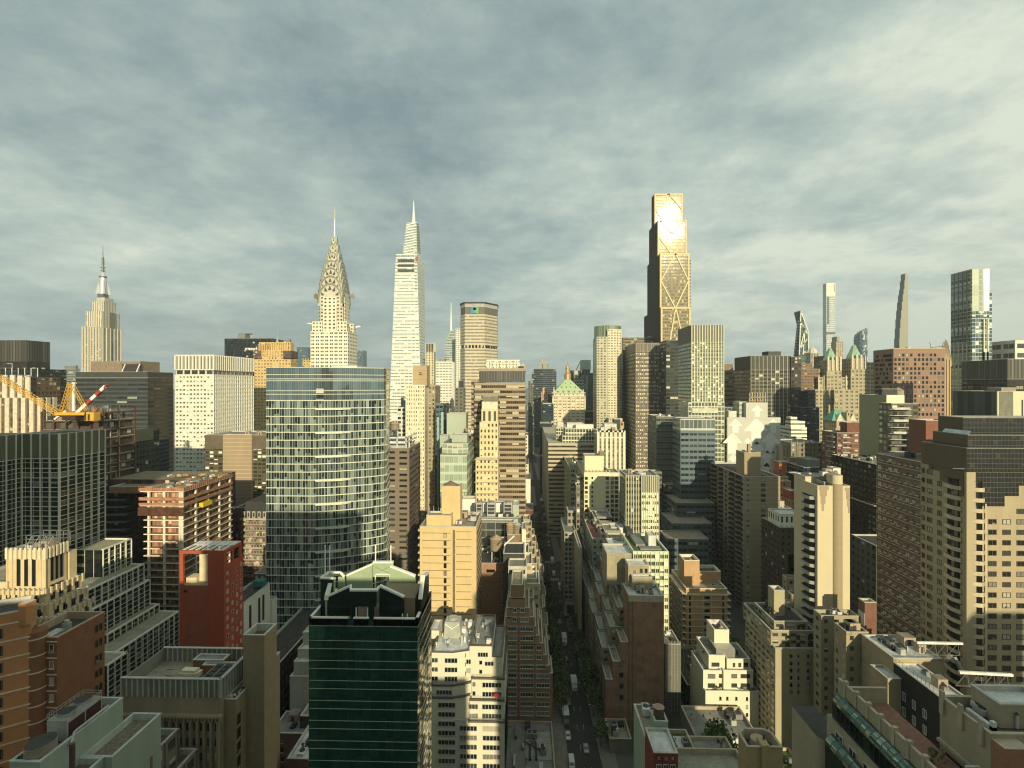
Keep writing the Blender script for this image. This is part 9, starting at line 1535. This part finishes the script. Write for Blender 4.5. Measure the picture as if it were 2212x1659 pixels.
 # building with the green glazed eaves
 X0=57.0;Yf=X0/T(1810);Z=GZ(1464,X0,Yf);b=Bld("glass_eaved_building","tan building with a curved green glass eave and a walled roof terrace behind","building",1810,2017,1464,40,X=(X0,X0+8.5),D=Yf-40,Zt=Z);tw=pbr("sandstone",(.40,.34,.22),.88,var=.15,scale=.4);zr=Z-4.2;b.body(tw,pbr("terracotta_tiles",(.26,.13,.09),.9,var=.3,scale=1),4,4,None,0,"wall",z1=zr);mb=MB();mb.box(X0,X0+.5,40,Yf,zr,Z,tw,M.coping_tan);mb.box(X0+.5,X0+8.5,Yf-.5,Yf,zr,Z-1.5,tw,M.coping_tan)
 for i in range(18): y=42+(Yf-44)*i/17;mb.box(X0-.12,X0+.62,y-.3,y+.3,Z-3,Z+.5,M.coping_tan)
 b.part("parapet",mb);gg=fac("eave_glass",(.03,.06,.04),(.05,.10,.075),(.20,.28,.21),(.4,.46,.36),W=.86,Y0=.06,Hh=.88,gm=.5,gr=.12,bp=.1,wr=.4,tilt=.08);ze=Z-2.6;mb=MB();R_=1.5;n=6
 for i in range(n):
  t0,t1=pi/2*i/n,pi/2*(i+1)/n;p=lambda t: (X0-.1-R_*cos(t),ze-R_+R_*sin(t)+.3)
  (a,za),(c,zc)=p(t0),p(t1);mb.face([(a,Yf-1,za),(a,40,za),(c,40,zc),(c,Yf-1,zc)],gg,[(0,i),(44,i),(44,i-1),(0,i-1)])
 mb.face([(X0-R_-.1,Yf-1,ze-4),(X0-R_-.1,40,ze-4),(X0-R_-.1,40,ze-R_+.3),(X0-R_-.1,Yf-1,ze-R_+.3)],fac("eave_wall",(.02,.03,.022),(.012,.02,.015),(.06,.09,.06),W=.85,Y0=.05,Hh=.9,gm=.5,gr=.06,bp=.03),[(0,1),(44,1),(44,0),(0,0)]);b.part("glass_eave",mb)
 b.body(tw,M.roof_tan,4,4,None,0,"lower_wall",X0-2.0,X0,40,Yf,0,ze-4);b.windows('S',42,Yf-2,14,ze-5.2,4.2,5,2.1,2.9,M.frame_light,2,None,at=X0-2.0,gl=(4,0));b.finish()
 mb=MB();zt=zr;mb.box(X0+6,X0+6.3,66,73,zt,zt+3,pbr("hedge_wall",(.05,.055,.03),.95));mb.box(X0+3,X0+11,63,63.3,zt,zt+2,M.metal_light);mb.box(X0+7,X0+10,77,77.3,zt,zt+2.3,M.coping_white);b.part("terrace_screens",mb)
 shrub(X0+3,X0+6.4,78,82,zr,2.4,"yellow-green bush on the terrace of the glass-eaved building");shrub(X0+5,X0+10,58,61,zr,1.2,"low dark hedge on the terrace near the grey screen")
 b=Bld("rounded_corner_building","tan building with a rounded corner and a second green glass canopy, in deep shade","building",1760,1800,1560,95,X=(54,57),D=10,Zt=65);mb=MB();mb.prism([(53.6+2+2*cos(t),95.5+2+2*sin(t)) for t in [pi+pi/2*i/8 for i in range(9)]]+[(58,95.5),(58,106),(53.6,106)],0,65,tw,M.roof_dark);b.part("wall",mb);mb=MB()
 for i in range(5): t0,t1=pi/2*i/5,pi/2*(i+1)/5;mb.face([(54.8-1.5*cos(t0),94,66+1.5*sin(t0)),(54.8-1.5*cos(t0),50,66+1.5*sin(t0)),(54.8-1.5*cos(t1),50,66+1.5*sin(t1)),(54.8-1.5*cos(t1),94,66+1.5*sin(t1))],gg,[(0,i),(26,i),(26,i-1),(0,i-1)])
 mb.box(53.4,54.9,50,94,0,66,M.eave_wall);b.part("glass_canopy",mb)
 # near right-hand corner block
 X0=66.0;Y0=X0/T(2140);Y1=X0/T(2030);Z=GZ(1587,X0,Y0);b=Bld("corner_brick_building","tan and red brick building with deep window bays at the bottom right","building",2140,2185,1587,Y0,X=(X0,X0+13),D=Y1-Y0,Zt=Z);b.body(tw,M.roof_brown,4,4,par=1.2,pmat=M.coping_tan);mb=MB();mb.box(X0+.02,X0+3.6,Y0-2.2,Y0-.02,0,Z-.5,pbr("rust_brick",(.34,.17,.10),.9,var=.2,scale=1),M.coping_tan);b.part("brick_pier",mb);b.windows('S',Y0+1,Y1-1.5,4,Z-8,6,3,2.2,4.2,M.frame_brown,3,M.coping_tan,gl=(4,0));mb=MB();[mb.box(X0-.35,X0-.02,Y0+k,Y0+k+.8,Z-2.4,Z+1.3,M.coping_tan) for k in (1,4.5,8)];mb.box(X0-.5,X0-.02,Y0,Y1,Z-7,Z-6.5,M.coping_tan);b.part("parapet_blocks",mb);b.clutter(8,seed=12,big=.7);b.body(tw,M.roof_white,4,4,None,.6,"rear_roof_block",X0+4,X0+12,Y0+3,Y1-1,Z-1,Z+2.4);b.finish()
 b=Bld("low_roofs_building","cluttered tan-roofed building with white roof patches at the right edge","building",2100,2300,1500,100,X=(116,150),D=24,Zt=GZ(1530,100,112));b.body(tw,M.roof_brown,4,4,par=1.0,pmat=M.coping);z=b.Z;mb=MB();[mb.box(x,x+w,y,y+l,z-.95,z-.8,M.roof_white) for x,w,y,l in ((118,7,114,7),(127,5,103,8),(134,8,108,5))];b.part("white_roof_patches",mb);b.clutter(16,seed=66);b.on_roof("tan_bulkhead",.04,.16,.1,.4,3.4,tw,M.roof_tan)
def leafmesh(name,rx,ry,rz,n,mats,seed=1,s=.5):
 """a crown of small leaf faces gathered in clumps, with gaps"""
 R=random.Random(seed);mb=MB();cl=[]
 for i in range(max(6,n//26)):
  t,u=R.uniform(0,2*pi),R.uniform(-.9,1);k=R.uniform(.45,1.0)*sqrt(max(0,1-u*u));cl.append((cos(t)*k*rx,sin(t)*k*ry,rz+u*rz*.9,R.choice(mats)))
 for i in range(n):
  c=cl[i%len(cl)];g=lambda a: R.gauss(0,a*.22);x,y,z=c[0]+g(rx),c[1]+g(ry),c[2]+g(rz);a=Vector((R.uniform(-1,1),R.uniform(-1,1),R.uniform(-1,1))).normalized();e=a.orthogonal().normalized();h=a.cross(e);k=s*R.uniform(.6,1.3);v=Vector((x,y,max(z,0)))
  mb.face([tuple(v+e*k),tuple(v+h*k*.7),tuple(v-e*k),tuple(v-h*k*.7)],c[3])
 return mb.mesh(name)
LF=[pbr("leaf_dark",(.045,.075,.02),.9,var=.3),pbr("leaf_mid",(.08,.125,.03),.9,var=.3),pbr("leaf_light",(.13,.17,.045),.9,var=.3)]
def shrub(x0,x1,y0,y1,z,h,lab):
 t=thing("shrub",lab,"shrub",((x0+x1)/2,(y0+y1)/2,z),"planted terrace shrubs");link("foliage",leafmesh("foliage",(x1-x0)/2,(y1-y0)/2,h/2,int(60+30*(x1-x0)),LF[1:],int(x0*3),.22),t)
near_right()
# ================================================================ ground, street, traffic, trees
XL=lambda y: 9.8-(y-200)*.010          # building lines of the cross street
XR=lambda y: 29.6-(y-200)*.021
def street():
 g=MB();g.face([(-15000,-1500,0),(15000,-1500,0),(15000,15000,0),(-15000,15000,0)],pbr("ground_grey",(.11,.105,.085),.95,var=.3,scale=.05));link("ground",g.mesh("ground"),kind="structure")
 asp=pbr("asphalt",(.050,.046,.038),.92,var=.35,scale=.12);pav=pbr("pavement_concrete",(.20,.185,.145),.9,var=.3,scale=.5);ker=pbr("kerb_stone",(.27,.25,.20),.85)
 mb=MB();ys=[60+30*i for i in range(31)]
 for a,c in zip(ys,ys[1:]): mb.face([(XL(a)-1,a,.004),(XR(a)+1,a,.004),(XR(c)+1,c,.004),(XL(c)-1,c,.004)],asp)
 link("road",mb.mesh("road"),kind="structure");mb=MB()
 for y0,y1 in ((352,374),(533,550),(664,704)): mb.box(-500,500,y0,y1,-.2,.008,asp)
 link("avenues",mb.mesh("avenues"),kind="structure")
 for sd in (0,1):
  mb=MB()
  for y0,y1 in ((60,345),(380,528),(555,660),(708,860)):
   n=int((y1-y0)/20)
   for i in range(n):
    a,c=y0+(y1-y0)*i/n,y0+(y1-y0)*(i+1)/n;w=4.4
    if sd==0: P=[(XL(a)-1,a),(XL(a)+w,a),(XL(c)+w,c),(XL(c)-1,c)]
    else: P=[(XR(a)-w,a),(XR(a)+1,a),(XR(c)+1,c),(XR(c)-w,c)]
    mb.prism(P,-.1,.15,ker,pav)
  link("pavement",mb.mesh("pavement"),kind="structure")
 mb=MB();wp=pbr("road_paint",(.42,.41,.35),.8);
 for k in range(20):
  y=118+k*11
  for u in (.44,.66): x=XL(y)+4.4+(XR(y)-XL(y)-8.8)*u;mb.face([(x-.07,y,.010),(x+.07,y,.010),(x+.07,y+3,.010),(x-.07,y+3,.010)],wp)
 for k in range(8):
  y=343;x=XL(y)+4.9+k*1.05;mb.face([(x,y,.012),(x+.55,y,.012),(x+.55,y+4,.012),(x,y+4,.012)],wp);mb.face([(x,y+34,.012),(x+.55,y+34,.012),(x+.55,y+38,.012),(x,y+38,.012)],wp)
 link("road_markings",mb.mesh("road_markings"),kind="structure")
 # vehicles
 rub=pbr("tyre_rubber",(.015,.015,.014),.9);rim=pbr("wheel_rim",(.35,.35,.33),.4,.6);gls=pbr("car_glass",(.012,.015,.016),.06,spec=.9);hl=pbr("headlight_glass",(.6,.6,.55),.2);tl=pbr("tail_light",(.30,.01,.008),.3)
 def smooth_body(mb,sec,wid,mat):
  for (y0,a0,b0,i0),(y1,a1,b1,i1) in zip(sec,sec[1:]):
   w0,w1=wid/2-i0,wid/2-i1;P=[(-w0,y0,a0),(-w0,y0,b0-.12),(-w0+.16,y0,b0),(w0-.16,y0,b0),(w0,y0,b0-.12),(w0,y0,a0)];Q=[(-w1,y1,a1),(-w1,y1,b1-.12),(-w1+.16,y1,b1),(w1-.16,y1,b1),(w1,y1,b1-.12),(w1,y1,a1)]
   for i in range(5): mb.face([P[i],P[i+1],Q[i+1],Q[i]],mat)
  for s,r in ((sec[0],1),(sec[-1],-1)): w=wid/2-s[3];mb.face([(-w,s[0],s[1]),(w,s[0],s[1]),(w,s[0],s[2]),(-w,s[0],s[2])][::r],mat)
 VC={}
 def vehicle(kind,colr,x,y,lab,cat,grp="vehicles in the cross street",flip=False):
  col={"white": (.55,.55,.50),"silver": (.30,.31,.30),"black": (.02,.02,.02),"grey": (.12,.125,.12),"yellow": (.60,.38,.02),"red": (.30,.03,.02),"blue": (.03,.06,.14),"green": (.05,.09,.04)}[colr];pm=pbr("paint_"+colr,col,.3,var=.03,spec=.6);key=(kind,colr)
  t=thing(kind,lab,cat,(x,y,.012),grp,pi if flip else 0)
  if key not in VC:
   P={}
   if kind in ("car","taxi"):
    m=MB();smooth_body(m,[(-2.3,.35,.75,.12),(-2.1,.25,.88,.02),(-1.0,.22,.98,0),(1.3,.22,.98,0),(2.1,.25,.95,.03),(2.3,.4,.8,.12)],1.84,pm);P["body"]=m;m=MB();smooth_body(m,[(-1.15,.95,1.0,.1),(-.45,.95,1.42,.2),(.95,.95,1.42,.2),(1.75,.95,1.0,.1)],1.7,gls);m.box(-.62,.62,-.40,.92,1.415,1.45,pm);P["cabin"]=m;wb=(-1.4,1.4)
    if kind=="taxi": m=MB();m.box(-.3,.3,.1,.35,1.45,1.6,M.white_paint);P["roof_light"]=m
   elif kind=="van":
    m=MB();smooth_body(m,[(-2.6,.35,1.0,.1),(-2.3,.28,1.15,.02),(-1.5,.28,2.0,.04),(2.5,.28,2.1,.04),(2.6,.35,2.0,.1)],2.0,pm);P["body"]=m;m=MB();m.face([(-.85,-2.27,1.2),(.85,-2.27,1.2),(.78,-1.56,1.95),(-.78,-1.56,1.95)],gls);[m.box(s*1.0-.01,s*1.0+.01,-1.4,-.6,1.2,1.8,gls) for s in (-1,1)];P["windscreen"]=m;wb=(-1.7,1.6)
   elif kind=="bus":
    m=MB();smooth_body(m,[(-6,.35,2.9,.1),(-5.8,.3,3.05,0),(5.8,.3,3.05,0),(6,.35,2.9,.1)],2.55,pm);P["body"]=m;m=MB();m.box(-1.29,1.29,-5.4,5.4,1.4,2.4,gls);m.box(-1.1,1.1,-6.02,6.02,1.3,2.5,gls);m.box(-.7,.7,1,3.6,3.05,3.35,M.metal_light);P["windows"]=m;wb=(-3.9,3.6)
   else:
    m=MB();smooth_body(m,[(-4.0,.5,1.5,.1),(-3.7,.45,1.6,0),(-3.2,.45,2.4,.02),(-2.2,.45,2.45,.02)],2.2,pm);m.box(-1.0,1.0,-2.2,4,.5,.8,M.metal_dark);P["cab"]=m;m=MB();m.box(-1.25,1.25,-2.1,4.1,.85,3.3,M.white_paint if colr!="green" else pm,M.roof_white);P["cargo_box"]=m;m=MB();m.face([(-.95,-3.72,1.6),(.95,-3.72,1.6),(.88,-3.22,2.3),(-.88,-3.22,2.3)],gls);P["windscreen"]=m;wb=(-3.0,2.8)
   for k,(s,q) in enumerate(((-1,0),(1,0),(-1,1),(1,1))):
    m=MB();r=.34 if kind in ("car","taxi") else .45;w={"bus": 1.27,"truck": 1.1,"van": 1.0}.get(kind,.92);m.tube((s*w,wb[q],r),(s*(w-.22),wb[q],r),r,rub,14);m.tube((s*(w+.01),wb[q],r),(s*w,wb[q],r),r*.6,rim,10);P["wheel"+"."*k]=m
   L={"bus": 6,"truck": 4.0,"van": 2.6}.get(kind,2.3)
   for s in (-1,1): m=MB();m.box(s*.65-.16,s*.65+.16,-L-.02,-L+.05,.62,.78,hl);P["headlight"+"."*(s>0)]=m;m=MB();m.box(s*.7-.14,s*.7+.14,L-.05+(.1 if kind=="truck" else 0),L+.03+(.1 if kind=="truck" else 0),.65,.85,tl);P["tail_light"+"."*(s>0)]=m
   VC[key]={k: v.mesh(k.strip(".")) for k,v in P.items()}
  for k,me in VC[key].items(): link(k.strip("."),me,t)
 for kind,colr,px,py,lab,cat in (
  ("car","white",1224.8,1592,"white saloon car with a dark sunroof driving by the kerb","car"),("car","silver",1266,1620,"silver hatchback parked along the opposite kerb","car"),("van","white",1232,1652,"white van at the bottom edge of the photo","van"),("truck","green",1221.5,1556,"box truck with a dark green roof and white tail in the tree shade","truck"),
  ("car","black",1228.6,1519,"dark car half hidden by the street tree, behind the green-roofed truck","car"),("truck","white",1240,1485,"white pickup-sized truck by the leafy kerb trees","truck"),("car","black",1224,1425,"black car with a pale roof edge in the street's middle","car"),("truck","white",1219,1388,"white box truck beside the parked equipment","truck"),
  ("bus","silver",1238.5,1330,"silver-grey long bus nearest the crosswalk on the shaded kerb","bus"),("bus","grey",1245.5,1364,"grey long bus parked behind the silver one","bus"),("truck","white",1213,1274,"large white truck just below the crosswalk","truck"),("van","white",1196.5,1242,"white van waiting above the crosswalk","van"),("truck","silver",1193.5,1216,"white-backed truck ahead of the waiting van","truck"),
  ("car","silver",1186,1180,"silver car, lowest of the four queued in the far block","car"),("car","white",1185.5,1172,"white car, second lowest of the four queued in the far block","car"),("car","grey",1184,1164,"grey car, third of the four queued in the far block","car"),("car","white",1183,1157,"white car at the head of the four queued in the far block","car"),
  ("van","white",1177.5,1115,"white van far up the street near the wide avenue","van"),("van","silver",1175,1098,"silver van beyond the white van far up the street","van"),("bus","white",1174,1085,"pale bus far up the street","bus"),("car","yellow",1166,1140,"yellow cab in the avenue far up the street","taxi"),("car","black",1210,1303,"black car on the shaded side below the large white truck","car"),
  ("car","grey",1209,1345,"grey car parked under the dark street trees","car"),("car","white",1171,1122,"white car beside the far white van","car"),("car","red",1164,1108,"dark red car at the kerb far up the street","car"),("car","silver",1190,1150,"silver car by the right kerb of the far block","car")):
  x,y=GND(px,py);x=min(max(x,XL(y)+5.3),XR(y)-5.6);vehicle("taxi" if cat=="taxi" else kind,colr,x,y,lab,cat)
 mb=MB();x,y=GND(1175,1128);t=thing("overpass_sign_gantry","two white flat panels spanning the street at the far avenue","gantry",(x,y,0));p,q=PT(1154,1126,470),PT(1168,1126,470);mb.beam(p,q,.8,M.white_paint);mb.beam(PT(1169,1126,470),PT(1182,1128,470),.8,M.white_paint);link("panels",mb.mesh("panels",(x,y,0)),t)
 mb=MB();[mb.tube((PT(k,1126,470)[0],470,0),PT(k,1126,470),.15,M.metal_grey) for k in (1154,1182)];link("posts",mb.mesh("posts",(x,y,0)),t)
 # street trees
 bark=pbr("bark",(.07,.055,.04),.95);crowns=[leafmesh("crown",3.3,3.3,3.4,620,LF,k+3,.42) for k in range(3)];tr=MB();tr.cyl(0,0,0,4.2,.22,bark,8,r2=.14);[tr.tube((0,0,3.4),(1.7*cos(a),1.7*sin(a),6),.11,bark,5,r2=.04) for a in (0,1.3,2.6,3.9,5.2)];trm=tr.mesh("trunk")
 R=random.Random(21);spots=[(0,y) for y in (206,214,222,231,240,249,259,268,279,290,302,314,325,336,386,398,410,423,437,452,467)]+[(1,y) for y in (186,203,213,222,236,252,270,292,311)]
 lab=("street tree along the loft side of the street","street tree along the terraced brick block's side of the street")
 for sd,y in spots:
  x=XL(y)+3.3 if sd==0 else XR(y)-3.3;s=R.uniform(.85,1.25);t=thing("street_tree",lab[sd],"tree",(x,y,.15),"dark street trees, "+("loft side" if sd==0 else "terrace side"),R.uniform(0,6));t.scale=(s,s,s*R.uniform(.9,1.15));link("trunk",trm,t);c=link("crown",crowns[R.randrange(3)],t);c.location=(0,0,3.4)
 for k,(x,y,z) in enumerate(((88,205,0),(92,214,0),(88,222,0),(84,196,0),(60,160,0),(61,168,0),(37,116,0),(38,121,0))):
  t=thing("courtyard_tree","dark courtyard tree in the gap behind the white terraced building" if k<4 else "dark tree in the low yards by the pale green building" if k>5 else "dark tree beside the lawn-roofed low building","tree",(x,y,z),("courtyard trees","yard trees","roofside trees")[0 if k<4 else 1 if k>5 else 2]);t.scale=(1.5,1.5,2.0);link("trunk",trm,t);c=link("crown",crowns[k%3],t);c.location=(0,0,3.4)
 # street lamps and people
 lm=MB();lm.cyl(0,0,0,8.5,.09,M.metal_grey,6);lm.tube((0,0,8.4),(1.8,0,8.9),.06,M.metal_grey,5);lp=lm.mesh("pole");lh=MB();lh.box(1.6,2.3,-.12,.12,8.8,8.95,M.metal_light);lhm=lh.mesh("lamp_head")
 for i,y in enumerate((196,228,262,296,330)):
  for sd in (0,1):
   t=thing("street_lamp","slim grey street lamp on the pavement of the cross street","street lamp",(XL(y)+4.1 if sd==0 else XR(y)-4.1,y,.15),"street lamps of the cross street",0 if sd==0 else pi);link("pole",lp,t);link("lamp_head",lhm,t)
street()
# ---------------------------------------------------------------- unseen towers added at and behind the viewpoint to shade the foreground
def behind():
 m=fac("behind_glass",(.25,.25,.22),(.04,.05,.05),W=.8,Y0=.2,Hh=.6,gm=.3)
 for x0,x1,y0,y1,h,lab in ((-54,-10,-34,-6,146,"tall apartment tower the picture is taken from"),(-165,-119,-34,-10,188,"very tall unseen tower added to shade the mullioned glass tower"),(-9.8,9,-34,-6,124,"unseen lower shoulder added at the viewpoint to shade the green glass tower"),(-84,-54.2,-34,-8,119,"unseen lower wing added at the viewpoint to shade the red tower"),(47,118,-46,-24,124,"broad unseen slab added beside the viewpoint to shade the street"),(9.2,30,-40,-16,92,"unseen low wing added at the viewpoint to shade the white terraced block"),(176,190,-34,-20,118,"slim unseen tower added to shade the stepped tan block")):
  b=Bld("unseen_shadow_tower",lab,"tower",0,1,0,y0,X=(x0,x1),D=y1-y0,Zt=h);b.body(m,M.roof_grey,4,3.6,par=.8)
behind()
